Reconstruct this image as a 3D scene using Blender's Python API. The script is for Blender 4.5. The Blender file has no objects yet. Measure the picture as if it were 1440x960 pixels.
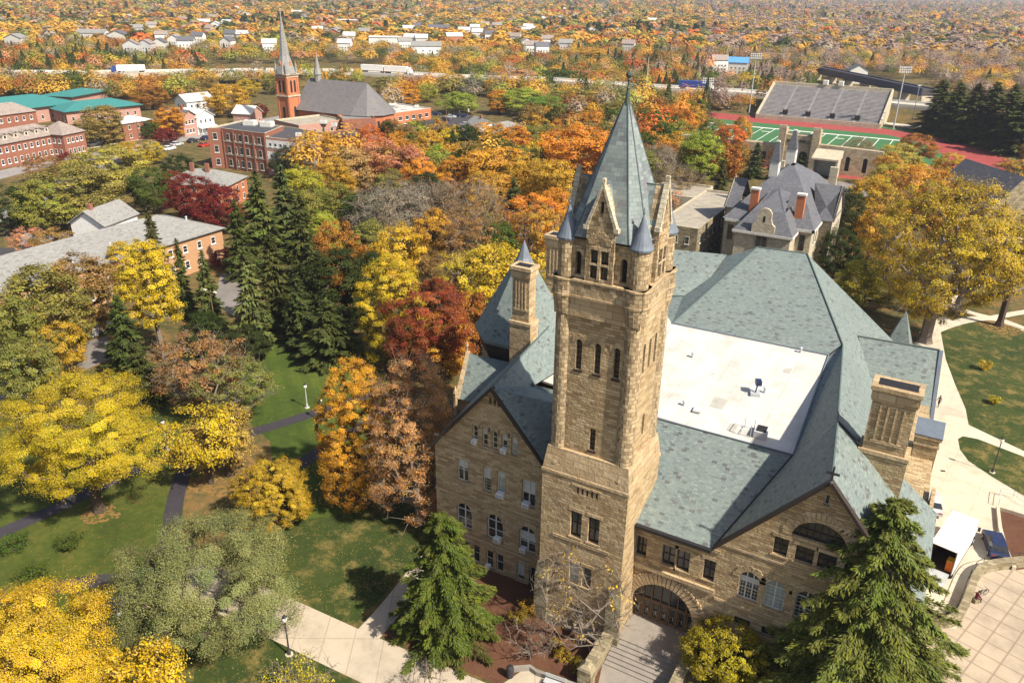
import bpy, math, random
import numpy as np
from mathutils import Vector, Matrix
from mathutils.geometry import tessellate_polygon
R=math.radians; PI=math.pi
sc=bpy.context.scene; COL=sc.collection
# ---------------------------------------------------------------- camera model (world x = along the hall's facade, y = depth, z = up)
F=1110.;TH=R(24.3);AZ=R(29.6);RO=0.014;H=52.
fh=(-math.sin(AZ),math.cos(AZ));rt=(math.cos(AZ),math.sin(AZ))
cR,sR=math.cos(RO),math.sin(RO)
def ray(px,py):
    A=(px-720)/F;B=-(py-480)/F
    a=A*cR-B*sR;b=A*sR+B*cR
    s=math.cos(TH)+b*math.sin(TH)
    return (fh[0]*s+rt[0]*a,fh[1]*s+rt[1]*a,-math.sin(TH)+b*math.cos(TH))
def P(px,py,z=0.):
    r=ray(px,py);t=(z-H)/r[2];return (r[0]*t,r[1]*t,z)
def XY(px,py,z=0.): return P(px,py,z)[:2]
def atY(px,py,Y):
    r=ray(px,py);t=Y/r[1];return (r[0]*t,Y,H+r[2]*t)
def dist(x,y): return x*fh[0]+y*fh[1]
def proj(x,y,z):
    d=x*fh[0]+y*fh[1];c=x*rt[0]+y*rt[1];z=z-H
    zc=d*math.cos(TH)-z*math.sin(TH);yc=d*math.sin(TH)+z*math.cos(TH)
    if zc<1: return (-9999,9999)
    a=c/zc;b=yc/zc
    return (720+F*(a*cR+b*sR),480-F*(-a*sR+b*cR))
cd=bpy.data.cameras.new('camera');cam=bpy.data.objects.new('camera',cd);COL.objects.link(cam)
fwd=Vector((fh[0]*math.cos(TH),fh[1]*math.cos(TH),-math.sin(TH)))
upv=Vector((fh[0]*math.sin(TH),fh[1]*math.sin(TH),math.cos(TH)));rtv=Vector((rt[0],rt[1],0))
xx=rtv*cR+upv*sR; yy=upv*cR-rtv*sR
xx=rtv*cR-(-upv)*sR
M=Matrix((( xx.x,yy.x,-fwd.x,0),(xx.y,yy.y,-fwd.y,0),(xx.z,yy.z,-fwd.z,H),(0,0,0,1)))
cam.matrix_world=M
cd.sensor_width=36;cd.lens=F/1440*36;cd.clip_start=1;cd.clip_end=20000
sc.camera=cam
# ---------------------------------------------------------------- light
SUN_AZ=-10; SUN_EL=46     # degrees: azimuth measured from +x towards +y
sd=Vector((math.cos(R(SUN_AZ))*math.cos(R(SUN_EL)),math.sin(R(SUN_AZ))*math.cos(R(SUN_EL)),math.sin(R(SUN_EL))))
sl=bpy.data.lights.new('sun','SUN');sl.energy=5.0;sl.angle=R(1.0);sl.color=(1,.92,.78)
so=bpy.data.objects.new('sun',sl);COL.objects.link(so);so.rotation_euler=(-sd).to_track_quat('-Z','Y').to_euler();so.location=(60,0,90)
w=bpy.data.worlds.new('World');sc.world=w;w.use_nodes=True
nt=w.node_tree;bg=nt.nodes['Background'];sky=nt.nodes.new('ShaderNodeTexSky');sky.sky_type='NISHITA';sky.sun_disc=False
sky.sun_elevation=R(SUN_EL);sky.sun_rotation=R(90-SUN_AZ);sky.air_density=1.0;sky.dust_density=2.5;sky.altitude=250
nt.links.new(sky.outputs[0],bg.inputs[0]);bg.inputs[1].default_value=.085
sc.view_settings.view_transform='Standard';sc.view_settings.look='None';sc.view_settings.gamma=1;sc.view_settings.exposure=.72
sc.cycles.max_bounces=6;sc.cycles.diffuse_bounces=3;sc.cycles.glossy_bounces=2;sc.cycles.transmission_bounces=3;sc.cycles.transparent_max_bounces=6
sc.cycles.volume_bounces=0
# ---------------------------------------------------------------- node helpers
class N:
    def __init__(s,name):
        s.m=bpy.data.materials.new(name);s.m.use_nodes=True;s.t=s.m.node_tree
        s.b=s.t.nodes['Principled BSDF'];s.b.inputs['Specular IOR Level'].default_value=.3
    def n(s,ty,**k):
        n=s.t.nodes.new(ty)
        for a,b in k.items(): setattr(n,a,b)
        return n
    def l(s,a,b): s.t.links.new(a,b)
    def inp(s,sock,v):
        if hasattr(v,'links'): s.l(v,sock)
        else:
            sock.default_value=v
    def math(s,op,a,b=None,c=None):
        n=s.n('ShaderNodeMath',operation=op);s.inp(n.inputs[0],a)
        if b is not None: s.inp(n.inputs[1],b)
        if c is not None: s.inp(n.inputs[2],c)
        return n.outputs[0]
    def mix(s,f,a,b,mode='MIX'):
        n=s.n('ShaderNodeMix',data_type='RGBA',blend_type=mode)
        s.inp(n.inputs[0],f);s.inp(n.inputs[6],c4(a) if isinstance(a,tuple) else a);s.inp(n.inputs[7],c4(b) if isinstance(b,tuple) else b)
        return n.outputs[2]
    def ramp(s,f,stops,interp='LINEAR'):
        n=s.n('ShaderNodeValToRGB');cr=n.color_ramp;cr.interpolation=interp
        while len(cr.elements)<len(stops): cr.elements.new(.5)
        for e,(p,c) in zip(cr.elements,stops): e.position=p;e.color=c4(c)
        s.inp(n.inputs[0],f);return n.outputs[0]
    def noise(s,vec,scale,detail=3,rough=.55,dims='3D'):
        n=s.n('ShaderNodeTexNoise',noise_dimensions=dims);
        if vec is not None: s.l(vec,n.inputs['Vector'])
        n.inputs['Scale'].default_value=scale;n.inputs['Detail'].default_value=detail;n.inputs['Roughness'].default_value=rough
        return n.outputs['Fac']
    def pos(s): 
        return s.n('ShaderNodeNewGeometry').outputs['Position']
    def bump(s,h,st=.3,d=.05):
        n=s.n('ShaderNodeBump');n.inputs['Strength'].default_value=st;n.inputs['Distance'].default_value=d
        s.inp(n.inputs['Height'],h);s.l(n.outputs[0],s.b.inputs['Normal'])
    def out(s,col,rough=.8):
        s.inp(s.b.inputs['Base Color'],c4(col) if isinstance(col,tuple) else col);s.inp(s.b.inputs['Roughness'],rough)
        return s.m
    def uv(s):
        g=s.n('ShaderNodeGroup');g.node_tree=UVG();return g.outputs[0],g.outputs[1]
    def cells(s,w,h,mort,u=None,v=None,shift=.5):
        """rows and staggered blocks: returns random per block, second random, mortar mask (1 in the joint)"""
        if u is None: u,v=s.uv()
        vr=s.math('DIVIDE',v,h);row=s.math('FLOOR',vr)
        ro=s.n('ShaderNodeTexWhiteNoise',noise_dimensions='1D');s.l(row,ro.inputs['W'])
        off=s.math('ADD',s.math('MULTIPLY',s.math('MODULO',row,2.0),shift),s.math('MULTIPLY',ro.outputs['Value'],.3 if shift else 0.))
        ur=s.math('ADD',s.math('DIVIDE',u,w),off);colm=s.math('FLOOR',ur)
        cv=s.n('ShaderNodeCombineXYZ');s.l(colm,cv.inputs[0]);s.l(row,cv.inputs[1])
        wn=s.n('ShaderNodeTexWhiteNoise',noise_dimensions='2D');s.l(cv.outputs[0],wn.inputs['Vector'])
        fu=s.math('FRACT',ur);fv=s.math('FRACT',vr)
        eu=s.math('MULTIPLY',s.math('MINIMUM',fu,s.math('SUBTRACT',1.,fu)),w)
        ev=s.math('MULTIPLY',s.math('MINIMUM',fv,s.math('SUBTRACT',1.,fv)),h)
        e=s.math('MINIMUM',eu,ev)
        mm=s.n('ShaderNodeMapRange');s.l(e,mm.inputs[0]);mm.inputs[1].default_value=mort*.5;mm.inputs[2].default_value=mort*1.4;mm.inputs[3].default_value=1;mm.inputs[4].default_value=0
        sp=s.n('ShaderNodeSeparateColor');s.l(wn.outputs['Color'],sp.inputs[0])
        return wn.outputs['Value'],sp.outputs[1],mm.outputs[0]
def c4(c): return (c[0],c[1],c[2],1.) if len(c)==3 else c
_uvg=[None]
def UVG():
    if _uvg[0]: return _uvg[0]
    g=bpy.data.node_groups.new('surface_coords','ShaderNodeTree')
    g.interface.new_socket('U',in_out='OUTPUT',socket_type='NodeSocketFloat');g.interface.new_socket('V',in_out='OUTPUT',socket_type='NodeSocketFloat')
    nn=g.nodes.new;L=g.links.new
    geo=nn('ShaderNodeNewGeometry');out=nn('NodeGroupOutput')
    sn=nn('ShaderNodeSeparateXYZ');L(geo.outputs['True Normal'],sn.inputs[0]);sp=nn('ShaderNodeSeparateXYZ');L(geo.outputs['Position'],sp.inputs[0])
    def m(op,a,b=None):
        x=nn('ShaderNodeMath');x.operation=op
        for i,q in enumerate((a,b)):
            if q is None: continue
            if hasattr(q,'links'): L(q,x.inputs[i])
            else: x.inputs[i].default_value=q
        return x.outputs[0]
    nx,ny,nz=sn.outputs;px,py,pz=sp.outputs
    h=m('SQRT',m('MAXIMUM',m('SUBTRACT',1.,m('MULTIPLY',nz,nz)),1e-5))
    u=m('DIVIDE',m('SUBTRACT',m('MULTIPLY',nx,py),m('MULTIPLY',ny,px)),h)
    v=m('DIVIDE',pz,h)
    flat=m('GREATER_THAN',m('ABSOLUTE',nz),.985)
    def mx(a,b):
        x=nn('ShaderNodeMix');L(flat,x.inputs[0]);L(a,x.inputs[2]);L(b,x.inputs[3]);return x.outputs[0]
    L(mx(u,px),out.inputs[0]);L(mx(v,py),out.inputs[1])
    _uvg[0]=g;return g
MAT={}
def stone(name,cols,w=.78,h=.25,stain=.5,mort=(.20,.165,.12)):
    s=N(name);a,b,m=s.cells(w,h,.018);p=s.pos()
    base=s.ramp(a,[(0,cols[0]),(.3,cols[1]),(.6,cols[2]),(1,cols[3])])
    base=s.mix(s.math('MULTIPLY',s.noise(p,6,4),.55),base,s.mix(.5,base,(.16,.12,.075)))
    n=s.noise(p,.23,5,.6)
    st=s.n('ShaderNodeMapRange');s.l(n,st.inputs[0]);st.inputs[1].default_value=.5;st.inputs[2].default_value=.75;st.inputs[3].default_value=0;st.inputs[4].default_value=stain
    base=s.mix(st.outputs[0],base,s.mix(.6,base,(.13,.11,.08)))
    # soot runs below ledges: long vertical streaks
    mp=s.n('ShaderNodeMapping');s.l(p,mp.inputs[0]);mp.inputs['Scale'].default_value=(2.2,2.2,.12)
    sn=s.noise(mp.outputs[0],1.,4,.6)
    s2=s.n('ShaderNodeMapRange');s.l(sn,s2.inputs[0]);s2.inputs[1].default_value=.55;s2.inputs[2].default_value=.8;s2.inputs[4].default_value=stain*.7
    base=s.mix(s2.outputs[0],base,(.15,.125,.09))
    base=s.mix(s.math('MULTIPLY',m,.75),base,mort)
    s.bump(s.math('ADD',s.math('MULTIPLY',s.math('SUBTRACT',1.,m),1.),s.math('ADD',s.math('MULTIPLY',s.noise(p,3.2,4),1.4),s.math('MULTIPLY',a,.4))),.65,.08)
    return s.out(base,.9)
SAND=[(.33,.215,.105),(.44,.305,.16),(.51,.37,.20),(.60,.455,.265)]
MAT['stone']=stone('sandstone_ashlar',SAND)
MAT['stone_up']=stone('sandstone_weathered',[(.22,.15,.08),(.35,.25,.14),(.46,.345,.20),(.56,.43,.26)],.5,.34,.75)
MAT['trim']=stone('sandstone_dressed',[(.40,.285,.155),(.46,.33,.185),(.52,.38,.22),(.57,.43,.26)],1.3,.6,.55)
MAT['stone_old']=stone('sandstone_mossy',[(.17,.14,.085),(.24,.20,.12),(.31,.26,.16),(.37,.31,.2)],.9,.42,.8)
MAT['limestone']=stone('pale_limestone',[(.46,.40,.28),(.52,.455,.33),(.57,.50,.37),(.62,.55,.42)],.7,.35,.3,(.38,.33,.25))
MAT['stad']=stone('stadium_stone',[(.34,.27,.17),(.42,.34,.22),(.48,.39,.26),(.54,.45,.31)],.8,.4,.4)
def slate(name,cols,dark,w=.42,h=.26,frac=.9,line=.25):
    s=N(name);a,b,m=s.cells(w,h,.012);p=s.pos()
    base=s.ramp(a,[(0,cols[0]),(.25,cols[1]),(.85,cols[2]),(1,cols[3])])
    a2,b2,m2=s.cells(max(w*1.35,.44),max(h*1.45,.29),.012)
    base=s.mix(s.math('MULTIPLY',s.math('GREATER_THAN',b2,frac),.85),base,s.mix(a2,dark,s.mix(.5,dark,base)))
    n=s.noise(p,.35,5,.65)
    base=s.mix(s.math('MULTIPLY',n,.5),base,s.mix(.5,base,(.30,.31,.25)))
    n3=s.noise(p,.9,6,.75);mr=s.n('ShaderNodeMapRange');s.l(n3,mr.inputs[0]);mr.inputs[1].default_value=.6;mr.inputs[2].default_value=.78;mr.inputs[4].default_value=.4;base=s.mix(mr.outputs[0],base,(.17,.14,.075))
    base=s.mix(s.math('MULTIPLY',m,line),base,(.07,.08,.08))
    s.bump(s.math('ADD',s.math('MULTIPLY',a,.6),s.math('SUBTRACT',1.,m)),.4,.02)
    return s.out(base,.62)
SL=[(.11,.142,.142),(.14,.178,.175),(.168,.208,.20),(.205,.245,.23)]
MAT['slate']=slate('green_slate',SL,(.055,.048,.06),.32,.2,.925,.5)
MAT['slate2']=slate('spire_slate',[(.12,.15,.16),(.16,.195,.20),(.20,.24,.24),(.26,.29,.285)],(.12,.105,.135),.5,.3,.84,.45)
MAT['slate_dark']=slate('dark_slate',[(.06,.06,.08),(.08,.08,.105),(.098,.098,.125),(.12,.118,.145)],(.07,.065,.08),.4,.26,.93,.3)
MAT['slate_grey']=slate('grey_shingle',[(.19,.18,.175),(.23,.22,.215),(.26,.25,.24),(.3,.285,.27)],(.15,.14,.14),.5,.22,.95,.2)
MAT['slate_violet']=slate('violet_shingle',[(.10,.09,.10),(.12,.11,.12),(.14,.125,.135),(.165,.145,.155)],(.08,.07,.08),.5,.25,.95,.25)
MAT['slate_tan']=slate('tan_shingle',[(.22,.17,.15),(.26,.2,.18),(.3,.235,.205),(.34,.27,.235)],(.16,.12,.11),.5,.25,.93,.2)
def brick(name,c0,c1,c2):
    s=N(name);a,b,m=s.cells(.24,.085,.012);p=s.pos()
    base=s.ramp(a,[(0,c0),(.5,c1),(1,c2)])
    base=s.mix(s.math('MULTIPLY',s.noise(p,.4,4),.5),base,s.mix(.45,base,(.12,.06,.04)))
    base=s.mix(s.math('MULTIPLY',m,.35),base,(.35,.28,.23))
    return s.out(base,.88)
MAT['brick']=brick('dark_red_brick',(.20,.062,.035),(.26,.082,.045),(.31,.105,.06))
MAT['brick_orange']=brick('orange_brick',(.42,.12,.042),(.50,.15,.052),(.57,.185,.07))
MAT['brick_tan']=brick('tan_brick',(.42,.22,.10),(.48,.26,.13),(.54,.31,.16))
MAT['brick_pink']=brick('pink_brick',(.40,.20,.16),(.46,.24,.19),(.5,.28,.22))
def plain(name,c,rough=.7,var=.25,scale=1.5,metal=0,spec=.3):
    s=N(name);p=s.pos();n=s.noise(p,scale,5,.6)
    d=tuple(x*(1-var) for x in c);u=tuple(min(1,x*(1+var*.6)) for x in c)
    s.b.inputs['Metallic'].default_value=metal;s.b.inputs['Specular IOR Level'].default_value=spec
    return s.out(s.ramp(n,[(.25,d),(.75,u)]),rough)
for k,c,r in (('white',(.78,.76,.72),.6),('offwhite',(.62,.6,.55),.7),('cream',(.6,.54,.42),.75),('dark',(.022,.02,.022),.6),('dkbrown',(.04,.028,.022),.7),
    ('lead',(.14,.165,.20),.5),('copper',(.09,.12,.12),.6),('copper_hip',(.085,.12,.115),.6),('verd',(.10,.19,.15),.6),('fin',(.06,.085,.075),.55),('stepgrey',(.25,.22,.19),.9),('roofpatch',(.40,.38,.34),.7),('blk',(.03,.03,.033),.5),('iron',(.05,.048,.05),.5),
    ('grey',(.3,.3,.3),.7),('ltgrey',(.5,.5,.5),.6),('galv',(.42,.44,.46),.45),('tar',(.065,.065,.075),.85),('tar2',(.22,.21,.20),.85),
    ('teal',(.045,.20,.19),.55),('red',(.42,.03,.02),.4),('blue',(.03,.06,.26),.4),('skyblue',(.1,.3,.65),.5),('dkblue',(.02,.03,.08),.35),('silver',(.45,.46,.48),.3),
    ('yellow',(.7,.42,.03),.5),('orange',(.6,.16,.02),.6),('skin',(.45,.26,.18),.6),('maroon',(.16,.02,.035),.7),('denim',(.04,.05,.09),.8),('hair',(.03,.02,.015),.7),
    ('green',(.02,.12,.06),.6),('wood',(.16,.1,.06),.8),('rust',(.3,.12,.06),.8),('bark',(.085,.06,.042),.95),('bark_pale',(.19,.15,.115),.95),('rubber',(.015,.015,.015),.8)):
    MAT[k]=plain(k.replace('dk','dark_').replace('lt','light_')+'_surface',c,r,.18)
MAT['bark']=plain('brown_bark',(.085,.06,.042),.95,.5,6);MAT['bark_pale']=plain('pale_bark',(.20,.16,.125),.95,.4,6)
def glass():
    s=N('window_glass');p=s.pos();n=s.noise(p,.9,2)
    s.b.inputs['Specular IOR Level'].default_value=.8
    return s.out(s.ramp(n,[(.3,(.012,.013,.016)),(.7,(.04,.045,.05))]),.12)
MAT['glass']=glass()
MAT['glasslit']=plain('pale_glass',(.30,.34,.33),.2,.3,1.2,0,.7)
MAT['blind']=plain('white_blind',(.55,.56,.53),.7,.2,3)
def membrane():
    s=N('white_roof_membrane');p=s.pos();n=s.noise(p,.35,5,.65);n2=s.noise(p,2.5,4,.6)
    sp=s.n('ShaderNodeSeparateXYZ');s.l(p,sp.inputs[0])
    fr=s.math('FRACT',s.math('DIVIDE',s.math('ADD',sp.outputs[0],s.math('MULTIPLY',sp.outputs[1],-.02)),3.05))
    seam=s.math('LESS_THAN',fr,.018)
    c=s.ramp(n,[(.3,(.42,.40,.36)),(.5,(.55,.535,.50)),(.7,(.62,.605,.57))])
    c=s.mix(s.math('MULTIPLY',n2,.3),c,(.42,.36,.28));c=s.mix(s.math('MULTIPLY',seam,.55),c,(.3,.27,.22))
    return s.out(c,.6)
MAT['membrane']=membrane()
# ---------------------------------------------------------------- mesh builder
ZM=[None]
class MB:
    def __init__(s): s.v=[];s.f=[];s.mi=[];s.cur=0
    def face(s,pts):
        n=len(s.v);s.v+= [tuple(p) for p in pts];s.f.append(tuple(range(n,n+len(pts))));s.mi.append(s.cur);return s
    def hexa(s,b,t):
        s.face(b[::-1]);s.face(t);n=len(b)
        for i in range(n): j=(i+1)%n;s.face([b[i],b[j],t[j],t[i]])
        return s
    def prism(s,poly,z0,z1,top=True,bottom=True):
        b=[(x,y,z0) for x,y in poly];t=[(x,y,z1) for x,y in poly];n=len(poly)
        if bottom: s.face(b[::-1])
        if top: s.face(t)
        for i in range(n): j=(i+1)%n;s.face([b[i],b[j],t[j],t[i]])
        return s
    def box(s,x0,x1,y0,y1,z0,z1): return s.prism([(x0,y0),(x1,y0),(x1,y1),(x0,y1)],z0,z1)
    def cbox(s,cx,cy,z0,w,d,h,rz=0.):
        c,n=math.cos(rz),math.sin(rz)
        return s.prism([(cx+a*c-b*n,cy+a*n+b*c) for a,b in ((-w/2,-d/2),(w/2,-d/2),(w/2,d/2),(-w/2,d/2))],z0,z0+h)
    def ring(s,c,r,z,n,ph=0.): return [(c[0]+r*math.cos(ph+2*PI*i/n),c[1]+r*math.sin(ph+2*PI*i/n),z) for i in range(n)]
    def lathe(s,c,prof,n=12,ph=0.):
        for (r0,z0),(r1,z1) in zip(prof,prof[1:]):
            a=s.ring(c,max(r0,.001),z0,n,ph);b=s.ring(c,max(r1,.001),z1,n,ph)
            for i in range(n): j=(i+1)%n;s.face([a[i],a[j],b[j],b[i]])
        if prof[0][0]>.01: s.face(s.ring(c,prof[0][0],prof[0][1],n,ph)[::-1])
        if prof[-1][0]>.01: s.face(s.ring(c,prof[-1][0],prof[-1][1],n,ph))
        return s
    def tube(s,p0,p1,r0,r1=None,n=6):
        r1=r0 if r1 is None else r1
        p0=Vector(p0);p1=Vector(p1);d=(p1-p0)
        if d.length<1e-5: return s
        d.normalize();a=d.orthogonal().normalized();b=d.cross(a)
        A=[p0+(a*math.cos(2*PI*i/n)+b*math.sin(2*PI*i/n))*r0 for i in range(n)];B=[p1+(a*math.cos(2*PI*i/n)+b*math.sin(2*PI*i/n))*r1 for i in range(n)]
        s.face(A[::-1]);s.face(B)
        for i in range(n): j=(i+1)%n;s.face([A[i],A[j],B[j],B[i]])
        return s
    def slab(s,pts,t=.12,down=None):
        """a planar-ish polygon thickened by t along its own normal (downwards)"""
        P0=[Vector(p) for p in pts];nn=Vector((0,0,0))
        for i in range(len(P0)): nn+=(P0[i]-P0[0]).cross(P0[(i+1)%len(P0)]-P0[0])
        nn.normalize()
        if nn.z<0: P0=P0[::-1];nn=-nn
        s.face(P0);B=[p-nn*t for p in P0];s.face(B[::-1])
        for i in range(len(P0)): j=(i+1)%len(P0);s.face([P0[j],P0[i],B[i],B[j]])
        return s
    def sphere(s,c,r,n=8,m=6,sz=1.): return s.lathe((c[0],c[1]),[(r*math.sin(PI*i/m),c[2]-r*sz*math.cos(PI*i/m)) for i in range(m+1)],n)
    def build(s,name,mats,parent=None,smooth=False,**tags):
        if ZM[0]: s.v=[(p[0],p[1],ZM[0](p[2])) for p in s.v]
        if not isinstance(mats,(list,tuple)): mats=[mats]
        me=bpy.data.meshes.new(name);me.from_pydata(s.v,[],s.f);
        for m in mats: me.materials.append(MAT[m] if isinstance(m,str) else m)
        if any(s.mi): me.polygons.foreach_set('material_index',s.mi)
        if smooth: me.polygons.foreach_set('use_smooth',[True]*len(s.f))
        me.update();o=bpy.data.objects.new(name,me);COL.objects.link(o);adopt(o,parent)
        for k,v in tags.items(): o[k]=v
        return o
def adopt(o,parent):
    if parent is not None:
        o.parent=parent
        q=parent;m=Matrix.Identity(4)
        while q is not None: m=q.matrix_basis if q.parent is None else m; q=q.parent
        if parent.parent is None: o.matrix_parent_inverse=parent.matrix_basis.inverted()
def thing(name,label,cat,loc=(0,0,0),group=None):
    o=bpy.data.objects.new(name,None);COL.objects.link(o);o.empty_display_size=.5
    o.location=loc;o.matrix_basis=Matrix.Translation(Vector(loc));o['label']=label;o['category']=cat
    if group: o['group']=group
    return o
def tag(o,label,cat,group=None):
    o['label']=label;o['category']=cat
    if group: o['group']=group
    return o
def kids(o): return [c for c in o.children]
def copy_thing(root,loc,rz,label,group,sc_=1.,color=None):
    r=root.copy();COL.objects.link(r);r.matrix_basis=Matrix.Translation(Vector(loc))@Matrix.Rotation(rz,4,'Z')@Matrix.Scale(sc_,4)
    r['label']=label
    if group: r['group']=group
    for ch in root.children:
        c=ch.copy();COL.objects.link(c);c.parent=r
        if color is not None: c.color=c4(color)
        for g in ch.children:
            d=g.copy();COL.objects.link(d);d.parent=c
    return r
def sheet(name,poly,z,mat,kind='structure'):
    b=MB();tri=tessellate_polygon([[Vector((x,y,0)) for x,y in poly]])
    for t in tri:
        q=[(poly[i][0],poly[i][1],z) for i in t]
        ar=(q[1][0]-q[0][0])*(q[2][1]-q[0][1])-(q[1][1]-q[0][1])*(q[2][0]-q[0][0])
        b.face(q if ar>0 else q[::-1])
    o=b.build(name,mat);o['kind']=kind;return o
def strip(name,pts,wid,z,mat,kind='structure',smooth=3):
    """a path of even width along a smoothed centre line"""
    p=[Vector((a,b,0)) for a,b in pts]
    for _ in range(smooth):
        q=[p[0]]
        for a,b in zip(p,p[1:]): q+=[a*.75+b*.25,a*.25+b*.75]
        q.append(p[-1]);p=q
    L=[];Rr=[]
    for i in range(len(p)):
        d=(p[min(i+1,len(p)-1)]-p[max(i-1,0)]).normalized();n=Vector((-d.y,d.x,0))*wid/2
        L.append(p[i]+n);Rr.append(p[i]-n)
    b=MB()
    for i in range(len(p)-1): b.face([(Rr[i].x,Rr[i].y,z),(Rr[i+1].x,Rr[i+1].y,z),(L[i+1].x,L[i+1].y,z),(L[i].x,L[i].y,z)])
    o=b.build(name,mat);o['kind']=kind;return o
# ================================================================= the stone hall with the tower
class Fr:
    """a wall plane: origin (ox,oy), along (ux,uy), outward normal n"""
    def __init__(s,ox,oy,ux,uy): 
        l=math.hypot(ux,uy);s.o=(ox,oy);s.u=(ux/l,uy/l);s.n=(uy/l,-ux/l)
    def p(s,a,z,d=0.): return (s.o[0]+s.u[0]*a+s.n[0]*d,s.o[1]+s.u[1]*a+s.n[1]*d,z)
def bar(b,fr,a0,a1,z0,z1,d0,d1):
    q=[(a0,z0),(a1,z0),(a1,z1),(a0,z1)]
    b.hexa([fr.p(a,z,d1) for a,z in q][::-1],[fr.p(a,z,d0) for a,z in q][::-1]);return b
def archloop(cx,z0,w,h,n=12):
    r=w/2;zs=z0+h-r
    return [(cx-r,z0),(cx+r,z0)]+[(cx+r*math.cos(PI*i/n),zs+r*math.sin(PI*i/n)) for i in range(n+1)]
def rectloop(cx,z0,w,h): return [(cx-w/2,z0),(cx+w/2,z0),(cx+w/2,z0+h),(cx-w/2,z0+h)]
def wall(name,fr,outline,holes,parent,mat='stone',depth=.32,back=None):
    b=MB();loops=[[Vector((a,z,0)) for a,z in outline]]+[[Vector((a,z,0)) for a,z in h] for h in holes]
    flat=[q for l in loops for q in l]
    for t in tessellate_polygon(loops):
        q=[flat[i] for i in t];ar=(q[1].x-q[0].x)*(q[2].y-q[0].y)-(q[1].y-q[0].y)*(q[2].x-q[0].x)
        if abs(ar)<1e-7: continue
        if ar<0: q=q[::-1]
        b.face([fr.p(v.x,v.y) for v in q])
    for h in holes:
        for i in range(len(h)):
            j=(i+1)%len(h);b.face([fr.p(*h[i]),fr.p(*h[j]),fr.p(h[j][0],h[j][1],-depth),fr.p(h[i][0],h[i][1],-depth)])
    if back:
        for i in range(len(outline)):
            j=(i+1)%len(outline);b.face([fr.p(*outline[j]),fr.p(*outline[i]),fr.p(outline[i][0],outline[i][1],-back),fr.p(outline[j][0],outline[j][1],-back)])
    return b.build(name,mat,parent)
rw=random.Random(5)
def window(fr,cx,z0,w,h,parent,arch=False,cols=1,rows=2,blind=0.,depth=.32,frame='cream',surround=None,lit=False,lattice=0):
    loop=archloop(cx,z0,w,h) if arch else rectloop(cx,z0,w,h)
    b=MB();f=.07;D0=-depth+.06;D1=-depth-.02
    zt=z0+h-(w/2 if arch else 0)
    bar(b,fr,cx-w/2,cx-w/2+f,z0,zt,D0,D1);bar(b,fr,cx+w/2-f,cx+w/2,z0,zt,D0,D1);bar(b,fr,cx-w/2+f,cx+w/2-f,z0,z0+f,D0,D1)
    if arch:
        bar(b,fr,cx-w/2+f,cx+w/2-f,zt-.04,zt+.04,D0,D1);n=10;r=w/2
        for i in range(n):
            a0,a1=PI*i/n,PI*(i+1)/n
            q=[(cx+r*math.cos(a0),zt+r*math.sin(a0)),(cx+r*math.cos(a1),zt+r*math.sin(a1)),(cx+(r-f)*math.cos(a1),zt+(r-f)*math.sin(a1)),(cx+(r-f)*math.cos(a0),zt+(r-f)*math.sin(a0))]
            b.hexa([fr.p(a,z,D1) for a,z in q],[fr.p(a,z,D0) for a,z in q])
    else: bar(b,fr,cx-w/2+f,cx+w/2-f,z0+h-f,z0+h,D0,D1)
    for i in range(1,cols):
        a=cx-w/2+w*i/cols;top=zt if not arch else zt+math.sqrt(max(0,(w/2)**2-(a-cx)**2))-.03
        bar(b,fr,a-.05,a+.05,z0+f,top,D0+.02,D1)
    for i in range(1,rows):
        z=z0+(zt-z0)*i/rows
        bar(b,fr,cx-w/2+f,cx+w/2-f,z-.03,z+.03,D0-.01,D1)
    wn=b.build('window',frame,parent)
    g=MB();g.face([fr.p(a,z,-depth) for a,z in loop]);g.build('pane','glasslit' if lit else 'glass',wn)
    if lattice:
        l=MB()
        for c in range(cols*lattice):
            a=cx-w/2+w*(c+.5)/(cols*lattice)
            bar(l,fr,a-.012,a+.012,z0+f,zt,D0-.02,D1)
        for i in range(int((zt-z0)/.35)):
            z=z0+.35*(i+1);bar(l,fr,cx-w/2+f,cx+w/2-f,z-.012,z+.012,D0-.03,D1)
        l.build('glazing_bars',frame,wn)
    if blind>0:
        q=MB();zb=z0+h*(1-blind);bar(q,fr,cx-w/2+f+.01,cx+w/2-f-.01,zb,(zt if arch else z0+h-f-.01),-depth+.025,-depth+.008);q.build('blind','blind',wn)
    s=MB();bar(s,fr,cx-w/2-.14,cx+w/2+.14,z0-.16,z0-.002,.07,-.28);s.build('sill','trim',wn)
    if not arch: s=MB();bar(s,fr,cx-w/2-.2,cx+w/2+.2,z0+h+.002,z0+h+.3,.035,-.05);s.build('lintel','trim',wn)
    if surround: arch_ring(fr,cx,zt,w/2,w/2+surround,wn)
    return loop
def arch_ring(fr,cx,zs,r0,r1,parent,proud=.06,name='arch_stones',nst=None,mat='trim'):
    b=MB();n=nst or max(9,int(PI*r1/.38))
    for i in range(n):
        a0=PI*i/n+.012;a1=PI*(i+1)/n-.012;rr=r1+(.08 if i%2 else 0)
        q=[(cx+r0*math.cos(a0),zs+r0*math.sin(a0)),(cx+rr*math.cos(a0),zs+rr*math.sin(a0)),(cx+rr*math.cos(a1),zs+rr*math.sin(a1)),(cx+r0*math.cos(a1),zs+r0*math.sin(a1))]
        b.hexa([fr.p(a,z,-.1) for a,z in q],[fr.p(a,z,proud) for a,z in q])
    return b.build(name,mat,parent)
acs=[]
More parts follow.
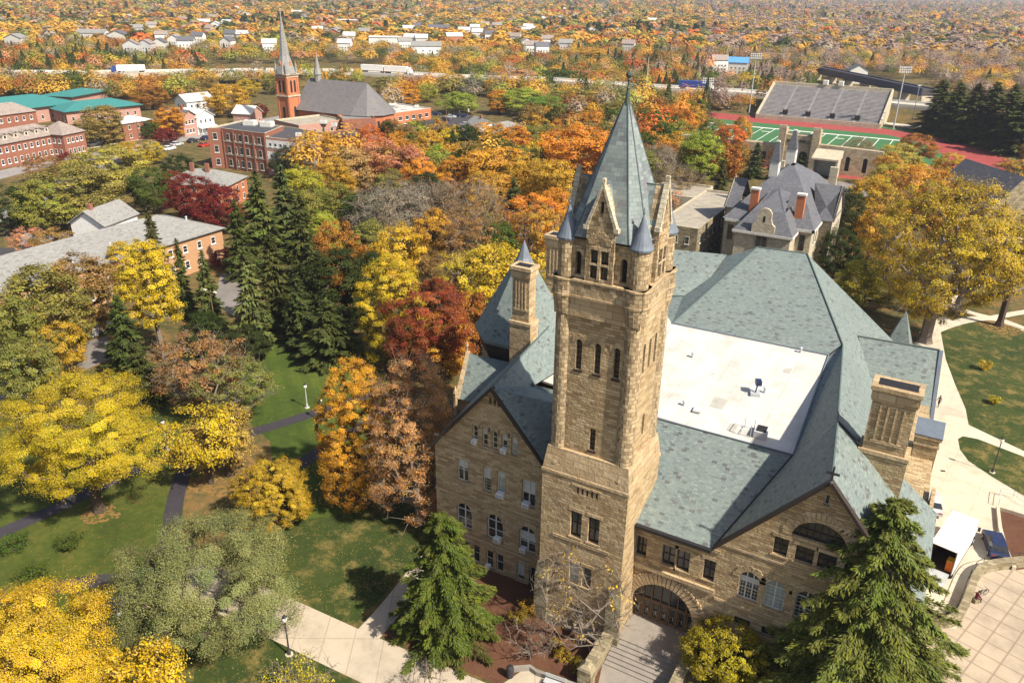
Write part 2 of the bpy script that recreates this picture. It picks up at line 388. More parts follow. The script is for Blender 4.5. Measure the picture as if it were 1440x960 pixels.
def air_con(fr,cx,z0,w=.62,h=.42,label=''):
    t=thing('air_conditioner',label,'air conditioner',fr.p(cx,z0,0),'window air conditioners on the stone hall')
    b=MB();bar(b,fr,cx-w/2,cx+w/2,z0+.01,z0+h,.34,-.22);b.build('casing','white',t)
    g=MB()
    for i in range(5): bar(g,fr,cx-w/2+.06,cx+w/2-.06,z0+.07+i*.065,z0+.10+i*.065,.355,.342)
    g.build('grille','grey',t);acs.append(t)
FY=52.2
hall=thing('university_hall','large sandstone hall with a tall slate-spired clockless tower, arched entrance and blue-green slate roofs','stone hall',(-17,70,0))
ff=Fr(0,FY,1,0)          # facade plane: a = world x
def oh(l,o): return l
# ---- left gable wall
G0=-31.4
holes=[]
W=[]
for i,a in enumerate((-33.4,-32.35,-31.33,-30.3,-29.28)):
    holes.append(window(ff,a,13.85,.62,2.0,hall,arch=True,cols=1,rows=3,blind=.45 if i in(1,3,4) else 0,lit=(i==4),surround=.28))
holes.append(window(ff,-34.8,9.15,1.25,2.45,hall,rows=2,cols=2,blind=.42))
holes.append(window(ff,-32.1,8.95,.95,2.75,hall,rows=2,cols=1,blind=.5,lattice=2));holes.append(window(ff,-30.6,8.95,.95,2.75,hall,rows=2,cols=1,blind=.3,lit=True,lattice=2))
holes.append(window(ff,-27.75,8.9,1.4,2.85,hall,rows=2,cols=2,blind=.55))
for i,a in enumerate((-34.7,-31.25,-27.75)): holes.append(window(ff,a,3.75,1.75,2.95,hall,arch=True,cols=2,rows=2,blind=[0,0,.6][i],surround=.62,frame='offwhite'))
for i,a in enumerate((-34.6,-33.4,-31.85,-30.7,-28.4)): holes.append(window(ff,a,.1,.85,2.2,hall,rows=2,blind=.8 if i==4 else 0))
holes.append(window(ff,-27.0,-.0,.9,2.3,hall,rows=1))
vh=[rectloop(-31.33+d,18.35,.28,.62) for d in (-.45,0,.45)]
wall('gable_wall',ff,[(-37.9,-.6),(-24.0,-.6),(-24.0,11.9),(-24.2,12.3),(G0,20.05),(-37.9,12.3)],holes+vh,hall,back=.4)
v=MB();[bar(v,ff,-31.33+d-.14,-31.33+d+.14,18.35,18.97,-.3,-.36) for d in (-.45,0,.45)];v.build('vent','dark',hall)
for q0,q1,pr_ in ((7.35,7.6,.09),(2.95,3.25,.12),(13.3,13.5,.05)): s=MB();bar(s,ff,-37.95,-24.3,q0,q1,pr_,-.1);s.build('string_course','trim',hall)
# ---- middle wall with the great arch
holes=[]
for a,w_ in ((-16.82,.95),(-14.42,1.12),(-13.18,1.12),(-10.98,.95)):
    holes.append(window(ff,a,7.95,w_,2.05,hall,rows=2,cols=2,frame='dkbrown',lattice=0))
AC=-14.5;AR=2.75;AS=3.0
archh=[(AC-AR,.9),(AC+AR,.9)]+[(AC+AR*math.cos(PI*i/20),AS+AR*math.sin(PI*i/20)) for i in range(21)]
holes.append(archh)
wall('entrance_wall',ff,[(-17.4,-.6),(-10.3,-.6),(-10.3,11.7),(-17.4,11.7)],holes,hall,depth=.9)
arch_ring(ff,AC,AS,AR,AR+.95,hall,.12,nst=27)
arch_ring(ff,AC,AS,AR+.98,AR+1.12,hall,.16,name='hood_mould',nst=40)
s=MB();bar(s,ff,-17.3,-10.3,6.95,7.3,.26,-.1);s.build('string_course','trim',hall);s=MB();bar(s,ff,-17.3,-10.3,10.9,11.2,.10,-.1);s.build('eaves_band','trim',hall)
# doors behind the arch
g=MB();g.face([ff.p(a,z,-.92) for a,z in archh]);g.build('fanlight_glass','glass',hall)
d=MB()
for i in range(8):
    a=AC-AR+.02+i*(2*AR-.04)/7;top=AS+math.sqrt(max(0,AR**2-min(abs(a-AC),AR)**2)) if i%1==0 else AS
    bar(d,ff,a-.06,a+.06,.9,max(top,AS)+0.0,-.78,-.915)
bar(d,ff,AC-AR,AC+AR,2.95,3.13,-.76,-.915);bar(d,ff,AC-AR,AC+AR,4.6-.0,4.7,-.8,-.9) if False else None
for i in range(12):
    a0,a1=PI*i/12,PI*(i+1)/12;q=[(AC+AR*math.cos(a0),AS+AR*math.sin(a0)),(AC+AR*math.cos(a1),AS+AR*math.sin(a1)),(AC+(AR-.14)*math.cos(a1),AS+(AR-.14)*math.sin(a1)),(AC+(AR-.14)*math.cos(a0),AS+(AR-.14)*math.sin(a0))]
    d.hexa([ff.p(a,z,-.9) for a,z in q],[ff.p(a,z,-.78) for a,z in q])
d.build('arch_frame','wood',hall)
for i in range(7):
    a=AC-AR+(i+.5)*(2*AR)/7;q=MB();w2=.29
    bar(q,ff,a-w2,a-w2+.09,.92,2.93,-.82,-.9);bar(q,ff,a+w2-.09,a+w2,.92,2.93,-.82,-.9);bar(q,ff,a-w2+.09,a+w2-.09,.92,1.2,-.82,-.9);bar(q,ff,a-w2+.09,a+w2-.09,2.8,2.93,-.82,-.9);bar(q,ff,a-w2+.09,a+w2-.09,1.9,1.99,-.82,-.9)
    dr=q.build('door','wood',hall);h=MB();bar(h,ff,a+w2-.2,a+w2-.15,1.7,2.1,-.74,-.81);h.build('handle','galv',dr)
# ---- right gable wall
GR=-3.4;RW=3.9
holes=[window(ff,-3.45,18.1,.36,.95,hall,rows=1)]
lun=[(-3.4-1.95,14.75),(-3.4+1.95,14.75)]+[(-3.4+1.95*math.cos(PI*i/18),14.75+1.75*math.sin(PI*i/18)) for i in range(0,19)]
holes.append(lun[0:2]+lun[3:-1])
b=MB();[bar(b,ff,-3.4+x-.04,-3.4+x+.04,14.75,14.75+1.75*math.sqrt(max(0,1-(x/1.95)**2)),-.24,-.34) for x in (-1.46,-.97,-.49,0,.49,.97,1.46)];bar(b,ff,-5.35,-1.45,15.45,15.53,-.25,-.34);bar(b,ff,-5.35,-1.45,14.75,14.85,-.22,-.34);b.build('window_tracery','dkbrown',hall)
b=MB();b.face([ff.p(a,z,-.33) for a,z in lun[0:2]+lun[3:-1]]);b.build('lunette_pane','glass',hall);arch_ring(ff,-3.4,14.75,2.0,2.65,hall,.05,nst=21)
for a,w_,h_ in ((-5.95,1.05,1.65),(-4.2,1.3,1.5),(-2.6,1.3,1.5),(-.85,1.05,1.65)): holes.append(window(ff,a,12.6,w_,h_,hall,cols=2,rows=2,frame='dkbrown'))
for i,a in enumerate((-7.75,-5.75,-3.4,-1.05,.95)): holes.append(window(ff,a,7.35,1.55,2.85,hall,arch=True,cols=2 if i else 3,rows=2,blind=[.45,.0,.3,.5,0][i],lit=i in(1,),surround=.5,frame='offwhite',lattice=1))
for a in (-7.8,-5.6,-3.4,-1.2): holes.append(window(ff,a,4.6,1.25,.85,hall,rows=1,cols=2,frame='dkbrown'))
for a in (-7.8,-5.6,-3.4,-1.2): holes.append(window(ff,a,1.2,1.1,1.9,hall,rows=2,cols=2))
wall('gable_wall',ff,[(-10.3,-.6),(RW,-.6),(RW,11.75),(GR,20.25),(-10.3,12.1)],holes,hall,back=.4)
for q0,q1,pr_ in ((6.35,6.6,.1),(3.5,3.75,.12),(11.8,12.,.06)): s=MB();bar(s,ff,-10.25,RW,q0,q1,pr_,-.1);s.build('string_course','trim',hall)
air_con(ff,-33.4,13.85,.46,.4,'small white air conditioner in the leftmost of the five gable windows')
air_con(ff,-30.3,13.85,.5,.46,'small white air conditioner in the fourth of the five little gable windows')
air_con(ff,-30.6,8.95,.78,.5,'white air conditioner in the right window of the pair below the five little windows')
air_con(ff,-27.9,8.9,.7,.48,'white air conditioner in the wide window just left of the tower')
air_con(ff,-30.9,3.75,.7,.5,'white air conditioner in the middle arched window left of the tower')
air_con(ff,-28.1,3.75,.6,.46,'white air conditioner in the arched window nearest the tower')
air_con(ff,-32.0,.1,.5,.4,'white air conditioner in the low narrow window behind the near spruce')
# ---- side walls (interior mass)
b=MB();fp=[(-37.5,FY+.42),(-17.5,FY+.42),(-17.5,FY+1.3),(-11.,FY+1.3),(-11.,FY+.42),(RW-.3,FY+.42),(RW-.3,66),(3.2,80),(2.2,86.6),(2.2,97.4),(-1.5,104),(-24,108),(-37.5,100)]
b.prism(fp,-.6,11.0);b.build('body_wall','stone',hall)
b=MB();b.box(-37.9,-37.5,FY+.402,66,-.6,12.3);b.build('side_wall','stone',hall)
b=MB();b.box(RW-.3,RW,FY+.402,70,-.6,11.6);b.build('side_wall','stone',hall)
for y in (56.5,59.5,62.5,66):
    fr=Fr(RW,0,0,1);
    for z in (2,7.2): 
        q=MB();bar(q,fr,y-.6,y+.6,z,z+2.3,.02,-.05);wn=q.build('window','cream',hall);q=MB();bar(q,fr,y-.5,y+.5,z+.1,z+2.2,.035,.022);q.build('pane','glass',wn)
# ---- roofs  (points taken from image pixels, each cast to a guessed height)
def V3(px,py,z): return P(px,py,z)
FR=(-7.5,62.3,15.5);FL=(-20.8,62.2,15.5);BR=V3(1165,500,17.);BL=V3(945,455,17.);P1=V3(1185,485,17.6);K=(-4.55,61.5,20.2)
AP=(GR,51.75,20.45);EL=(-10.75,51.75,11.75);RR=V3(1135,357,21.5);RL=V3(1065,348,21.5)
def roof(name,pts,mat='slate',t=.16): return MB().slab(pts,t).build(name,mat,hall)
def roof3(name,tris,mat='slate',t=.16):
    b=MB()
    for q in tris: b.slab(q,t)
    return b.build(name,mat,hall)
roof('front_roof',[(-24.6,51.6,11.6),(-10.75,51.6,11.6),FR,(-24.,62.2,15.5)])
roof3('gable_roof',[[EL,AP,K],[EL,K,FR],[FR,K,P1],[FR,P1,BR]])
GRB=(4.25,51.75,11.55)
chb=(-2.34,60.6,18.94)
roof3('gable_roof',[[AP,GRB,(4.25,66,11.55)],[AP,(4.25,66,11.55),(-1.2,63.5,17.4)],[AP,(-1.2,63.5,17.4),K]])
RGs=(-6.5,91.2,16.);RGf=V3(1232,545,11.6);HID=V3(1262,485,10.5)
roof3('auditorium_roof',[[K,(-1.2,63.5,17.4),P1],[P1,(-1.2,63.5,17.4),(1.2,72,11.)],[P1,(1.2,72,11.),RGf],[P1,RGf,RGs],[P1,RGs,RR],[RR,RGs,HID]])
roof3('back_roof',[[BL,BR,P1],[BL,P1,RR],[BL,RR,RL]]);
roof3('back_roof',[[BL,RL,(-29.5,103,17)],[BL,(-29.5,103,17),(-29.5,88,16.6)],[RL,RR,(-18,118,14)]])
roof('wing_roof',[V3(937,415,17.1),V3(980,416,17.1),V3(1022,358,20.5),V3(940,350,20.5)])
roof('cross_roof',[(-6.5,91.2,16.03),(1.9,91.9,16.),(2.9,86.6,9.3),(-3.2,86.,10.2)]);roof('cross_roof',[(-6.5,91.3,16.),(2.5,97.,9.3),(1.9,92.,16.)])
b=MB();b.face([(2.3,86.9,-.3),(2.3,97,-.3),(2.3,97,9.),(2.3,91.9,15.6),(2.3,86.9,9.)]);b.build('cross_wall','stone',hall)
b=MB();b.slab([(1.86,91.75,16.1),(2.25,91.75,16.1),(2.95,86.5,9.35),(2.6,86.5,9.35)],.1);b.build('coping','lead',hall)
deck=MB();deck.slab([(-33.6,62.2,16.4),FL,FR,BR,BL,(-29.6,88,16.9),(-36.5,88,16.4),(-36.5,66,16.4)],.2)
deck.build('flat_roof','membrane',hall)
LA=(G0,51.7,20.25);LB=(-33.6,66.8,20.)
roof3('gable_roof',[[LA,(-23.9,51.7,11.9),(-23.9,57.8,17.)],[LA,(-23.9,57.8,17.),(-30.6,58.,17.9)],[LA,(-30.6,58.,17.9),LB],[LB,(-30.6,58,17.9),(-30.6,66.8,16.9)]])
roof('gable_roof',[LA,LB,(-40.5,66.8,12.),(-38.5,51.7,12.)])
roof('front_roof',[(-25.3,51.9,13.2),(-23.2,51.9,13.2),(-23.2,58.,18.05),(-30.7,58.,18.05)],mat='slate_dark' if False else 'slate')
roof3('wing_roof',[[(-44.2,67.8,14),(-36.5,68.4,14),(-36.5,64.6,10.),(-43.4,64.4,10.)],[(-44.2,67.8,14),(-44.2,71.6,10),(-36.5,71.6,10),(-36.5,68.4,14)]])
b=MB();b.box(-43.3,-37.92,64.8,71.2,-.3,9.9);b.face([(-43.3,64.8,9.9),(-43.3,71.2,9.9),(-43.3,67.9,13.6)]);b.build('wing_wall','stone',hall)
b=MB();b.slab([(-44.5,67.9,14.3),(-44.1,67.9,14.3),(-43.2,64.2,10.1),(-43.7,64.2,10.1)],.25);b.lathe((-44.4,67.9),[(.12,14),(.1,14.6),(.2,14.8),(.02,15.4)],6);b.lathe((-43.6,64.2),[(.25,8),(.25,10.6),(.3,10.7),(.02,11.6)],6);b.build('wing_coping','trim',hall)
# ridge and hip cappings in green copper, eaves gutters, bargeboards
def capping(pairs,mat='copper_hip',r=.1,name='ridge_capping'):
    for p,q in pairs: b=MB();b.tube(p,q,r,r,6);b.build(name,mat,hall)
up=lambda p,h=.05:(p[0],p[1],p[2]+h)
capping([(up(AP),up(K)),(up(K),up(P1)),(up(P1),up(RR)),(up(RL),up(RR)),(up(RL),up(BL)),(up(LA),up(LB)),(up(RGs),(1.9,91.9,16.05))])
capping([(up(EL,.06),up(FR,.04)),(up(P1,.03),up(BR,.03)),((-25.2,52,13.35),(-30.7,58.,18.15)),(up(K,.02),(-2.34,60.55,19.0)),(RGs,RGf)],'dark',.09,'valley_flashing')
capping([(up(FR,.08),up(FL,.08)),(up(BR,.08),up(BL,.08)),(up(FR,.08),up(BR,.08))],'lead',.08,'deck_edge')
g=MB();g.box(-17.4,-10.9,51.25,51.62,11.35,11.62);g.box(-17.4,-10.9,51.62,52.21,11.2,11.35);g.build('gutter','dark',hall)
for (a,c) in (((-38.2,12.4),(G0,20.3)),((G0,20.3),(-23.95,11.95)),((-10.85,11.7),(GR,20.5)),((GR,20.5),(4.3,11.5))):
    for (y0,y1,dz) in ((51.55,52.1,.0),):
        q=[(a[0],a[1]-.28+dz),(c[0],c[1]-.28+dz),(c[0],c[1]+.08),(a[0],a[1]+.08)]
        b=MB();b.hexa([(x,y1,z) for x,z in q],[(x,y0,z) for x,z in q]);b.build('bargeboard','dkbrown',hall)
c=MB();c.box(-3.47,-3.33,51.6,51.74,20.4,21.75);c.box(-3.85,-2.95,51.61,51.73,21.1,21.26);c.lathe((-3.4,51.67),[(.16,20.3),(.2,20.5),(.1,20.6)],8);c.build('gable_cross','iron',hall)
# roof furniture on the white deck
def fit(px,py,z,name,label,cat,fn,group=None):
    p=P(px,py,z);t=thing(name,label,cat,p,group);fn(t,p);return t
def f_cam(t,p):
    b=MB();b.cbox(p[0],p[1],p[2]-.25,.9,.9,.3,.3);b.build('curb','galv',t);b=MB();b.tube((p[0],p[1],p[2]),(p[0]+.1,p[1]+.2,p[2]+.9),.07);b.cbox(p[0]+.1,p[1]+.3,p[2]+.8,.55,.75,.45,.4);b.build('vent_head','dkblue',t)
tag(MB().cbox(-16.5,76.,16.42,1.6,2.2,.03,.1).build('roof_patch','rooftop'),'pale grey repair patch toward the back of the white flat roof','roof patch') if False else None
fit(1062,552,16.35,'roof_vent','dark blue roof vent standing in the middle of the white flat roof','roof vent',f_cam)
def f_hatch(t,p):
    b=MB();b.cbox(p[0],p[1],p[2]-.35,1.15,1.5,.65,.05);b.build('curb','ltgrey',t);b=MB();b.cbox(p[0],p[1],p[2]+.31,.85,1.1,.05,.05);b.build('lid','dark',t)
    b=MB()
    for dx in (-.75,-1.6):
        b.tube((p[0]+dx,p[1]-.9,p[2]-.3),(p[0]+dx,p[1]-.9,p[2]+.8),.035);b.tube((p[0]+dx,p[1]+.5,p[2]-.3),(p[0]+dx,p[1]+.5,p[2]+.8),.035);b.tube((p[0]+dx,p[1]-.9,p[2]+.8),(p[0]+dx,p[1]+.5,p[2]+.8),.035)
    b.build('guard_rail','galv',t)
fit(1071,607,15.95,'roof_hatch','grey roof hatch with railing near the front edge of the white flat roof','roof hatch',f_hatch)
tag(MB().cbox(*P(981,575,16.0)[:2],15.86,.75,.95,.16,.1).build('roof_drain','ltgrey'),'small grey square drain cover on the white flat roof','roof drain')
def dz(y): return 15.5+(y-62.3)*.0757
for (x0,x1,y0,y1) in ((-16.2,-14.9,66.5,68.4),(-11.6,-10.9,76.,78.6),(-19.5,-17.6,72.4,73.6),(-13.6,-12.9,63.4,64.6),(-22.5,-21.2,77.5,79.8)):
    b=MB();b.face([(x0,y0,dz(y0)+.03),(x1,y0,dz(y0)+.03),(x1,y1,dz(y1)+.03),(x0,y1,dz(y1)+.03)]);b.build('roof_patch','roofpatch',hall)
for (x,y) in ((-18.3,65.4),(-12.2,71.3),(-20.6,74.8),(-10.9,81.)):
    b=MB();b.lathe((x,y),[(.13,dz(y)-.1),(.13,dz(y)+.55),(.2,dz(y)+.57),(.02,dz(y)+.72)],8);b.build('roof_pipe','galv',hall)
# ---- chimneys
def chimney(x0,x1,y0,y1,z0,zl,z1,slots=True,mat='stone'):
    b=MB();b.box(x0-.18,x1+.3,y0-.18,y1+.18,z0,zl);b.box(x0,x1,y0,y1,zl,z1-1.3);ch=b.build('chimney',mat,hall)
    b=MB();b.box(x0-.26,x1+.36,y0-.26,y1+.26,zl,zl+.35);b.build('chimney_ledge','trim',ch);b=MB();b.box(x0-.1,x1+.1,y0-.1,y1+.1,z1-1.3,z1-1.1);b.box(x0-.16,x1+.16,y0-.16,y1+.16,z1-1.1,z1-.35);b.box(x0-.28,x1+.28,y0-.28,y1+.28,z1-.35,z1);b.build('chimney_cap','trim',ch)
    b=MB();b.box(x0+.15,x1-.15,y0+.2,y1-.2,z1,z1+.02);b.build('flue','dark',ch)
    f=Fr(0,y0,1,0);n=3;wd=(x1-x0)*.55;cx=(x0+x1)/2;zb=z1-4.6
    if slots:
        b=MB();
        for i in range(n+1): a=cx-wd/2+wd*i/n;bar(b,f,a-.07,a+.07,zb,z1-1.6,.09,-.02)
        bar(b,f,cx-wd/2-.25,cx+wd/2+.25,zb-.22,zb,.11,-.02);b.build('chimney_panel','trim',ch)
    b=MB();b.box(x0-.05,x1+.05,y0-.05,y1+.05,zl+2.2,zl+2.32) if False else None
    return ch
chimney(-2.34,.75,60.6,62.3,6,18.6,24.5)
chimney(-38.2,-36.2,67.2,68.6,6,19.3,25.7)
chimney(-39.4,-37.,77.,78.6,6,19,26.3)
# right-hand pier with lead cap and lean-to roofs
b=MB();b.box(1.45,3.5,75.9,78.4,-.3,13.2);pr=b.build('stair_pier','stone',hall)
b=MB();b.box(1.36,3.6,75.8,78.5,12.4,12.6);b.box(1.3,3.66,75.74,78.56,13.2,13.55);b.build('pier_band','trim',pr);b=MB();b.slab([(1.25,75.7,13.6),(3.7,75.7,13.6),(3.7,78.6,14.0),(1.25,78.6,14.0)],.12);b.build('pier_cap','lead',pr)
roof('lean_to_roof',[(.8,73.,8.),(2.7,73.,8.),(2.5,76.5,11.),(.8,76.5,11.)]);roof('lean_to_roof',[(2.3,69.4,3.6),(4.,69.6,3.6),(3.8,74.5,6.3),(2.3,74.3,6.3)])
b=MB();b.box(.9,2.6,73.2,76.5,-.3,7.9);b.box(2.4,3.9,69.8,75.8,-.3,3.5);b.build('lean_to_wall','stone',hall)
# little pyramid turret behind
b=MB();b.lathe((-2.6,108),[(1.95*1.3,8.5),(.02,14.2)],4,PI/4);b.build('turret_roof','slate',hall);b=MB();b.box(-4.3,-.9,106.3,109.7,-.3,8.5);b.build('turret_wall','stone',hall)
# ---- octagonal stair turret on the left
oc=(-40.2,73.2);b=MB();b.lathe(oc,[(5.5,15.6),(5.6,16.),(1.0,24.2)],8,PI/8);b.build('turret_roof','slate',hall);b=MB();b.lathe(oc,[(1.15,23.9),(.75,24.6),(.02,26.6)],8,PI/8);b.build('turret_cap','lead',hall)
b=MB();b.lathe(oc,[(4.7,-.3),(4.7,13.6)],8,PI/8);ot=b.build('turret_wall','stone',hall);b=MB();b.lathe(oc,[(4.75,13.6),(4.95,14.2),(5.35,15.6)],8,PI/8);b.build('turret_cornice','dkbrown',ot)
for k in range(8):
    a=PI/8+2*PI*(k+.5)/8;m=(oc[0]+4.7*math.cos(PI/8)*math.cos(a),oc[1]+4.7*math.cos(PI/8)*math.sin(a));f=Fr(m[0],m[1],-math.sin(a),math.cos(a))
    for dx in (-1,0,1):
        q=MB();bar(q,f,dx*.95-.25,dx*.95+.25,10.6,12.9,.03,-.02);q.build('window','glass',ot)
b=MB();b.box(oc[0]-.05,oc[0]+.05,oc[1]-.05,oc[1]+.05,26.5,28.3);b.box(oc[0]-.42,oc[0]+.42,oc[1]-.04,oc[1]+.04,27.5,27.62);b.sphere((oc[0],oc[1],27.1),.2);b.build('turret_cross','iron',hall)
# ================================================================= tower
TX0,TX1,TY0,TY1=-24.5,-17.63,49.5,55.8
ZM[0]=lambda z:z*1.031-1.6 if z>6 else z*.764   # tower scaled about the camera: heights remapped here, plan numbers already enlarged
cx,cy=(TX0+TX1)/2,(TY0+TY1)/2
tw=thing('bell_tower','tall square sandstone tower with corner turrets and a pointed slate spire, rising from the hall','tower',(cx,cy,0)) if False else None
def box4(b,e,z0,z1): b.box(TX0-e,TX1+e,TY0-e,TY1+e,z0,z1)
tf=Fr(0,TY0-.35,1,0);hl=[]
for a in (-21.6,-20.0): hl.append(window(tf,a,11.3,1.0,2.5,hall,rows=2,cols=2,frame='dkbrown'))
for a in (-21.55,-20.36): hl.append(window(tf,a,6.6,.85,2.1,hall,rows=2,blind=.7 if a<-21 else 0,lit=a<-21))
for i in range(5): hl.append(rectloop(-21.6+i*.42,15.55,.2,.6))
hl.append(window(tf,-20.9,2.2,.8,1.5,hall,rows=2))
X0,X1=TX0-.35,TX1+.35
wall('tower_wall',tf,[(X0,-.6),(X1,-.6),(X1,17.),(X0,17.)],hl,hall,depth=.35)
b=MB();b.box(X0,X1,TY0-.0,TY1+.35,-.6,16.95);
b.build('tower_body','stone',hall)
for sx in (1,-1):
    x=X1 if sx>0 else X0
    b=MB();b.face([(x,TY0-.35,-.6),(x,TY0,-.6),(x,TY0,17),(x,TY0-.35,17)]);b.build('tower_return','stone',hall)
b=MB()   # pale mossy base and clasping buttresses
for (xa,xb) in ((X0-.25,X0+1.0),(X1-1.0,X1+.3)):
    b.box(xa,xb,TY0-.75,TY0-.352,-.6,6.2);b.hexa([(xa,TY0-.75,6.2),(xb,TY0-.75,6.2),(xb,TY0-.352,6.2),(xa,TY0-.352,6.2)],[(xa+.1,TY0-.42,7.6),(xb-.1,TY0-.42,7.6),(xb-.1,TY0-.353,7.6),(xa+.1,TY0-.353,7.6)])
b.box(X0+1.0,X1-1.0,TY0-.6,TY0-.352,-.6,1.1)
b.build('buttress','stone_old',hall)
b=MB();bar(b,tf,X0+1.2,X1-1.2,10.75,11.0,.08,-.02);bar(b,tf,-22.1,-19.5,16.2,16.38,.06,-.02);b.build('string_course','trim',hall)
# battered dressed band
b=MB();e=.36;b.hexa([(TX0-e,TY0-e,17),(TX1+e,TY0-e,17),(TX1+e,TY1+e,17),(TX0-e,TY1+e,17)],[(TX0-.08,TY0-.08,19.),(TX1+.08,TY0-.08,19.),(TX1+.08,TY1+.08,19.),(TX0-.08,TY1+.08,19.)]);b.box(TX0-.42,TX1+.42,TY0-.42,TY1+.42,16.75,17.0);b.build('battered_base','trim',hall)
# shaft: recessed panels between rounded corner shafts
pf=Fr(0,TY0+.22,1,0);hl=[]
for a in (-22.4,-20.85,-19.3): hl.append(archloop(a,26.,.5,2.45,8))
hl.append(rectloop(-20.85,19.45,.5,1.9))
wall('tower_shaft',pf,[(TX0+.4,18.9),(TX1-.4,18.9),(TX1-.4,30.4),(TX0+.4,30.4)],hl,hall,'stone',.3)
for l in hl:
    q=MB();q.face([pf.p(a,z,-.3) for a,z in l]);wn=q.build('lancet_window','glass',hall);q=MB();c0=sum(a for a,z in l[:2])/2
    for zz in np.arange(l[0][1]+.4,max(z for a,z in l)-.2,.45): bar(q,pf,c0-.25,c0+.25,zz-.02,zz+.02,-.24,-.29)
    bar(q,pf,c0-.35,c0+.35,l[0][1]-.16,l[0][1]-.003,.06,-.2);q.build('glazing_bar','dkbrown',wn)
for a in (-22.4,-20.85,-19.3): arch_ring(pf,a,28.2,.27,.62,hall,.04,nst=7)
rf=Fr(TX1-.22,0,0,1);hl=[]
for a in (51.5,52.7,53.9): hl.append(archloop(a,26.,.45,2.45,8))
hl.append(rectloop(52.7,20.2,.5,1.9))
wall('tower_shaft',rf,[(TY0+.4,18.9),(TY1-.4,18.9),(TY1-.4,30.4),(TY0+.4,30.4)],hl,hall,'stone',.3)
for l in hl: q=MB();q.face([rf.p(a,z,-.3) for a,z in l]);q.build('lancet_window','glass',hall)
b=MB();b.box(TX0+.7,TX1-.7,TY0+.7,TY1-.7,17,35);b.box(TX0+.22,TX1-.6,TY1-.6,TY1-.22,18.9,30.4);b.box(TX0+.22,TX0+.6,TY0+.6,TY1-.22,18.9,30.4);b.build('tower_core','stone',hall)
b=MB()
for (x,y) in ((TX0+.62,TY0+.62),(TX1-.62,TY0+.62),(TX0+.62,TY1-.62),(TX1-.62,TY1-.62)):
    b.lathe((x,y),[(.95,17.6),(.72,18.6),(.70,30.8)],20)
    for k in range(2): b.cbox(x,y,18.7,1.24,1.24,.1)if False else None
b.build('corner_shaft','stone_up',hall)
b=MB()   # top band (dressed), bulging over the corners
box4(b,.02,30.3,31.9);b.build('tower_band','trim',hall)
b=MB();box4(b,.14,31.9,33.0);
for (x,y) in ((TX0+.62,TY0+.62),(TX1-.62,TY0+.62),(TX0+.62,TY1-.62),(TX1-.62,TY1-.62)): b.lathe((x,y),[(.8,30.4),(.95,31.2),(1.02,31.95),(1.02,33.0)],18)
b.build('parapet_band','stone_up',hall)
b=MB();box4(b,.2,31.78,31.95);box4(b,.2,33.0,33.14);
for (x,y) in ((TX0+.62,TY0+.62),(TX1-.62,TY0+.62),(TX0+.62,TY1-.62),(TX1-.62,TY1-.62)): b.lathe((x,y),[(1.08,31.78),(1.08,31.95)],18);b.lathe((x,y),[(1.08,33.0),(1.08,33.14)],18)
b.build('string_course','trim',hall)
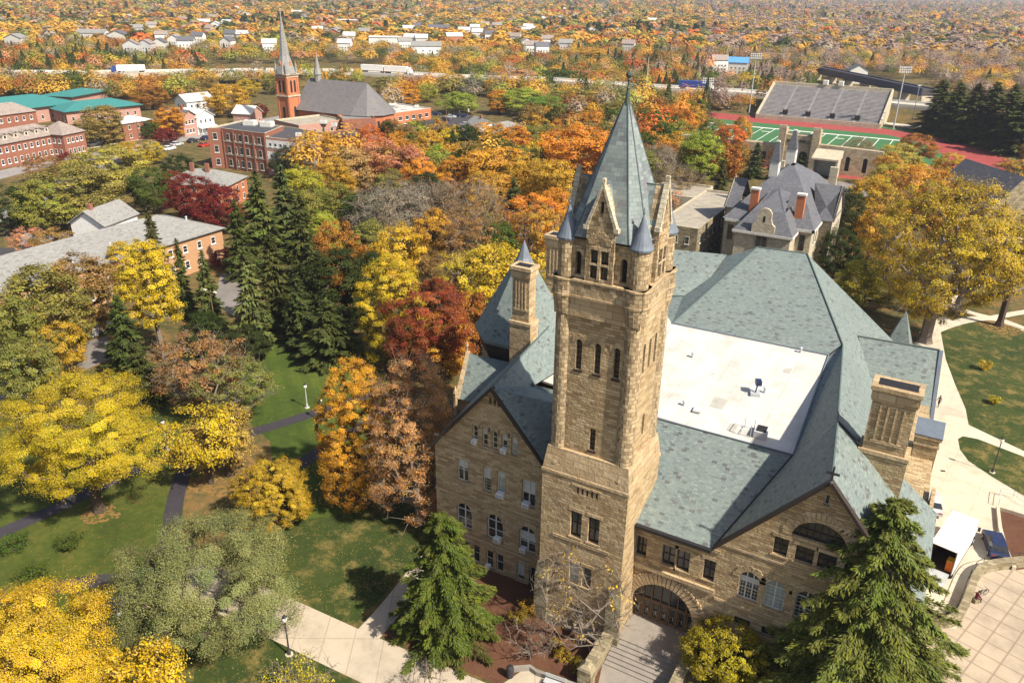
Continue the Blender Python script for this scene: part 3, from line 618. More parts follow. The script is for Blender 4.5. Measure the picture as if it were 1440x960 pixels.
# belfry stage
for (fo,fc,x0,x1) in ((Fr(0,TY0+.25,1,0),cx,TX0+.8,TX1-.8),(Fr(TX1-.25,0,0,1),cy,TY0+.8,TY1-.8),(Fr(0,TY1-.25,-1,0),-cx,-TX1+.8,-TX0-.8),(Fr(TX0+.25,0,0,-1),-cy,-TY1+.8,-TY0-.8)):
    hl=[archloop(fc-1.78,33.35,.5,1.75,8),archloop(fc+1.78,33.35,.5,1.75,8)]
    wall('belfry_wall',fo,[(x0,33.1),(x1,33.1),(x1,36.2),(x0,36.2)],hl,hall,'stone_up',.4)
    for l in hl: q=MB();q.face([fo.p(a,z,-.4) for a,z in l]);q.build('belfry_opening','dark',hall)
    for d in (-1.78,1.78): arch_ring(fo,fc+d,34.85,.27,.5,hall,.05,nst=7)
    # dormer: projecting gabled window bay
    fd=Fr(fo.o[0]+fo.n[0]*.32,fo.o[1]+fo.n[1]*.32,*fo.u)
    hl=[rectloop(fc-.4,33.4,.6,1.0),rectloop(fc+.4,33.4,.6,1.0),rectloop(fc-.4,34.55,.6,.95),rectloop(fc+.4,34.55,.6,.95),rectloop(fc,38.1,.24,.8)]
    wall('dormer_wall',fd,[(fc-1.08,33.1),(fc+1.08,33.1),(fc+1.08,37.1),(fc+.98,37.2),(fc,39.9),(fc-.98,37.2),(fc-1.08,37.1)],hl,hall,'stone_up',.3,back=.9)
    for l in hl: q=MB();q.face([fd.p(a,z,-.3) for a,z in l]);q.build('dormer_pane','glass',hall)
    q=MB();bar(q,fd,fc-.72,fc+.72,34.38,34.55,.03,-.25);bar(q,fd,fc-.11,fc+.11,33.35,35.55,.04,-.25);bar(q,fd,fc-.8,fc+.8,35.5,35.75,.05,-.1);q.build('window_cross','trim',hall)
    arch_ring(fd,fc,35.9,.52,.88,hall,.07,nst=13);arch_ring(fd,fc,35.9,.28,.5,hall,.04,nst=9)
    q=MB()
    for sgn in (-1,1):
        pl=[(fc+sgn*1.28,37.0),(fc+sgn*1.02,37.0),(fc,39.8),(fc,40.25)]
        if sgn>0: pl=pl[::-1]
        q.hexa([fd.p(a,z,-.3) for a,z in pl],[fd.p(a,z,.1) for a,z in pl])
        bar(q,fd,fc+sgn*1.15-.18,fc+sgn*1.15+.18,36.85,37.2,.12,-.3)
    bar(q,fd,fc-.1,fc+.1,40.05,40.45,.06,-.25);q.build('dormer_coping','limestone',hall)
    q=MB();q.slab([fd.p(fc+1.02,37.1,-.25),fd.p(fc,39.85,-.25),fd.p(fc,39.85,-2.6),fd.p(fc+1.02,37.1,-2.0)],.08);q.slab([fd.p(fc-1.02,37.1,-.25),fd.p(fc,39.85,-.25),fd.p(fc,39.85,-2.6),fd.p(fc-1.02,37.1,-2.0)],.08);q.build('dormer_roof','slate2',hall)
b=MB();box4(b,-.18,36.0,36.25);b.build('tower_cornice','dkbrown',hall)
for (x,y) in ((TX0+.62,TY0+.62),(TX1-.62,TY0+.62),(TX0+.62,TY1-.62),(TX1-.62,TY1-.62)):
    b=MB();b.lathe((x,y),[(.72,33.05),(.72,36.)],18);tr=b.build('corner_turret','stone_up',hall)
    b=MB();b.lathe((x,y),[(.86,35.85),(.89,36.0),(.76,36.25),(.4,37.1),(.1,38.1),(.05,38.2)],18);b.lathe((x,y),[(.03,38.1),(.03,38.7)],5);b.sphere((x,y,38.4),.1);b.build('turret_cone','lead',tr)
# spire: square with broad chamfers
def oct_(h,c,z):  # half width, chamfer
    return [(cx+a,cy+bb,z) for a,bb in ((-h+c,-h),(h-c,-h),(h,-h+c),(h,h-c),(h-c,h),(-h+c,h),(-h,h-c),(-h,-h+c))]
b=MB();A=oct_(3.12,1.0,36.2);B=oct_(2.65,.88,37.5);Cc=oct_(.2,.07,44.9)
for X_,Y_ in ((A,B),(B,Cc)):
    for i in range(8): j=(i+1)%8;b.face([X_[i],X_[j],Y_[j],Y_[i]])
b.face(A[::-1]);b.build('spire','slate2',hall)
b=MB()
for i in range(8): b.tube(up(A[i],.02),B[i],.05,.05,5);b.tube(B[i],Cc[i],.05,.04,5)
b.build('spire_hip','copper',hall)
b=MB();b.lathe((cx,cy),[(.34,44.3),(.2,45.1),(.09,45.8),(.17,45.85),(.08,46.),(.07,46.35),(.18,46.4),(.08,46.5)],10);b.sphere((cx,cy,46.72),.24);b.build('finial','fin',hall)
ZM[0]=None
# ---- entrance steps with stone cheeks
st=thing('entrance_steps','broad grey stone steps leading up to the arched entrance','steps',(AC,49.5,0))
for i in range(7):
    b=MB();y=47.0+i*.42;b.box(AC-2.9,AC+2.95,y,FY+.88 if i==6 else y+.42,-.1,.13*(i+1)+(.0));b.build('step','stepgrey',st)
b=MB();b.box(-17.15,-16.6+.0,48.4-.0,FY,-.1,2.2) if False else None
for (xa,xb,y0,name) in ((-18.2,-17.45,45.,'left'),(-11.5,-10.8,45.4,'right')):
    t=thing('stone_wall','low rough stone cheek wall on the %s side of the entrance steps'%name,'wall',((xa+xb)/2,48,0))
    b=MB();b.box(xa,xb,y0,FY-.01,-.1,1.5);b.build('wall_body','stone_old',t);b=MB();b.box(xa-.1,xb+.1,y0-.1,FY-.02,1.5,1.72);b.build('wall_coping','stone_old',t)
    b=MB();b.box(xa-.2,xb+.2,y0-1.1,y0-.1,-.1,1.8);b.hexa([(xa-.28,y0-1.18,1.8),(xb+.28,y0-1.18,1.8),(xb+.28,y0-.02,1.8),(xa-.28,y0-.02,1.8)],[(xa+.2,y0-.8,2.25),(xb-.2,y0-.8,2.25),(xb-.2,y0-.4,2.25),(xa+.2,y0-.4,2.25)]);b.build('wall_pier','stone_old',t)
# ================================================================= ground, lawns, paths
def gmat(name,stops,fleck,fs=9.,fth=.70,scale=.09,leaf=.55,stripes=None):
    s=N(name);p=s.pos()
    n=s.noise(p,scale,6,.62);n2=s.noise(p,1.3,5,.7)
    c=s.ramp(s.math('ADD',s.math('MULTIPLY',n,.65),s.math('MULTIPLY',n2,.35)),stops)
    if stripes:
        sp=s.n('ShaderNodeSeparateXYZ');s.l(p,sp.inputs[0])
        d=s.math('ADD',s.math('MULTIPLY',sp.outputs[0],stripes[0]),s.math('MULTIPLY',sp.outputs[1],stripes[1]))
        w_=s.math('SINE',s.math('MULTIPLY',d,2*PI/2.4));c=s.mix(s.math('MULTIPLY',s.math('GREATER_THAN',w_,0.),.45),c,s.mix(.6,c,(.03,.05,.006)))
    g=s.noise(p,14,3,.6);c=s.mix(s.math('MULTIPLY',g,.5),c,s.mix(.55,c,(.02,.03,.006)))
    vo=s.n('ShaderNodeTexVoronoi');s.l(p,vo.inputs['Vector']);vo.inputs['Scale'].default_value=fs*.45
    near=s.math('LESS_THAN',vo.outputs['Distance'],.19)
    dens=s.noise(p,.16,5,.65);pat=s.n('ShaderNodeMapRange');s.l(dens,pat.inputs[0]);pat.inputs[1].default_value=fth-.25;pat.inputs[2].default_value=fth
    sp=s.n('ShaderNodeSeparateColor');s.l(vo.outputs['Color'],sp.inputs[0])
    keep=s.math('LESS_THAN',sp.outputs[0],s.math('MULTIPLY',pat.outputs[0],leaf*1.4))
    lc=s.ramp(sp.outputs[1],[(0,fleck[0]),(.5,fleck[1]),(1,fleck[2])])
    c=s.mix(s.math('MULTIPLY',near,keep),c,lc)
    # drifts of small leaves too small to single out
    d2=s.noise(p,.35,7,.75);dm=s.n('ShaderNodeMapRange');s.l(d2,dm.inputs[0]);dm.inputs[1].default_value=fth-.16;dm.inputs[2].default_value=fth+.04;dm.inputs[4].default_value=leaf
    c=s.mix(dm.outputs[0],c,s.mix(g,fleck[0],fleck[2]))
    s.bump(n2,.5,.06)
    return s.out(c,.95)
LEAFC=[(.22,.10,.03),(.42,.24,.05),(.30,.16,.06)]
MAT['ground']=gmat('leafy_ground',[(.3,(.035,.045,.010)),(.5,(.075,.072,.02)),(.65,(.13,.095,.035)),(.8,(.17,.13,.06))],LEAFC,fth=.62,leaf=.75,scale=.035)
MAT['lawn']=gmat('mown_lawn',[(.36,(.03,.045,.005)),(.5,(.058,.078,.008)),(.64,(.125,.12,.02))],LEAFC,fth=.69,leaf=.45)
MAT['lawn_striped']=gmat('striped_lawn',[(.36,(.035,.058,.006)),(.5,(.06,.092,.009)),(.64,(.10,.12,.016))],LEAFC,fth=.76,leaf=.4,stripes=(.62,.78))
MAT['lawn_leafy']=gmat('leaf_strewn_lawn',[(.36,(.016,.032,.005)),(.5,(.032,.05,.007)),(.66,(.06,.07,.014))],[(.35,.2,.05),(.5,.35,.1),(.4,.3,.12)],fs=14,fth=.66,leaf=.55)  # leaf-strewn grass; greens darkened to stand in for shade on the front lawn
MAT['mulch']=gmat('bark_mulch',[(.3,(.055,.018,.012)),(.5,(.09,.032,.02)),(.7,(.13,.05,.03))],[(.2,.11,.06),(.28,.18,.1),(.16,.07,.03)],fs=16,fth=.5,leaf=.3)
MAT['drift']=None;_dr=gmat('fallen_leaf_drift',[(.3,(.12,.08,.025)),(.5,(.22,.14,.04)),(.7,(.32,.21,.06))],LEAFC,fth=.5,leaf=.6)
def fray(m,sc_=.9,th=.5):
    t=m.node_tree;o=t.nodes['Material Output'];src=o.inputs[0].links[0].from_socket
    n=t.nodes.new('ShaderNodeTexNoise');n.inputs['Scale'].default_value=sc_;n.inputs['Detail'].default_value=8;n.inputs['Roughness'].default_value=.75
    g=t.nodes.new('ShaderNodeNewGeometry');t.links.new(g.outputs['Position'],n.inputs['Vector']);c=t.nodes.new('ShaderNodeMath');c.operation='GREATER_THAN';t.links.new(n.outputs['Fac'],c.inputs[0]);c.inputs[1].default_value=th
    tr=t.nodes.new('ShaderNodeBsdfTransparent');mx=t.nodes.new('ShaderNodeMixShader');t.links.new(c.outputs[0],mx.inputs[0]);t.links.new(tr.outputs[0],mx.inputs[1]);t.links.new(src,mx.inputs[2]);t.links.new(mx.outputs[0],o.inputs[0]);return m
MAT['drift']=fray(_dr,1.6,.5)
def conc(name,c,joint,w,h,ang,stain=.5,jw=.05,jd=.5):
    s=N(name);p=s.pos();n=s.noise(p,.5,6,.65);n2=s.noise(p,.11,4,.6)
    d=tuple(x*.72 for x in c);u=tuple(min(.9,x*1.1) for x in c)
    col=s.ramp(s.math('ADD',s.math('MULTIPLY',n,.5),s.math('MULTIPLY',n2,.5)),[(.35,d),(.5,c),(.65,u)])
    if w:
        mp=s.n('ShaderNodeMapping');s.l(p,mp.inputs[0]);mp.inputs['Rotation'].default_value=(0,0,R(ang));sp=s.n('ShaderNodeSeparateXYZ');s.l(mp.outputs[0],sp.inputs[0])
        a,b,m=s.cells(w,h,jw,u=sp.outputs[0],v=sp.outputs[1],shift=0.)
        col=s.mix(s.math('MULTIPLY',s.math('SUBTRACT',a,.5),.12),col,(.25,.2,.15));col=s.mix(s.math('MULTIPLY',m,jd),col,joint)
    st=s.noise(p,2.2,5,.7);mr=s.n('ShaderNodeMapRange');s.l(st,mr.inputs[0]);mr.inputs[1].default_value=.58;mr.inputs[2].default_value=.75;mr.inputs[4].default_value=stain
    col=s.mix(mr.outputs[0],col,s.mix(.55,col,(.15,.11,.07)))
    return s.out(col,.85)
MAT['conc']=conc('pale_concrete',(.52,.455,.35),(.3,.24,.17),3.6,3.6,8,.3,.045,.35)
MAT['walk']=conc('worn_concrete_walk',(.44,.37,.28),(.2,.15,.1),2.6,5.2,-30,.6,.05,.45)
MAT['plaza']=conc('jointed_plaza_concrete',(.40,.325,.24),(.16,.115,.08),1.75,1.75,18,.5,.07,.6)
MAT['step_conc']=conc('mottled_step_concrete',(.26,.23,.20),(.1,.08,.07),0,0,0,.8)
MAT['asphalt']=conc('dark_asphalt',(.055,.05,.055),(.03,.03,.03),0,0,0,.3)
MAT['path']=conc('blacktop_path',(.042,.037,.045),(.03,.03,.03),0,0,0,.4)
MAT['asphalt_grey']=conc('faded_asphalt',(.20,.18,.165),(.03,.03,.03),0,0,0,.4)
MAT['road']=conc('town_road',(.26,.24,.23),(.03,.03,.03),0,0,0,.4)
MAT['hwy']=conc('concrete_highway',(.5,.45,.38),(.3,.26,.2),0,0,0,.3)
MAT['turf']=plain('green_turf',(.045,.14,.05),.9,.2,.3);MAT['track']=plain('red_running_track',(.30,.055,.05),.9,.2,.25);MAT['seat']=plain('weathered_concrete_seating',(.30,.28,.28),.9,.3,.5)
MAT['rooftop']=plain('gravel_roof',(.34,.30,.24),.95,.3,.6)
g=MB()
xs=[-9000,-3000,-1200,-400,0,400,1200,3000,9000];ys=[-600,-100,200,600,1500,4000,9000,16000]
for i in range(len(xs)-1):
    for j in range(len(ys)-1): g.face([(xs[i],ys[j],0),(xs[i+1],ys[j],0),(xs[i+1],ys[j+1],0),(xs[i],ys[j+1],0)])
o=g.build('ground','ground');o['kind']='structure'
def pp(*l): return [XY(a,b) for a,b in l]
sheet('lawn_left',pp((330,470),(480,440),(560,560),(450,700),(600,700),(570,800),(495,880),(345,815),(390,700),(380,620),(310,560)),.004,'lawn_striped')
sheet('lawn_west',pp((-60,600),(230,560),(330,620),(260,690),(250,800),(130,1000),(-80,1000)),.005,'lawn')
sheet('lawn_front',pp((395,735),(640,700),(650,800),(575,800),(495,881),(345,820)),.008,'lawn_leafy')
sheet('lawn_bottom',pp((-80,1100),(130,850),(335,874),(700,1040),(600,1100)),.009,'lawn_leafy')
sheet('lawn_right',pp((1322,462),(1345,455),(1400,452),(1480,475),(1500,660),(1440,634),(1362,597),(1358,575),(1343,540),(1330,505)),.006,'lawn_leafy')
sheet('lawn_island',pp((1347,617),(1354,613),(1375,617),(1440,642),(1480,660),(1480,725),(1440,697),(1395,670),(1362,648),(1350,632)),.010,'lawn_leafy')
sheet('driveway',pp((1230,1000),(1240,500),(1290,480),(1325,430),(1335,405),(1350,405),(1337,455),(1324,470),(1334,505),(1347,540),(1362,575),(1365,597),(1440,631),(1520,665),(1520,900),(1380,1000)),.002,'conc')
strip('walk_right',pp((1300,470),(1345,452),(1395,445),(1440,462),(1500,490)),2.0,.012,'conc')
strip('walk_upper',pp((1325,425),(1365,440),(1395,447)),1.6,.014,'conc');strip('walk_far',pp((1395,447),(1440,438),(1520,430)),1.6,.016,'conc')
b=sheet('plaza',pp((1385,804),(1500,790),(1600,900),(1500,1150),(1230,1100),(1262,900),(1292,868),(1310,882),(1345,884),(1360,850),(1372,822)),.012,'plaza')
strip('walk_main',[XY(250,800),XY(340,843),XY(420,880),XY(520,927),XY(620,970),XY(760,1030)],4.6,.012,'walk')
strip('walk_branch',[XY(505,905),XY(545,862),XY(580,818),XY(640,740)],2.3,.016,'walk')
sheet('mulch_bed',pp((536,893),(578,826),(640,790),(700,790),(860,860),(850,930),(835,975),(800,955),(745,935),(700,962),(610,925)),.014,'mulch')
sheet('entry_plaza',pp((835,990),(848,930),(870,890),(985,925),(1000,985),(985,1040),(820,1020)),.018,'step_conc')
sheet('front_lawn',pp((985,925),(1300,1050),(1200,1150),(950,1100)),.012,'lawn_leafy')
sheet('entry_walk',pp((686,975),(735,942),(765,945),(805,965),(835,985),(810,1100),(640,1100)),.022,'walk')
strip('asphalt_path',pp((-40,765),(0,750),(110,700),(190,660),(260,635),(330,614),(375,602),(450,578),(520,555)),1.9,.02,'path')
strip('asphalt_path_south',pp((275,630),(255,670),(243,715),(240,770),(200,815),(135,815),(40,832),(0,845)),1.8,.024,'path')
strip('asphalt_path_east',pp((420,655),(450,633),(520,595),(560,560)),1.9,.026,'path')
strip('asphalt_path_west',pp((90,900),(150,855),(240,810)),2.0,.03,'path')
sheet('drift_left',pp((270,655),(330,640),(385,640),(370,670),(310,700),(262,690)),.012,'drift')
sheet('leaf_circle',[(XY(140,722)[0]+2.2*math.cos(a)*(1+.2*math.sin(3*a)),XY(140,722)[1]+1.8*math.sin(a)) for a in np.linspace(0,2*PI,18)[:-1]],.034,'drift')
sheet('leaf_circle_far',[(XY(1408,455)[0]+3.5*math.cos(a)*(1+.2*math.sin(3*a)),XY(1408,462)[1]+2.8*math.sin(a)) for a in np.linspace(0,2*PI,18)[:-1]],.02,'drift')
sheet('planter_bed',pp((1403,716),(1440,728),(1520,745),(1520,795),(1440,800),(1425,802)),.03,'mulch')
strip('street',pp((-120,300),(-60,262),(40,235),(130,220),(230,200),(300,187),(360,172),(430,160)),9,.006,'road',smooth=2)
strip('street_kerb_walk',pp((-60,240),(60,218),(130,208),(240,188),(290,176)),2,.009,'conc',smooth=2)
strip('cross_street',pp((215,205),(130,240),(40,285),(-60,330)),7,.010,'road')
sheet('parking_lot',pp((-60,345),(40,350),(60,372),(0,392),(-60,400)),.012,'asphalt')
sheet('parking_west',pp((-60,560),(0,540),(60,500),(150,472),(165,500),(120,520),(60,545),(-60,620)),.013,'asphalt_grey')
sheet('drive_mid',pp((300,430),(310,385),(350,380),(345,420),(330,445)),.014,'asphalt_grey')
sheet('parking_church',pp((590,172),(655,160),(690,175),(700,200),(640,215),(560,200)),.015,'asphalt')
sheet('pale_yard',pp((640,186),(665,170),(730,178),(745,190),(700,200)),.018,'conc')
strip('back_street',pp((700,205),(640,190),(600,185),(560,178),(520,175)),5,.020,'road')
sheet('track_oval',pp((925,150),(1000,158),(1250,182),(1340,195),(1400,208),(1425,228),(1405,250),(1350,262),(1280,262),(1100,240),(900,200),(890,165)),.010,'track')
sheet('infield_grass',pp((930,160),(1250,190),(1310,205),(1335,225),(1290,238),(1230,232),(1040,200),(920,185)),.014,'turf')
fx0,fx1,fy0,fy1=-128,-22,289,338
sheet('football_field',[(fx0,fy0),(fx1,fy0),(fx1,fy1),(fx0,fy1)],.02,'turf')
fl=MB()
for i in range(22):
    x=fx0+4+i*4.9;fl.face([(x-.14,fy0,.03),(x+.14,fy0,.03),(x+.14,fy1,.03),(x-.14,fy1,.03)])
for y in (fy0,fy1): fl.face([(fx0,y-1,.034),(fx1,y-1,.034),(fx1,y+.6,.034),(fx0,y+.6,.034)])
for i in range(6):
    x=fx0+14+i*14
    for y in (fy0+9,fy1-9): fl.face([(x-1.6,y-.5,.038),(x+1.6,y-.5,.038),(x+1.6,y+.5,.038),(x-1.6,y+.5,.038)])
o=fl.build('field_markings','white');o['kind']='structure'
sheet('far_grass',pp((1180,170),(1420,200),(1600,230),(1600,260),(1440,245),(1400,225),(1300,190)),.008,'turf')
sheet('stadium_yard',pp((1090,245),(1240,262),(1180,300),(1080,290)),.012,'asphalt_grey')
sheet('service_yard',pp((1190,140),(1320,152),(1440,185),(1300,185),(1200,165)),.012,'hwy')
# ================================================================= generic buildings
rb=random.Random(11)
def wall_win(parent,p0,p1,z,n,w,h,mg=.8,sill=True,frame='offwhite',glass='glass',offs=0):
    fr=Fr(p0[0],p0[1],p1[0]-p0[0],p1[1]-p0[1]);L=math.hypot(p1[0]-p0[0],p1[1]-p0[1])
    for i in range(n):
        a=mg+(L-2*mg)*(i+.5)/n+offs
        b=MB();bar(b,fr,a-w/2,a+w/2,z,z+h,.05,-.02)
        if sill: bar(b,fr,a-w/2-.1,a+w/2+.1,z-.18,z-.002,.12,-.02)
        b.cur=1;m=.09
        for q in range(2):
            z0=z+m+(h-2*m)*q/2+.02;z1=z+m+(h-2*m)*(q+1)/2-.02
            b.face([fr.p(a-w/2+m,z0,.056),fr.p(a+w/2-m,z0,.056),fr.p(a+w/2-m,z1,.056),fr.p(a-w/2+m,z1,.056)])
        b.build('window',[frame,glass],parent)
def rect(A,B,depth,left=True):
    """footprint from two corners; depth goes to the left of A->B"""
    d=Vector((B[0]-A[0],B[1]-A[1]));n=Vector((-d.y,d.x)).normalized()*(depth if left else -depth)
    return [tuple(A[:2]),tuple(B[:2]),(B[0]+n.x,B[1]+n.y),(A[0]+n.x,A[1]+n.y)]
def inset(fp,e):
    c=Vector((sum(p[0] for p in fp)/4,sum(p[1] for p in fp)/4));u=(Vector(fp[1])-Vector(fp[0])).normalized();v=(Vector(fp[3])-Vector(fp[0])).normalized()
    return [tuple(Vector(p)+u*(e*s)+v*(e*t)) for p,s,t in zip(fp,(1,-1,-1,1),(1,1,-1,-1))]
def pitched(fp,z,rise,kind='gable',axis=0,over=.5,hipin=None,t=.18):
    """roof over a rectangle; axis 0 = ridge along fp[0]->fp[1]"""
    f=inset(fp,-over)
    if axis==1: f=f[1:]+f[:1]
    a,b_,c,d=[Vector((p[0],p[1],z)) for p in f];up_=Vector((0,0,rise))
    r0=(a+d)/2+up_;r1=(b_+c)/2+up_
    if kind=='hip':
        L=(b_-a).length;w=(d-a).length/2;k=(hipin or w)/L;k=min(k,.49);r0,r1=r0.lerp(r1,k),r1.lerp(r0,k)
    B=MB();B.slab([a,b_,r1,r0],t);B.slab([c,d,r0,r1],t);ends=[]
    if kind=='hip': B.slab([b_,c,r1],t);B.slab([d,a,r0],t)
    return B,(r0,r1),(a,b_,c,d)
def house(name,label,cat,fp,h,rise,wallm,roofm,kind='gable',axis=0,rows=((1.,1.3),),wn=(3,2),chim=None,group=None,over=.5,z0=0,frame='white',dorm=0,porch=False,ww=1.0,glass='glass'):
    c=(sum(p[0] for p in fp)/4,sum(p[1] for p in fp)/4,0)
    t=thing(name,label,cat,c,group)
    b=MB();b.prism(fp,z0,h,top=False)
    B,(r0,r1),(a,b_,cc,d)=pitched(fp,h,rise,kind,axis,over)
    if kind=='gable':
        g=fp if axis==0 else fp[1:]+fp[:1]
        k=(rise)*(1-over*2/ (2*over+ (Vector(g[3])-Vector(g[0])).length))
        for p,q in ((g[1],g[2]),(g[3],g[0])): b.face([(p[0],p[1],h),(q[0],q[1],h),((p[0]+q[0])/2,(p[1]+q[1])/2,h+k)])
    b.build('wall',wallm,t);rf=B.build('roof',roofm,t)
    for (z,hh) in rows:
        for i in range(4):
            p0,p1=fp[i],fp[(i+1)%4]
            nrm=Vector((p1[1]-p0[1],-(p1[0]-p0[0])))
            mid=Vector(((p0[0]+p1[0])/2,(p0[1]+p1[1])/2))
            if nrm.dot(mid)>0: continue     # faces away from the observer's side
            wall_win(t,p0,p1,z,wn[i%2],ww,hh,frame=frame,glass=glass)
    if chim:
        for (k,s,hh) in chim:
            p=r0.lerp(r1,k)+ (d-a).normalized()*s;q=MB();q.cbox(p.x,p.y,h+.2,.9,.7,rise+hh,math.atan2((r1-r0).y,(r1-r0).x));q.build('chimney','brick',rf)
    if dorm:
        for i in range(dorm):
            u=(i+.5)/dorm;m=a.lerp(b_,u*.7+.15);n=(d-a).normalized();m=m+n*((d-a).length*.2);ang=math.atan2((b_-a).y,(b_-a).x)
            q=MB();q.cbox(m.x,m.y,h+rise*.25,1.3,1.6,1.3,ang);dm=q.build('dormer','cream',rf)
            e=(b_-a).normalized();q=MB();top=Vector((m.x,m.y,h+rise*.25+2.0));
            q.slab([top-n*1.,top+n*1.4,top+n*1.4+e*1.-Vector((0,0,.7)),top-n*1.+e*1.-Vector((0,0,.7))],.1);q.slab([top-n*1.,top+n*1.4,top+n*1.4-e*1.-Vector((0,0,.7)),top-n*1.-e*1.-Vector((0,0,.7))],.1);q.build('dormer_roof',roofm,rf)
            f=Fr(m.x-n.x*.8-e.x*.65,m.y-n.y*.8-e.y*.65,e.x,e.y);q=MB();bar(q,f,.3,1.0,h+rise*.25+.3,h+rise*.25+1.15,.03,-.02);q.build('dormer_window','glass',rf)
    if porch:
        p=inset(fp,0);e=(Vector(fp[1])-Vector(fp[0]));n=Vector((e.y,-e.x)).normalized();q=MB();A_=Vector(fp[0]);Bq=Vector(fp[1])
        q.slab([(A_.x,A_.y,2.9),(Bq.x,Bq.y,2.9),(Bq.x+n.x*2,Bq.y+n.y*2,2.3),(A_.x+n.x*2,A_.y+n.y*2,2.3)],.12);q.build('porch_roof',roofm,t)
        q=MB()
        for k in (0.05,.35,.65,.95): m=A_.lerp(Bq,k)+n*1.8;q.cbox(m.x,m.y,0,.15,.15,2.35)
        q.build('porch_posts','white',t)
    return t
def flatb(name,label,cat,fp,h,wallm,roofm,rows=(),wn=4,ww=1.2,parapet=.5,group=None,frame='offwhite',cap='limestone',faces=None,mg=.8):
    n=len(fp);c=(sum(p[0] for p in fp)/n,sum(p[1] for p in fp)/n,0);t=thing(name,label,cat,c,group)
    b=MB();b.prism(fp,0,h-.05,top=False);b.build('wall',wallm,t)
    cv=Vector(c[:2]);inn=[tuple(Vector(p)+(cv-Vector(p)).normalized()*.45) for p in fp];b=MB();b.face([(x,y,h-parapet) for x,y in fp]);b.build('roof',roofm,t)
    b=MB()
    for i in range(n):
        j=(i+1)%n;o_=[fp[i],fp[j],inn[j],inn[i]];b.hexa([(x,y,h-parapet) if k>1 else (x,y,h-.049) for k,(x,y) in enumerate(o_)],[(x,y,h) for x,y in o_])
    b.build('parapet',cap,t)
    for (z,hh) in rows:
        for i in range(n):
            if faces and i not in faces: continue
            p0,p1=fp[i],fp[(i+1)%n];nrm=Vector((p1[1]-p0[1],-(p1[0]-p0[0])));mid=Vector(((p0[0]+p1[0])/2,(p0[1]+p1[1])/2))
            if nrm.dot(mid)>0: continue
            k=wn if not isinstance(wn,dict) else wn.get(i,0)
            if k: wall_win(t,p0,p1,z,k,ww,hh,mg,frame=frame)
    return t
def roof_unit(t_label,x,y,z,w,d,h,rz,name='rooftop_unit',mat='offwhite',cat='rooftop unit'):
    t=thing(name,t_label,cat,(x,y,z));b=MB();b.cbox(x,y,z,w+.2,d+.2,.25,rz);b.build('curb','grey',t);b=MB();b.cbox(x,y,z+.25,w,d,h,rz);b.build('casing',mat,t)
    b=MB();b.lathe((x,y),[(min(w,d)*.3,z+.25+h),(min(w,d)*.3,z+.4+h)],10);b.build('fan_cowl','grey',t);return t
# ---- 1 long brick residence with grey hipped roof (left)
house('long_residence','long tan-brick residence with a light grey hipped roof behind the yellow trees','residence',[(-142.5,22),(-126.2,22),(-126.2,104),(-142.5,104)],7,3.4,'brick_tan','slate_grey','hip',1,((1.2,1.5),(4.4,1.4)),(4,24),over=.6)
for i,(k,s) in enumerate(((205,322),(155,345),(100,362),(262,308))):
    x,y=XY(k,s,9.);t=thing('roof_vent','small white vent pipe on the long grey roof','roof vent',(x,y,8.2),'vent pipes on the long grey roof');b=MB();b.lathe((x,y),[(.14,8.0),(.14,9.4)],8);b.build('pipe','white',t);b=MB();b.lathe((x,y),[(.26,9.4),(.02,9.65)],8);b.build('cap','galv',t)
# ---- 2 white cottage and shed behind it
house('white_cottage','white clapboard cottage with grey gable roof beyond the long residence','house',rect(XY(147,318,7.5),XY(192,301,7.5),8,True),7.5,2.8,'white','slate_grey','gable',0,((3.4,1.1),),(3,2),chim=((.2,0,.8),))
house('blue_shed','small pale blue-white shed with dark roof left of the white cottage','shed',rect(XY(44,340,3.),XY(62,355,3.),7,True),3.2,1.6,'white','slate_dark','gable',1,((1.2,.8),),(2,2))
house('grey_garage','grey shingled garage beside the pale blue shed','garage',rect(XY(64,352,3.),XY(84,346,3.),7,True),3.4,1.8,'ltgrey','slate_grey','gable',1,((1.2,.9),),(1,2))
# ---- 3 brick residence with dormers, far left
house('brick_residence','red brick residence with tan hipped roof and a row of red dormers, far left','residence',rect(XY(-10,205,7),XY(90,186,7),11,True),7,3.2,'brick','slate_tan','hip',0,((1.,1.6),(4.4,1.5)),(11,4),chim=((.08,1.2,1),),dorm=5,frame='white')
house('brick_residence','square red brick residence block with tan hipped roof beside the dormered one','residence',rect(XY(88,190,7.2),XY(118,184,7.2),10,True),7.2,3.4,'brick','slate_tan','hip',0,((1.,1.6),(4.5,1.5)),(4,4),frame='white')
house('brick_residence','red brick wing with brown roof at the left edge before the teal roofs','residence',rect(XY(-20,165,7.2),XY(50,156,7.2),10,True),7.2,3.4,'brick','slate_tan','hip',0,((4.5,1.5),),(6,4),frame='white')
# ---- 4 teal-roofed school
def teal(lbl,A,B,dep,h,rise,ax=0): return house('teal_roof_building',lbl,'school',rect(A,B,dep,True),h,rise,'brick_pink','teal','hip',ax,((1.2,1.6),),(9,4),over=1.2,frame='offwhite')
teal('long low brick building with a broad teal metal roof, far left',XY(-30,160,6),XY(108,144,6),22,6,3.6)
teal('low brick building with teal metal roof, nearer block beside the brown trees',XY(92,157,5),XY(196,147,5),16,5,2.6)
teal('small teal-roofed entrance block between the two larger teal roofs',XY(100,136,6.5),XY(150,127,6.5),14,6.5,1.6)
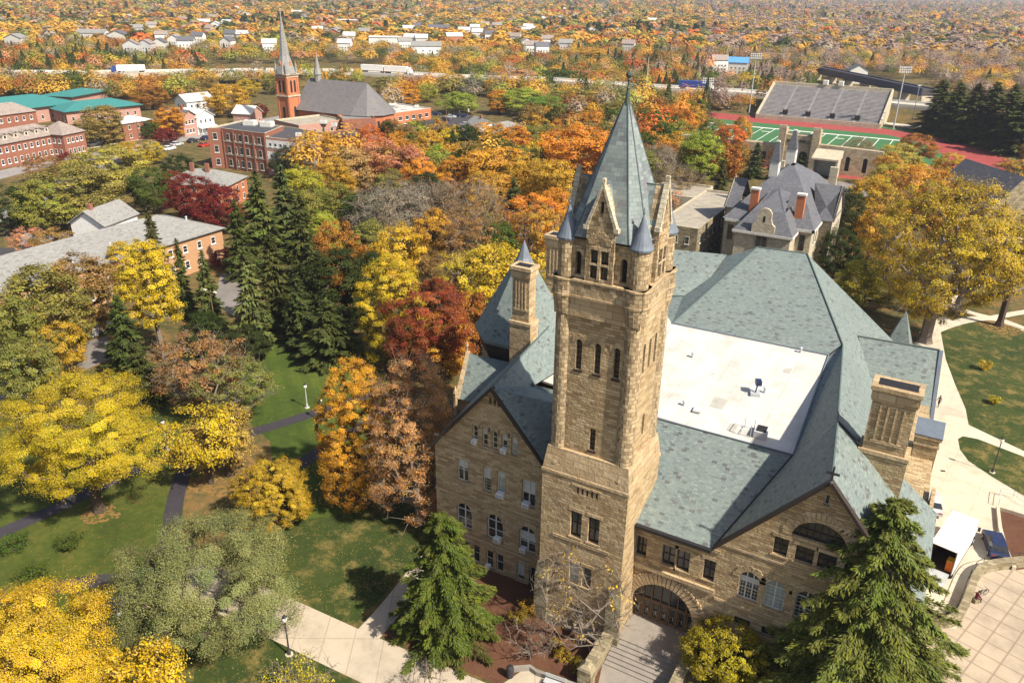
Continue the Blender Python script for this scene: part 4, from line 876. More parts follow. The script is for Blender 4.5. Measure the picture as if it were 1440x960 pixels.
# ---- 5 white-roofed brick box, brick house, white house
house('brick_house','square dark brick house with a low white hipped roof','house',rect(XY(172,174,6.2),XY(213,168,6.2),9,True),6.2,1.6,'brick','offwhite','hip',0,((1.,1.5),(3.9,1.4)),(3,2),frame='cream')
house('brick_townhouse','tall narrow pink brick townhouse behind the orange street tree','house',rect(XY(256,165,7),XY(274,162,7),10,True),7,2.2,'brick_pink','slate_dark','gable',1,((1.,1.6),(4.2,1.5)),(3,3),chim=((.3,0,1.4),),frame='white')
house('white_house','white two-storey house with pale roof and dark porch beside the golden street tree','house',rect(XY(276,166,6),XY(300,162,6),11,True),6,2.6,'white','offwhite','gable',1,((1.,1.4),(3.8,1.3)),(3,3),porch=True)
house('white_house','grey-roofed white house behind the narrow pink brick townhouse','house',rect(XY(262,144,6),XY(300,140,6),9,True),6,2.8,'white','ltgrey','gable',0,((3.6,1.3),),(4,2),chim=((.1,0,1.2),))
house('pink_house','small pink-white gabled house just left of the church tower','house',rect(XY(353,161,4.5),XY(368,157,4.5),8,True),4.5,2.8,'brick_pink','offwhite','gable',1,((1.2,1.2),),(2,2))
# ---- 6 the brick school block
z=12.;fp=[XY(291,180,z),XY(310.5,180,z),XY(372,187.5,z),XY(398,177,z),XY(340,169,z)]
sch=flatb('brick_school','three-storey dark red brick school block with flat black roof and two rooftop units','school',fp,z,'brick','tar',((1.,2.0),(4.8,2.1),(8.6,2.0)),{0:1,1:6},1.3,.5,mg=1.2)
d=Fr(fp[1][0],fp[1][1],fp[2][0]-fp[1][0],fp[2][1]-fp[1][1]);LL=math.hypot(fp[2][0]-fp[1][0],fp[2][1]-fp[1][1])
for k in (.02,.27,.5,.72,.98): q=MB();bar(q,d,LL*k-.25,LL*k+.25,0,z-.6,.22,-.02);q.build('pilaster','brick',sch)
q=MB();bar(q,d,0,LL,8.1,8.35,.09,-.02);bar(q,d,0,LL,4.2,4.45,.09,-.02);q.build('stone_band','limestone',sch)
for i,(px_,py_) in enumerate(((352,174),(376,176))):
    x,y=XY(px_,py_,12);roof_unit('white rooftop unit on the school roof, %s of the two big ones'%('left','right')[i],x,y,11.5,3.6,2.6,1.3,.3)
fp2=[fp[2],XY(444,200,11),XY(455,186,11),XY(398,177,11)]
an=flatb('school_annex','white-panelled school annex with pink brick bands and flat dark roof','school',fp2,11,'brick_pink','tar',((1.5,1.),(5.2,1.),(8.4,1.)),{0:9},1.0,.4,frame='white')
f=Fr(fp2[0][0],fp2[0][1],fp2[1][0]-fp2[0][0],fp2[1][1]-fp2[0][1]);L2=math.hypot(fp2[1][0]-fp2[0][0],fp2[1][1]-fp2[0][1]);q=MB()
for zz in (4.6,7.9): bar(q,f,.2,L2-.2,zz,zz+2.3,.04,-.02)
q.build('white_panel','white',an)
# ---- low flat buildings round the church
flatb('brick_hall','low brick parish hall with flat tan gravel roof in front of the church','parish hall',rect(XY(420,176,8),XY(486,168,8),16,True),8,'brick_pink','rooftop',((1.2,1.5),(4.6,1.4)),5,1.2)
flatb('brick_hall','square dark brick block with flat black roof below the church apse','parish hall',rect(XY(486,196,7.),XY(538,186,7.),14,True),7,'brick','tar',((1.2,1.5),),4,1.2,cap='brick')
flatb('brick_hall','taller orange brick block with flat roof joined to the church apse','parish hall',rect(XY(482,168,9.),XY(528,166,9.),12,True),9,'brick','tar2',((2,1.5),),4,1.2,cap='brick')
flatb('brick_shop','one-storey orange brick shop with flat white roof right of the church','shop',rect(XY(546,160,4.5),XY(606,152,4.5),22,True),4.5,'brick_orange','membrane',((1.2,1.6),),6,2.0,cap='offwhite')
flatb('flat_roof_building','low wide building with flat dark roof behind the salmon trees','commercial building',rect(XY(540,205,5.),XY(648,192,5.),18,True),5.,'brick_pink','tar',((1.5,1.2),),7,1.4,cap='brick')
house('tan_house','grey hip-roofed tan brick house left of the tall pines','house',rect(XY(318,262,6),XY(346,248,6),17,True),6,2.8,'brick_orange','slate_grey','hip',1,((1.,1.4),(3.8,1.3)),(3,5),chim=((.2,1,1.4),(.9,1,1.4)))
house('bungalow','white bungalow with grey gabled roof and porch beside the small parking lot','house',rect(XY(672,180,3.6),XY(700,178,3.6),11,True),3.6,2.6,'white','slate_grey','gable',1,((1.1,1.2),),(3,3),chim=((.5,0,.8),),porch=True)
house('bungalow','low grey-roofed white house just right of the porch bungalow','house',rect(XY(704,183,3.4),XY(738,178,3.4),9,True),3.4,2.,'white','slate_grey','hip',0,((1.1,1.2),),(3,2))
house('small_garage','tiny white garage at the edge of the green trees, right of the bungalows','garage',rect(XY(752,178,2.8),XY(760,176,2.8),6,True),2.8,1.4,'white','slate_grey','gable',1,((1.,.8),),(1,2))
# ---- church
R1=P(436,110,19);R2=P(516,117,19);dv=Vector((R2[0]-R1[0],R2[1]-R1[1]));L=dv.length;dv.normalize();nv=Vector((dv.y,-dv.x))   # nv points to the near side
ch=thing('brick_church','orange brick church with a steep violet-grey roof, tall needle spire and small spirelet','church',(R1[0],R1[1],0))
W2=9.5;ez=9.5;a0=Vector(R1[:2]);a1=Vector(R2[:2])
q=lambda v,k:(v.x+nv.x*k,v.y+nv.y*k)
fpn=[q(a0,W2),q(a1,W2),q(a1,-W2),q(a0,-W2)]
b=MB();b.prism(fpn,0,ez,top=False);b.face([(*fpn[3],ez),(*fpn[0],ez),(a0.x,a0.y,19)]);b.build('nave_wall','brick_orange',ch);wall_win(ch,fpn[0],fpn[1],2.5,7,1.2,4.5,3,frame='brick_orange')
b=MB();e0=a0-dv*.3
for s in (1,-1): b.slab([(*q(e0,s*(W2+.8)),ez-.7),(*q(a1,s*(W2+.8)),ez-.7),(a1.x,a1.y,19),(e0.x,e0.y,19)],.25)
b.build('nave_roof','slate_violet',ch)
for k in (0,): pass
ac=a1;rr=W2;ap=[(ac.x+math.cos(t)*rr*dv.x+math.sin(t)*rr*nv.x,ac.y+math.cos(t)*rr*dv.y+math.sin(t)*rr*nv.y) for t in np.linspace(PI/2,-PI/2,6)]
b=MB();b.prism(ap+[q(a1,-W2)],0,ez,top=False);b.build('apse_wall','brick_orange',ch)
for i in range(5):
    wall_win(ch,ap[i],ap[i+1],3.2,2,.9,3.8,.6,frame='brick_orange')
b=MB()
for i in range(5): 
    o1=[(ac.x+(x-ac.x)*1.08,ac.y+(y-ac.y)*1.08) for x,y in (ap[i],ap[i+1])];b.slab([(*o1[0],ez-.7),(*o1[1],ez-.7),(ac.x,ac.y,19)],.22)
b.build('apse_roof','slate_violet',ch)
tc=Vector(XY(411,169,0));tc=Vector((a0.x,a0.y))+nv*(W2+1.)-dv*1.5
ang=math.atan2(dv.y,dv.x);b=MB();b.cbox(tc.x,tc.y,0,5.6,5.6,21,ang);tw_=b.build('church_tower','brick_orange',ch)
b=MB();b.cbox(tc.x,tc.y,13.5,6.2,6.2,.5,ang);b.cbox(tc.x,tc.y,21,6.4,6.4,.45,ang);b.cbox(tc.x,tc.y,20.2,6.,6.,.3,ang);b.build('tower_band','limestone',tw_)
for k in range(4):
    a=ang+k*PI/2;n=Vector((math.sin(a),-math.cos(a)));u=Vector((math.cos(a),math.sin(a)));f=Fr(tc.x+n.x*2.8-u.x*2.8,tc.y+n.y*2.8-u.y*2.8,u.x,u.y)
    for c_ in (1.9,3.7):
        q2=MB();l=archloop(c_,15,.95,4.2,8);q2.face([f.p(x,zz,.04) for x,zz in l]);q2.build('louvred_opening','dark',tw_)
    q2=MB();l=archloop(2.8,5,1.2,5.,8);q2.face([f.p(x,zz,.04) for x,zz in l]);q2.build('tower_window','dark',tw_)
    for c_ in (.35,5.25): q2=MB();bar(q2,f,c_-.35,c_+.35,0,20.2,.2,-.02);q2.build('buttress','brick_orange',tw_)
    # clock gable
    q2=MB();pl=[(.9,21.4),(4.7,21.4),(2.8,25.8)];q2.hexa([f.p(x,zz,-1.2) for x,zz in pl],[f.p(x,zz,-.1) for x,zz in pl]);q2.build('clock_gable','brick_orange',tw_)
    q2=MB();q2.face([f.p(2.8+1.05*math.cos(t),22.9+1.05*math.sin(t),-.05) for t in np.linspace(0,2*PI,15)[:-1]]);ck=q2.build('clock_face','white',tw_);q2=MB();bar(q2,f,2.75,2.85,22.9,23.7,0,-.06);bar(q2,f,2.3,2.8,22.85,22.95,0,-.06);q2.build('clock_hand','blk',ck)
b=MB();b.lathe((tc.x,tc.y),[(3.7,21.45),(2.5,25.5),(1.9,27.5),(.12,41.5)],8,ang+PI/8);b.build('church_spire','slate_grey',tw_)
for sx in (-1,1):
    for sy in (-1,1):
        p=tc+dv*2.5*sx+nv*2.5*sy;b=MB();b.lathe((p.x,p.y),[(.5,21.4),(.5,23.),(.02,26.)],6);b.build('pinnacle','slate_grey',tw_)
b=MB();b.tube((tc.x,tc.y,41.4),(tc.x,tc.y,43.4),.1);b.tube((tc.x-.6,tc.y,42.6),(tc.x+.6,tc.y,42.6),.1);b.build('cross','white',tw_)
p=a0+dv*4;b=MB();b.lathe((p.x,p.y),[(1.3,18),(1.3,20.5),(1.6,20.6),(.9,23),(.06,29)],8);b.build('spirelet','slate_grey',ch)
# ---- Merrick-like limestone hall behind
mx0,mx1,my0,my1=-38.6,-22.2,152.,184.;ez=11.
mh=thing('limestone_hall','pale limestone hall with steep dark slate roofs, brick chimneys and two louvred cupolas','college hall',((mx0+mx1)/2,168,0))
b=MB();b.box(mx0,mx1,my0,my1,0,ez);b.box(mx0+3.4,mx1-2.8,my0-5,my0-.01,0,ez-.6);b.box(mx1+.01,mx1+2.2,160,170,0,ez+.2);b.build('wall','limestone',mh)
b=MB();b.box(mx0-.5,mx1+.5,my0-.5,my0-.02,ez-.5,ez);b.box(mx1+.02,mx1+.5,my0-.5,159.98,ez-.5,ez);b.box(mx0-.5,mx0-.02,my0-.5,my1,ez-.5,ez);b.box(mx0+2.9,mx1-2.3,my0-5.5,my0-5.02,ez-1.,ez-.55);b.box(mx1-2.78,mx1-2.3,my0-5,my0-.52,ez-1.,ez-.55);b.build('cornice','offwhite',mh)
b=MB();cx2=(mx0+mx1)/2
def hipb(x0,x1,y0,y1,z0,z1,ix,iy,iyb=None):
    iyb=iy if iyb is None else iyb
    o_=[(x0,y0,z0),(x1,y0,z0),(x1,y1,z0),(x0,y1,z0)];i_=[(x0+ix,y0+iy,z1),(x1-ix,y0+iy,z1),(x1-ix,y1-iyb,z1),(x0+ix,y1-iyb,z1)]
    for k in range(4): j=(k+1)%4;b.slab([o_[k],o_[j],i_[j],i_[k]],.15)
    return i_
i_=hipb(mx0-.4,mx1+.4,my0-.4,my1+.4,ez,ez+5.6,4.6,8.5);
hipb(i_[0][0]-.1,i_[1][0]+.1,i_[0][1]-.1,i_[2][1]+.1,ez+5.55,ez+8.6,3.6,6.5)
hipb(mx0+3.,mx1-2.4,my0-5.4,my0+7,ez-.55,ez+3.,2.6,3.2,2.);b.slab([(mx0+5.6,my0-2.2,ez+2.95),(mx1-5.,my0-2.2,ez+2.95),(mx1-6.,my0+6,ez+5),(cx2,my0+6,ez+5.6),(mx0+6.6,my0+6,ez+5)],.12)
rf=b.build('roof','slate_dark',mh)
b=MB();b.slab([(mx1+2.4,159.5,ez+.2),(mx1+2.4,170.5,ez+.2),(mx1-1,165,ez+5.5)],.12);b.slab([(mx1+2.6,165,ez+6.),(mx1-3,165,ez+6.),(mx1+2.6,159.3,ez+.2),(mx1-1.,159.3,ez+.2)],.15);b.slab([(mx1+2.6,165,ez+6.),(mx1-3,165,ez+6.),(mx1-1,170.7,ez+.2),(mx1+2.6,170.7,ez+.2)],.15);b.build('dormer_roof','slate_dark',mh)
b=MB();b.face([(mx1+2.25,159.6,0),(mx1+2.25,170.4,0),(mx1+2.25,170.4,ez+.4),(mx1+2.25,165,ez+6.4),(mx1+2.25,159.6,ez+.4)]);b.build('gable','limestone',mh)
b=MB();b.slab([(mx0+.3,159.5,ez+.2),(mx0+.3,165,ez+5.2),(mx0-2.6,165,ez+5.2),(mx0-2.6,159.5,ez+.2)],.15);b.slab([(mx0+.3,170.5,ez+.2),(mx0+.3,165,ez+5.2),(mx0-2.6,165,ez+5.2),(mx0-2.6,170.5,ez+.2)],.15);b.build('dormer_roof','slate_dark',mh)
b=MB();b.face([(mx0-2.3,159.6,0),(mx0-2.3,170.4,0),(mx0-2.3,170.4,ez+.6),(mx0-2.3,165,ez+6.),(mx0-2.3,159.6,ez+.6)]);b.box(mx0-2.3,mx0,160,170,0,ez);b.build('gable','limestone',mh)
# shaped gable on the bay
f=Fr(0,my0-5.2,1,0);gc=cx2+.3;pl=[(-2.1,ez-1),(2.1,ez-1),(2.1,ez+.9),(1.6,ez+1.3),(1.3,ez+2.1),(1.25,ez+2.9)]+[(1.25*math.cos(t),ez+3.1+1.1*math.sin(t)) for t in np.linspace(.2,PI-.2,8)]+[(-1.25,ez+2.9),(-1.3,ez+2.1),(-1.6,ez+1.3),(-2.1,ez+.9)]
b=MB();b.hexa([f.p(gc+x,zz,-.4) for x,zz in pl],[f.p(gc+x,zz,.15) for x,zz in pl]);b.build('shaped_gable','limestone',mh)
for x in (-.55,.55): b=MB();bar(b,f,gc+x-.4,gc+x+.4,ez-3.2,ez-1.1,.17,.12);b.build('window','glass',mh)
b=MB();bar(b,f,gc-.2,gc+.2,ez+1.6,ez+2.7,.17,.12);b.build('window','glass',mh)
for x in (mx0+1.2,mx1-1.6): f2=Fr(0,my0,1,0);b=MB();bar(b,f2,x-.55,x+.55,ez-4.2,ez-1.2,.05,-.02);b.build('window','glass',mh)
wall_win(mh,(mx1+2.25,160),(mx1+2.25,170),ez-3.6,4,.9,2.4);wall_win(mh,(mx1,my0+1),(mx1,my0+7),ez-3.6,2,.9,2.4)
for (x,y) in ((mx0+4.6,my0+2.2),(mx1-3.2,my0+2.2)): b=MB();b.cbox(x,y,ez+.5,1.5,1.1,5.2);c_=b.build('brick_chimney','brick_orange',mh);b=MB();b.cbox(x,y,ez+5.7,1.75,1.35,.35);b.build('chimney_top','offwhite',c_)
for (y,s) in ((163.5,.82),(179,.9)):
    b=MB();b.cbox(cx2-2.6,y,ez+6.6,2.1*s,2.1*s,3.);cu=b.build('cupola','offwhite',mh);b=MB()
    b.lathe((cx2-2.6,y),[(1.65*s,ez+9.6),(.5*s,ez+13.4)],4,PI/4);b.build('cupola_roof','slate_dark',cu);b=MB();b.cbox(cx2-2.6,y,ez+13.4,.85*s,.85*s,.3);b.build('cupola_cap','offwhite',cu)
for (x,y) in ((mx0+3,my1-1.5),(mx1-2,my1-2.5)): b=MB();b.cbox(x,y,ez+2,1.6,1.,4.3);b.build('stone_chimney','limestone',mh)
flatb('stone_annex','flat-roofed brown stone annex left of the limestone hall','annex',[(-52,150),(-43.2,150),(-43.2,184),(-52,184)],8.5,'stone_old','rooftop',((1.5,1.6),(5,1.6)),{0:3,1:11},.9,faces=(0,1))
flatb('stone_annex','narrow flat-roofed stone link at the far end of the brown annex','annex',[(-64,176),(-52.2,176),(-52.2,190),(-64,190)],8.0,'limestone','rooftop',((1.5,1.6),),{0:3},.9)
# ---- stadium
gs=thing('grandstand','grey concrete grandstand across the football field with four dark entrances','grandstand',(-59,378,0))
nrow=26;b=MB()
for i in range(nrow):
    y0=363+i*1.0;z=1.2+i*.42;b.box(-84,-34.5,y0,y0+1.0,z-.42 if i else 0,z)
b.build('seating','seat',gs)
b=MB();
for k in range(1,5):
    x=-84+49.5*k/5
    for i in range(nrow): b.box(x-.35,x+.35,363.3+i,364+i,1.205+i*.42,1.33+i*.42)
b.build('aisle','ltgrey',gs)
b=MB();b.box(-84.6,-34,362.2,362.98,0,1.9);b.box(-84.5,-34,389,390,0,13.2);b.hexa([(-84.8,363,0),(-84.01,363,0),(-84.01,389,0),(-84.8,389,0)],[(-84.8,363,2.),(-84.01,363,2.),(-84.01,389,13),(-84.8,389,13)]);b.hexa([(-34.49,363,0),(-33.7,363,0),(-33.7,389,0),(-34.49,389,0)],[(-34.49,363,2.),(-33.7,363,2.),(-33.7,389,13),(-34.49,389,13)]);b.build('end_wall','limestone',gs)
for x in (-73,-63.5,-53.5,-43.5): b=MB();b.box(x-1.,x+1.,365.4,366.9,1.3,4.1);b.build('tunnel_entrance','dark',gs)
for x in (-62,-55.5): b=MB();b.box(x-1,x+1,388,390.5,13.2,15);b.build('roof_hut','offwhite',gs)
sg=thing('stadium_gatehouse','buff stone stadium back wall with twin towers and arched openings, facing the college','stadium wall',(-45,262,0))
sf=Fr(0,261,1,0)
hl=[archloop(x,1.6,2.4,4.2,10) for x in (-48.6,-44.8)]+[archloop(x,1.2,1.3,4.4,8) for x in (-36.5,-31.5,-26.5)]
wall('arcade_wall',sf,[(-51.5,0),(-22,0),(-22,8),(-41.8,8.4),(-41.8,10.5),(-51.5,10.5)],hl,sg,'stad',.6,back=2)
for l in hl: b=MB();b.face([sf.p(a,z,-.6) for a,z in l]);b.build('arch_opening','dark',sg)
b=MB();b.prism([(-92,261),(-51.6,261),(-51.6,264),(-92,264)],0,7.2);b.build('arcade_wall','stad',sg)
for k in range(8): b=MB();bar(b,sf,-89+k*4.6-.8,-89+k*4.6+.8,1.2,4.6,.05,-.02);b.build('arch_opening','dark',sg)
for x in (-51.8,-41.6):
    b=MB();b.box(x-1.1,x+1.1,260.2,264,0,12.5);tt=b.build('gate_tower','stad',sg)
    for dx in (-.8,0,.8): b=MB();b.box(x+dx-.3,x+dx+.3,260.2,260.8,12.5,13.4);b.build('battlement','limestone',tt)
b=MB();b.hexa([(-50.6,263.1,10.5),(-42.8,263.1,10.5),(-42.8,278,1),(-50.6,278,1)],[(-50.6,263.1,10.9),(-42.8,263.1,10.9),(-42.8,278,1.5),(-50.6,278,1.5)]);b.build('seating','seat',sg)
b=MB();b.hexa([(-40,263.1,8.),(-22,263.1,8.),(-22,277,1),(-40,277,1)],[(-40,263.1,8.2),(-22,263.1,8.2),(-22,277,1.5),(-40,277,1.5)]);b.build('seating','seat',sg)
cu_=bpy.data.curves.new('lettering','FONT');cu_.body='SELBY FIELD';cu_.size=1.35;cu_.extrude=.06;cu_.align_x='CENTER';tx=bpy.data.objects.new('lettering',cu_);COL.objects.link(tx)
cu_.materials.append(MAT['dark']);tx.matrix_basis=Matrix.Translation((-46.7,260.9,8.3))@Matrix.Rotation(R(90),4,'X');tx.parent=sg;tx.matrix_parent_inverse=sg.matrix_basis.inverted()
cp=thing('entrance_canopy','boxy pale entrance porch with sloped top in front of the stadium wall','entrance porch',(-36.5,256,0))
b=MB();b.box(-40.5,-39.8,252,258,0,5.5);b.box(-33.6,-33.,252,258,0,5.5);b.hexa([(-40.6,251.5,5.5),(-32.8,251.5,5.5),(-32.8,259,5.5),(-40.6,259,5.5)],[(-40.6,251.5,6.),(-32.8,251.5,6.),(-32.8,259,7.6),(-40.6,259,7.6)]);b.build('canopy_frame','limestone',cp);b=MB();b.box(-39.7,-33.7,257.,257.3,0,5.4);b.build('glass_front','glasslit',cp)
# slate-roofed building at the right edge
house('slate_roof_hall','dark slate-roofed stone building at the right edge behind the big golden tree','college hall',rect(XY(1384,300,7),XY(1470,298,7),20,True),7,8,'stone_old','slate_dark','gable',1,((1.2,1.8),),(5,5),over=.3)
# ---- highway on its embankment and bridges
hp=[XY(a,b_,6) for a,b_ in ((-200,104),(40,103),(170,103),(370,100),(500,101),(640,109),(770,113),(900,122),(1040,130),(1130,136),(1230,143),(1320,151),(1500,170))]
def deckstrip(name,pts,wid,z,mats,base=0.,h=1.1):
    b=MB();n=len(pts)
    for i in range(n-1):
        a=Vector(pts[i]);c=Vector(pts[i+1]);d=(c-a).normalized();nn=Vector((-d.y,d.x))*wid/2
        b.cur=0;b.hexa([(*(a-nn),z-1.2),(*(c-nn),z-1.2),(*(c+nn),z-1.2),(*(a+nn),z-1.2)],[(*(a-nn),z),(*(c-nn),z),(*(c+nn),z),(*(a+nn),z)])
        for s in (-1,1):
            e0=nn*s;e1=nn*s*.97;b.cur=1;b.hexa([(*(a+e1),z+.004),(*(c+e1),z+.004),(*(c+e0),z+.004),(*(a+e0),z+.004)],[(*(a+e1),z+.9),(*(c+e1),z+.9),(*(c+e0),z+.9),(*(a+e0),z+.9)])
    o=b.build(name,mats);o['kind']='structure';return o
deckstrip('highway_road',hp,15,6,['hwy','offwhite'])
b=MB()
for i in range(len(hp)-1):
    if i in (2,5): continue
    a=Vector(hp[i]);c=Vector(hp[i+1]);d=(c-a).normalized();nn=Vector((-d.y,d.x))
    b.hexa([(*(a-nn*18),-.1),(*(c-nn*18),-.1),(*(c+nn*18),-.1),(*(a+nn*18),-.1)],[(*(a-nn*8.4),4.79),(*(c-nn*8.4),4.79),(*(c+nn*8.4),4.79),(*(a+nn*8.4),4.79)])
o=b.build('embankment_ground','ground');o['kind']='structure'
for i in (2,5):
    a=Vector(hp[i]);c=Vector(hp[i+1]);d=(c-a).normalized();nn=Vector((-d.y,d.x))
    t=thing('highway_bridge',('pale concrete highway bridge above the teal-roofed school' if i==2 else 'highway bridge on thin piers behind the orange brick shop'),'bridge',(*a,0))
    b=MB()
    for s in (-1,1): b.hexa([(*(a+nn*8.6*s),3.9),(*(c+nn*8.6*s),3.9),(*(c+nn*8.9*s),3.9),(*(a+nn*8.9*s),3.9)],[(*(a+nn*8.6*s),6.9),(*(c+nn*8.6*s),6.9),(*(c+nn*8.9*s),6.9),(*(a+nn*8.9*s),6.9)])
    b.build('girder','copper_hip' if i==5 else 'conc',t)
    for k in range(1,6):
        m=a.lerp(c,k/6);
        for s in (-6,0,6): b=MB();b.lathe(tuple(m+nn*s),[(.55,-.1),(.55,4.79)],8);b.build('pier','conc',t)
# dark steel rail bridge, upper right
a=Vector(XY(1150,96,7));c=Vector(XY(1305,128,7));d=(c-a).normalized();nn=Vector((-d.y,d.x))
t=thing('railway_bridge','long dark blue steel girder bridge beyond the stadium','bridge',(*a,0))
for s in (-1,1):
    b=MB();b.hexa([(*(a+nn*3*s),4.5),(*(c+nn*3*s),4.5),(*(c+nn*3.5*s),4.5),(*(a+nn*3.5*s),4.5)],[(*(a+nn*3*s),8.2),(*(c+nn*3*s),8.2),(*(c+nn*3.5*s),8.2),(*(a+nn*3.5*s),8.2)]);b.build('girder','dkblue',t)
b=MB();b.hexa([(*(a-nn*2.9),5),(*(c-nn*2.9),5),(*(c+nn*2.9),5),(*(a+nn*2.9),5)],[(*(a-nn*2.9),7.6),(*(c-nn*2.9),7.6),(*(c+nn*2.9),7.6),(*(a+nn*2.9),7.6)]);b.build('bridge_deck','asphalt',t)
for k in range(0,7):
    m=a.lerp(c,k/6);b=MB();b.cbox(m.x,m.y,-.1,1.5,6,4.6,math.atan2(d.y,d.x));b.build('pier','conc',t)
# ================================================================= vegetation
def leafmat(name,hv=.05,trans=.35,lo=.55,hi=1.35,green=.75):
    s=N(name);oi=s.n('ShaderNodeObjectInfo');at=s.n('ShaderNodeAttribute');at.attribute_name='tone'
    sp=s.n('ShaderNodeSeparateColor');s.l(at.outputs['Color'],sp.inputs[0])
    hs=s.n('ShaderNodeHueSaturation');s.l(oi.outputs['Color'],hs.inputs['Color'])
    s.l(s.math('ADD',.5-hv/2,s.math('MULTIPLY',sp.outputs[1],hv)),hs.inputs['Hue'])
    s.l(s.math('ADD',lo,s.math('MULTIPLY',sp.outputs[0],hi-lo)),hs.inputs['Value'])
    s.l(s.math('ADD',.85,s.math('MULTIPLY',sp.outputs[2],.3)),hs.inputs['Saturation'])
    gm=s.n('ShaderNodeMapRange');s.l(sp.outputs[1],gm.inputs[0]);gm.inputs[1].default_value=.5;gm.inputs[2].default_value=.12;gm.inputs[3].default_value=0;gm.inputs[4].default_value=green
    hm_=s.mix(1.,hs.outputs[0],(.50,.86,.7),'MULTIPLY');hc_=s.mix(gm.outputs[0],hs.outputs[0],hm_)
    class _o: outputs=[hc_]
    hs=_o
    s.l(hs.outputs[0],s.b.inputs['Base Color']);s.b.inputs['Roughness'].default_value=.75;s.b.inputs['Specular IOR Level'].default_value=.15
    tr=s.n('ShaderNodeBsdfTranslucent');s.l(hs.outputs[0],tr.inputs[0]);mx=s.n('ShaderNodeMixShader');mx.inputs[0].default_value=trans
    s.l(s.b.outputs[0],mx.inputs[1]);s.l(tr.outputs[0],mx.inputs[2]);s.l(mx.outputs[0],s.t.nodes['Material Output'].inputs[0]);return s.m
MAT['leaf']=leafmat('autumn_leaves',.05,.3);MAT['needle']=leafmat('evergreen_needles',.05,.12,.5,1.5,0.)
def quads_mesh(name,cen,nor,size,tone,asp=1.,up=None,mat='leaf',tan=None):
    """many small leaf faces: centre, normal, half-size, tone(3)"""
    n=len(cen);r=np.random.default_rng(3)
    nor=nor/np.maximum(np.linalg.norm(nor,axis=1,keepdims=True),1e-6)
    if tan is None: tan=r.normal(size=(n,3))
    t=tan-nor*np.sum(tan*nor,axis=1,keepdims=True);t/=np.maximum(np.linalg.norm(t,axis=1,keepdims=True),1e-6)
    b=np.cross(nor,t);s=size[:,None]
    v=np.stack([cen-t*s*asp,cen-b*s*.55,cen+t*s*asp,cen+b*s*.55],1).reshape(-1,3)
    me=bpy.data.meshes.new(name);me.vertices.add(4*n);me.vertices.foreach_set('co',v.astype(np.float32).ravel())
    me.loops.add(4*n);me.loops.foreach_set('vertex_index',np.arange(4*n,dtype=np.int32));me.polygons.add(n);me.polygons.foreach_set('loop_start',np.arange(0,4*n,4,dtype=np.int32));me.polygons.foreach_set('loop_total',np.full(n,4,dtype=np.int32))
    c=me.attributes.new('tone','FLOAT_COLOR','POINT');t4=np.ones((n,4),dtype=np.float32);t4[:,:3]=np.clip(tone,0,1);c.data.foreach_set('color',np.repeat(t4,4,axis=0).ravel())
    me.materials.append(MAT[mat] if isinstance(mat,str) else mat);me.update(calc_edges=True);return me
def skeleton(r,attr,trunk_h,r_tip=.02,start=None,lean=(0,0)):
    """grow limbs from a trunk towards each attractor point; pipe-model radii"""
    nodes=[np.array([0,0,0.])];par=[-1]
    k=max(2,int(trunk_h/1.))
    for i in range(k): nodes.append(np.array([lean[0]*(i+1)/k,lean[1]*(i+1)/k,trunk_h*(i+1)/k]));par.append(len(nodes)-2)
    base=len(nodes)-1
    order=np.argsort(np.linalg.norm(attr-nodes[base],axis=1));tips=[]
    for j in order:
        a=attr[j];N_=np.array(nodes);d=np.linalg.norm(N_-a,axis=1)
        hz=a[2]-N_[:,2];pen=np.where(hz<-.3,3.,1.)*(1+.6*(N_[:,2]<trunk_h*.8));i=int(np.argmin(d*pen))
        L=d[i];n=max(1,int(L/1.1));p0=N_[i];
        for q in range(1,n+1):
            f=q/n;p=p0+(a-p0)*f;
            if q<n: p=p+r.normal(size=3)*.12*L*.35+np.array([0,0,.10*L*math.sin(PI*f)])
            nodes.append(p);par.append(len(nodes)-2 if q>1 else i)
        tips.append(len(nodes)-1)
    cnt=np.zeros(len(nodes))
    for t in tips: cnt[t]+=1
    for i in range(len(nodes)-1,0,-1): cnt[par[i]]+=cnt[i]
    return nodes,par,cnt,tips
def branch_mesh(name,nodes,par,cnt,rt,exp=.5,extra=None,mat='bark',sides=6):
    b=MB()
    R_=[max(rt*max(c,1)**exp,.012) for c in cnt]
    for i in range(1,len(nodes)):
        p=par[i];r0=R_[p] if p!=0 else R_[i]*1.5;r0=min(r0,R_[i]*1.6)
        b.tube(tuple(nodes[p]),tuple(nodes[i]),r0,R_[i],sides if R_[i]>.1 else 4 if R_[i]>.04 else 3)
    if extra:
        for p,q,ra in extra: b.tube(p,q,ra,ra*.5,3)
    me=bpy.data.meshes.new(name);me.from_pydata(b.v,[],b.f);me.materials.append(MAT[mat]);me.update();return me
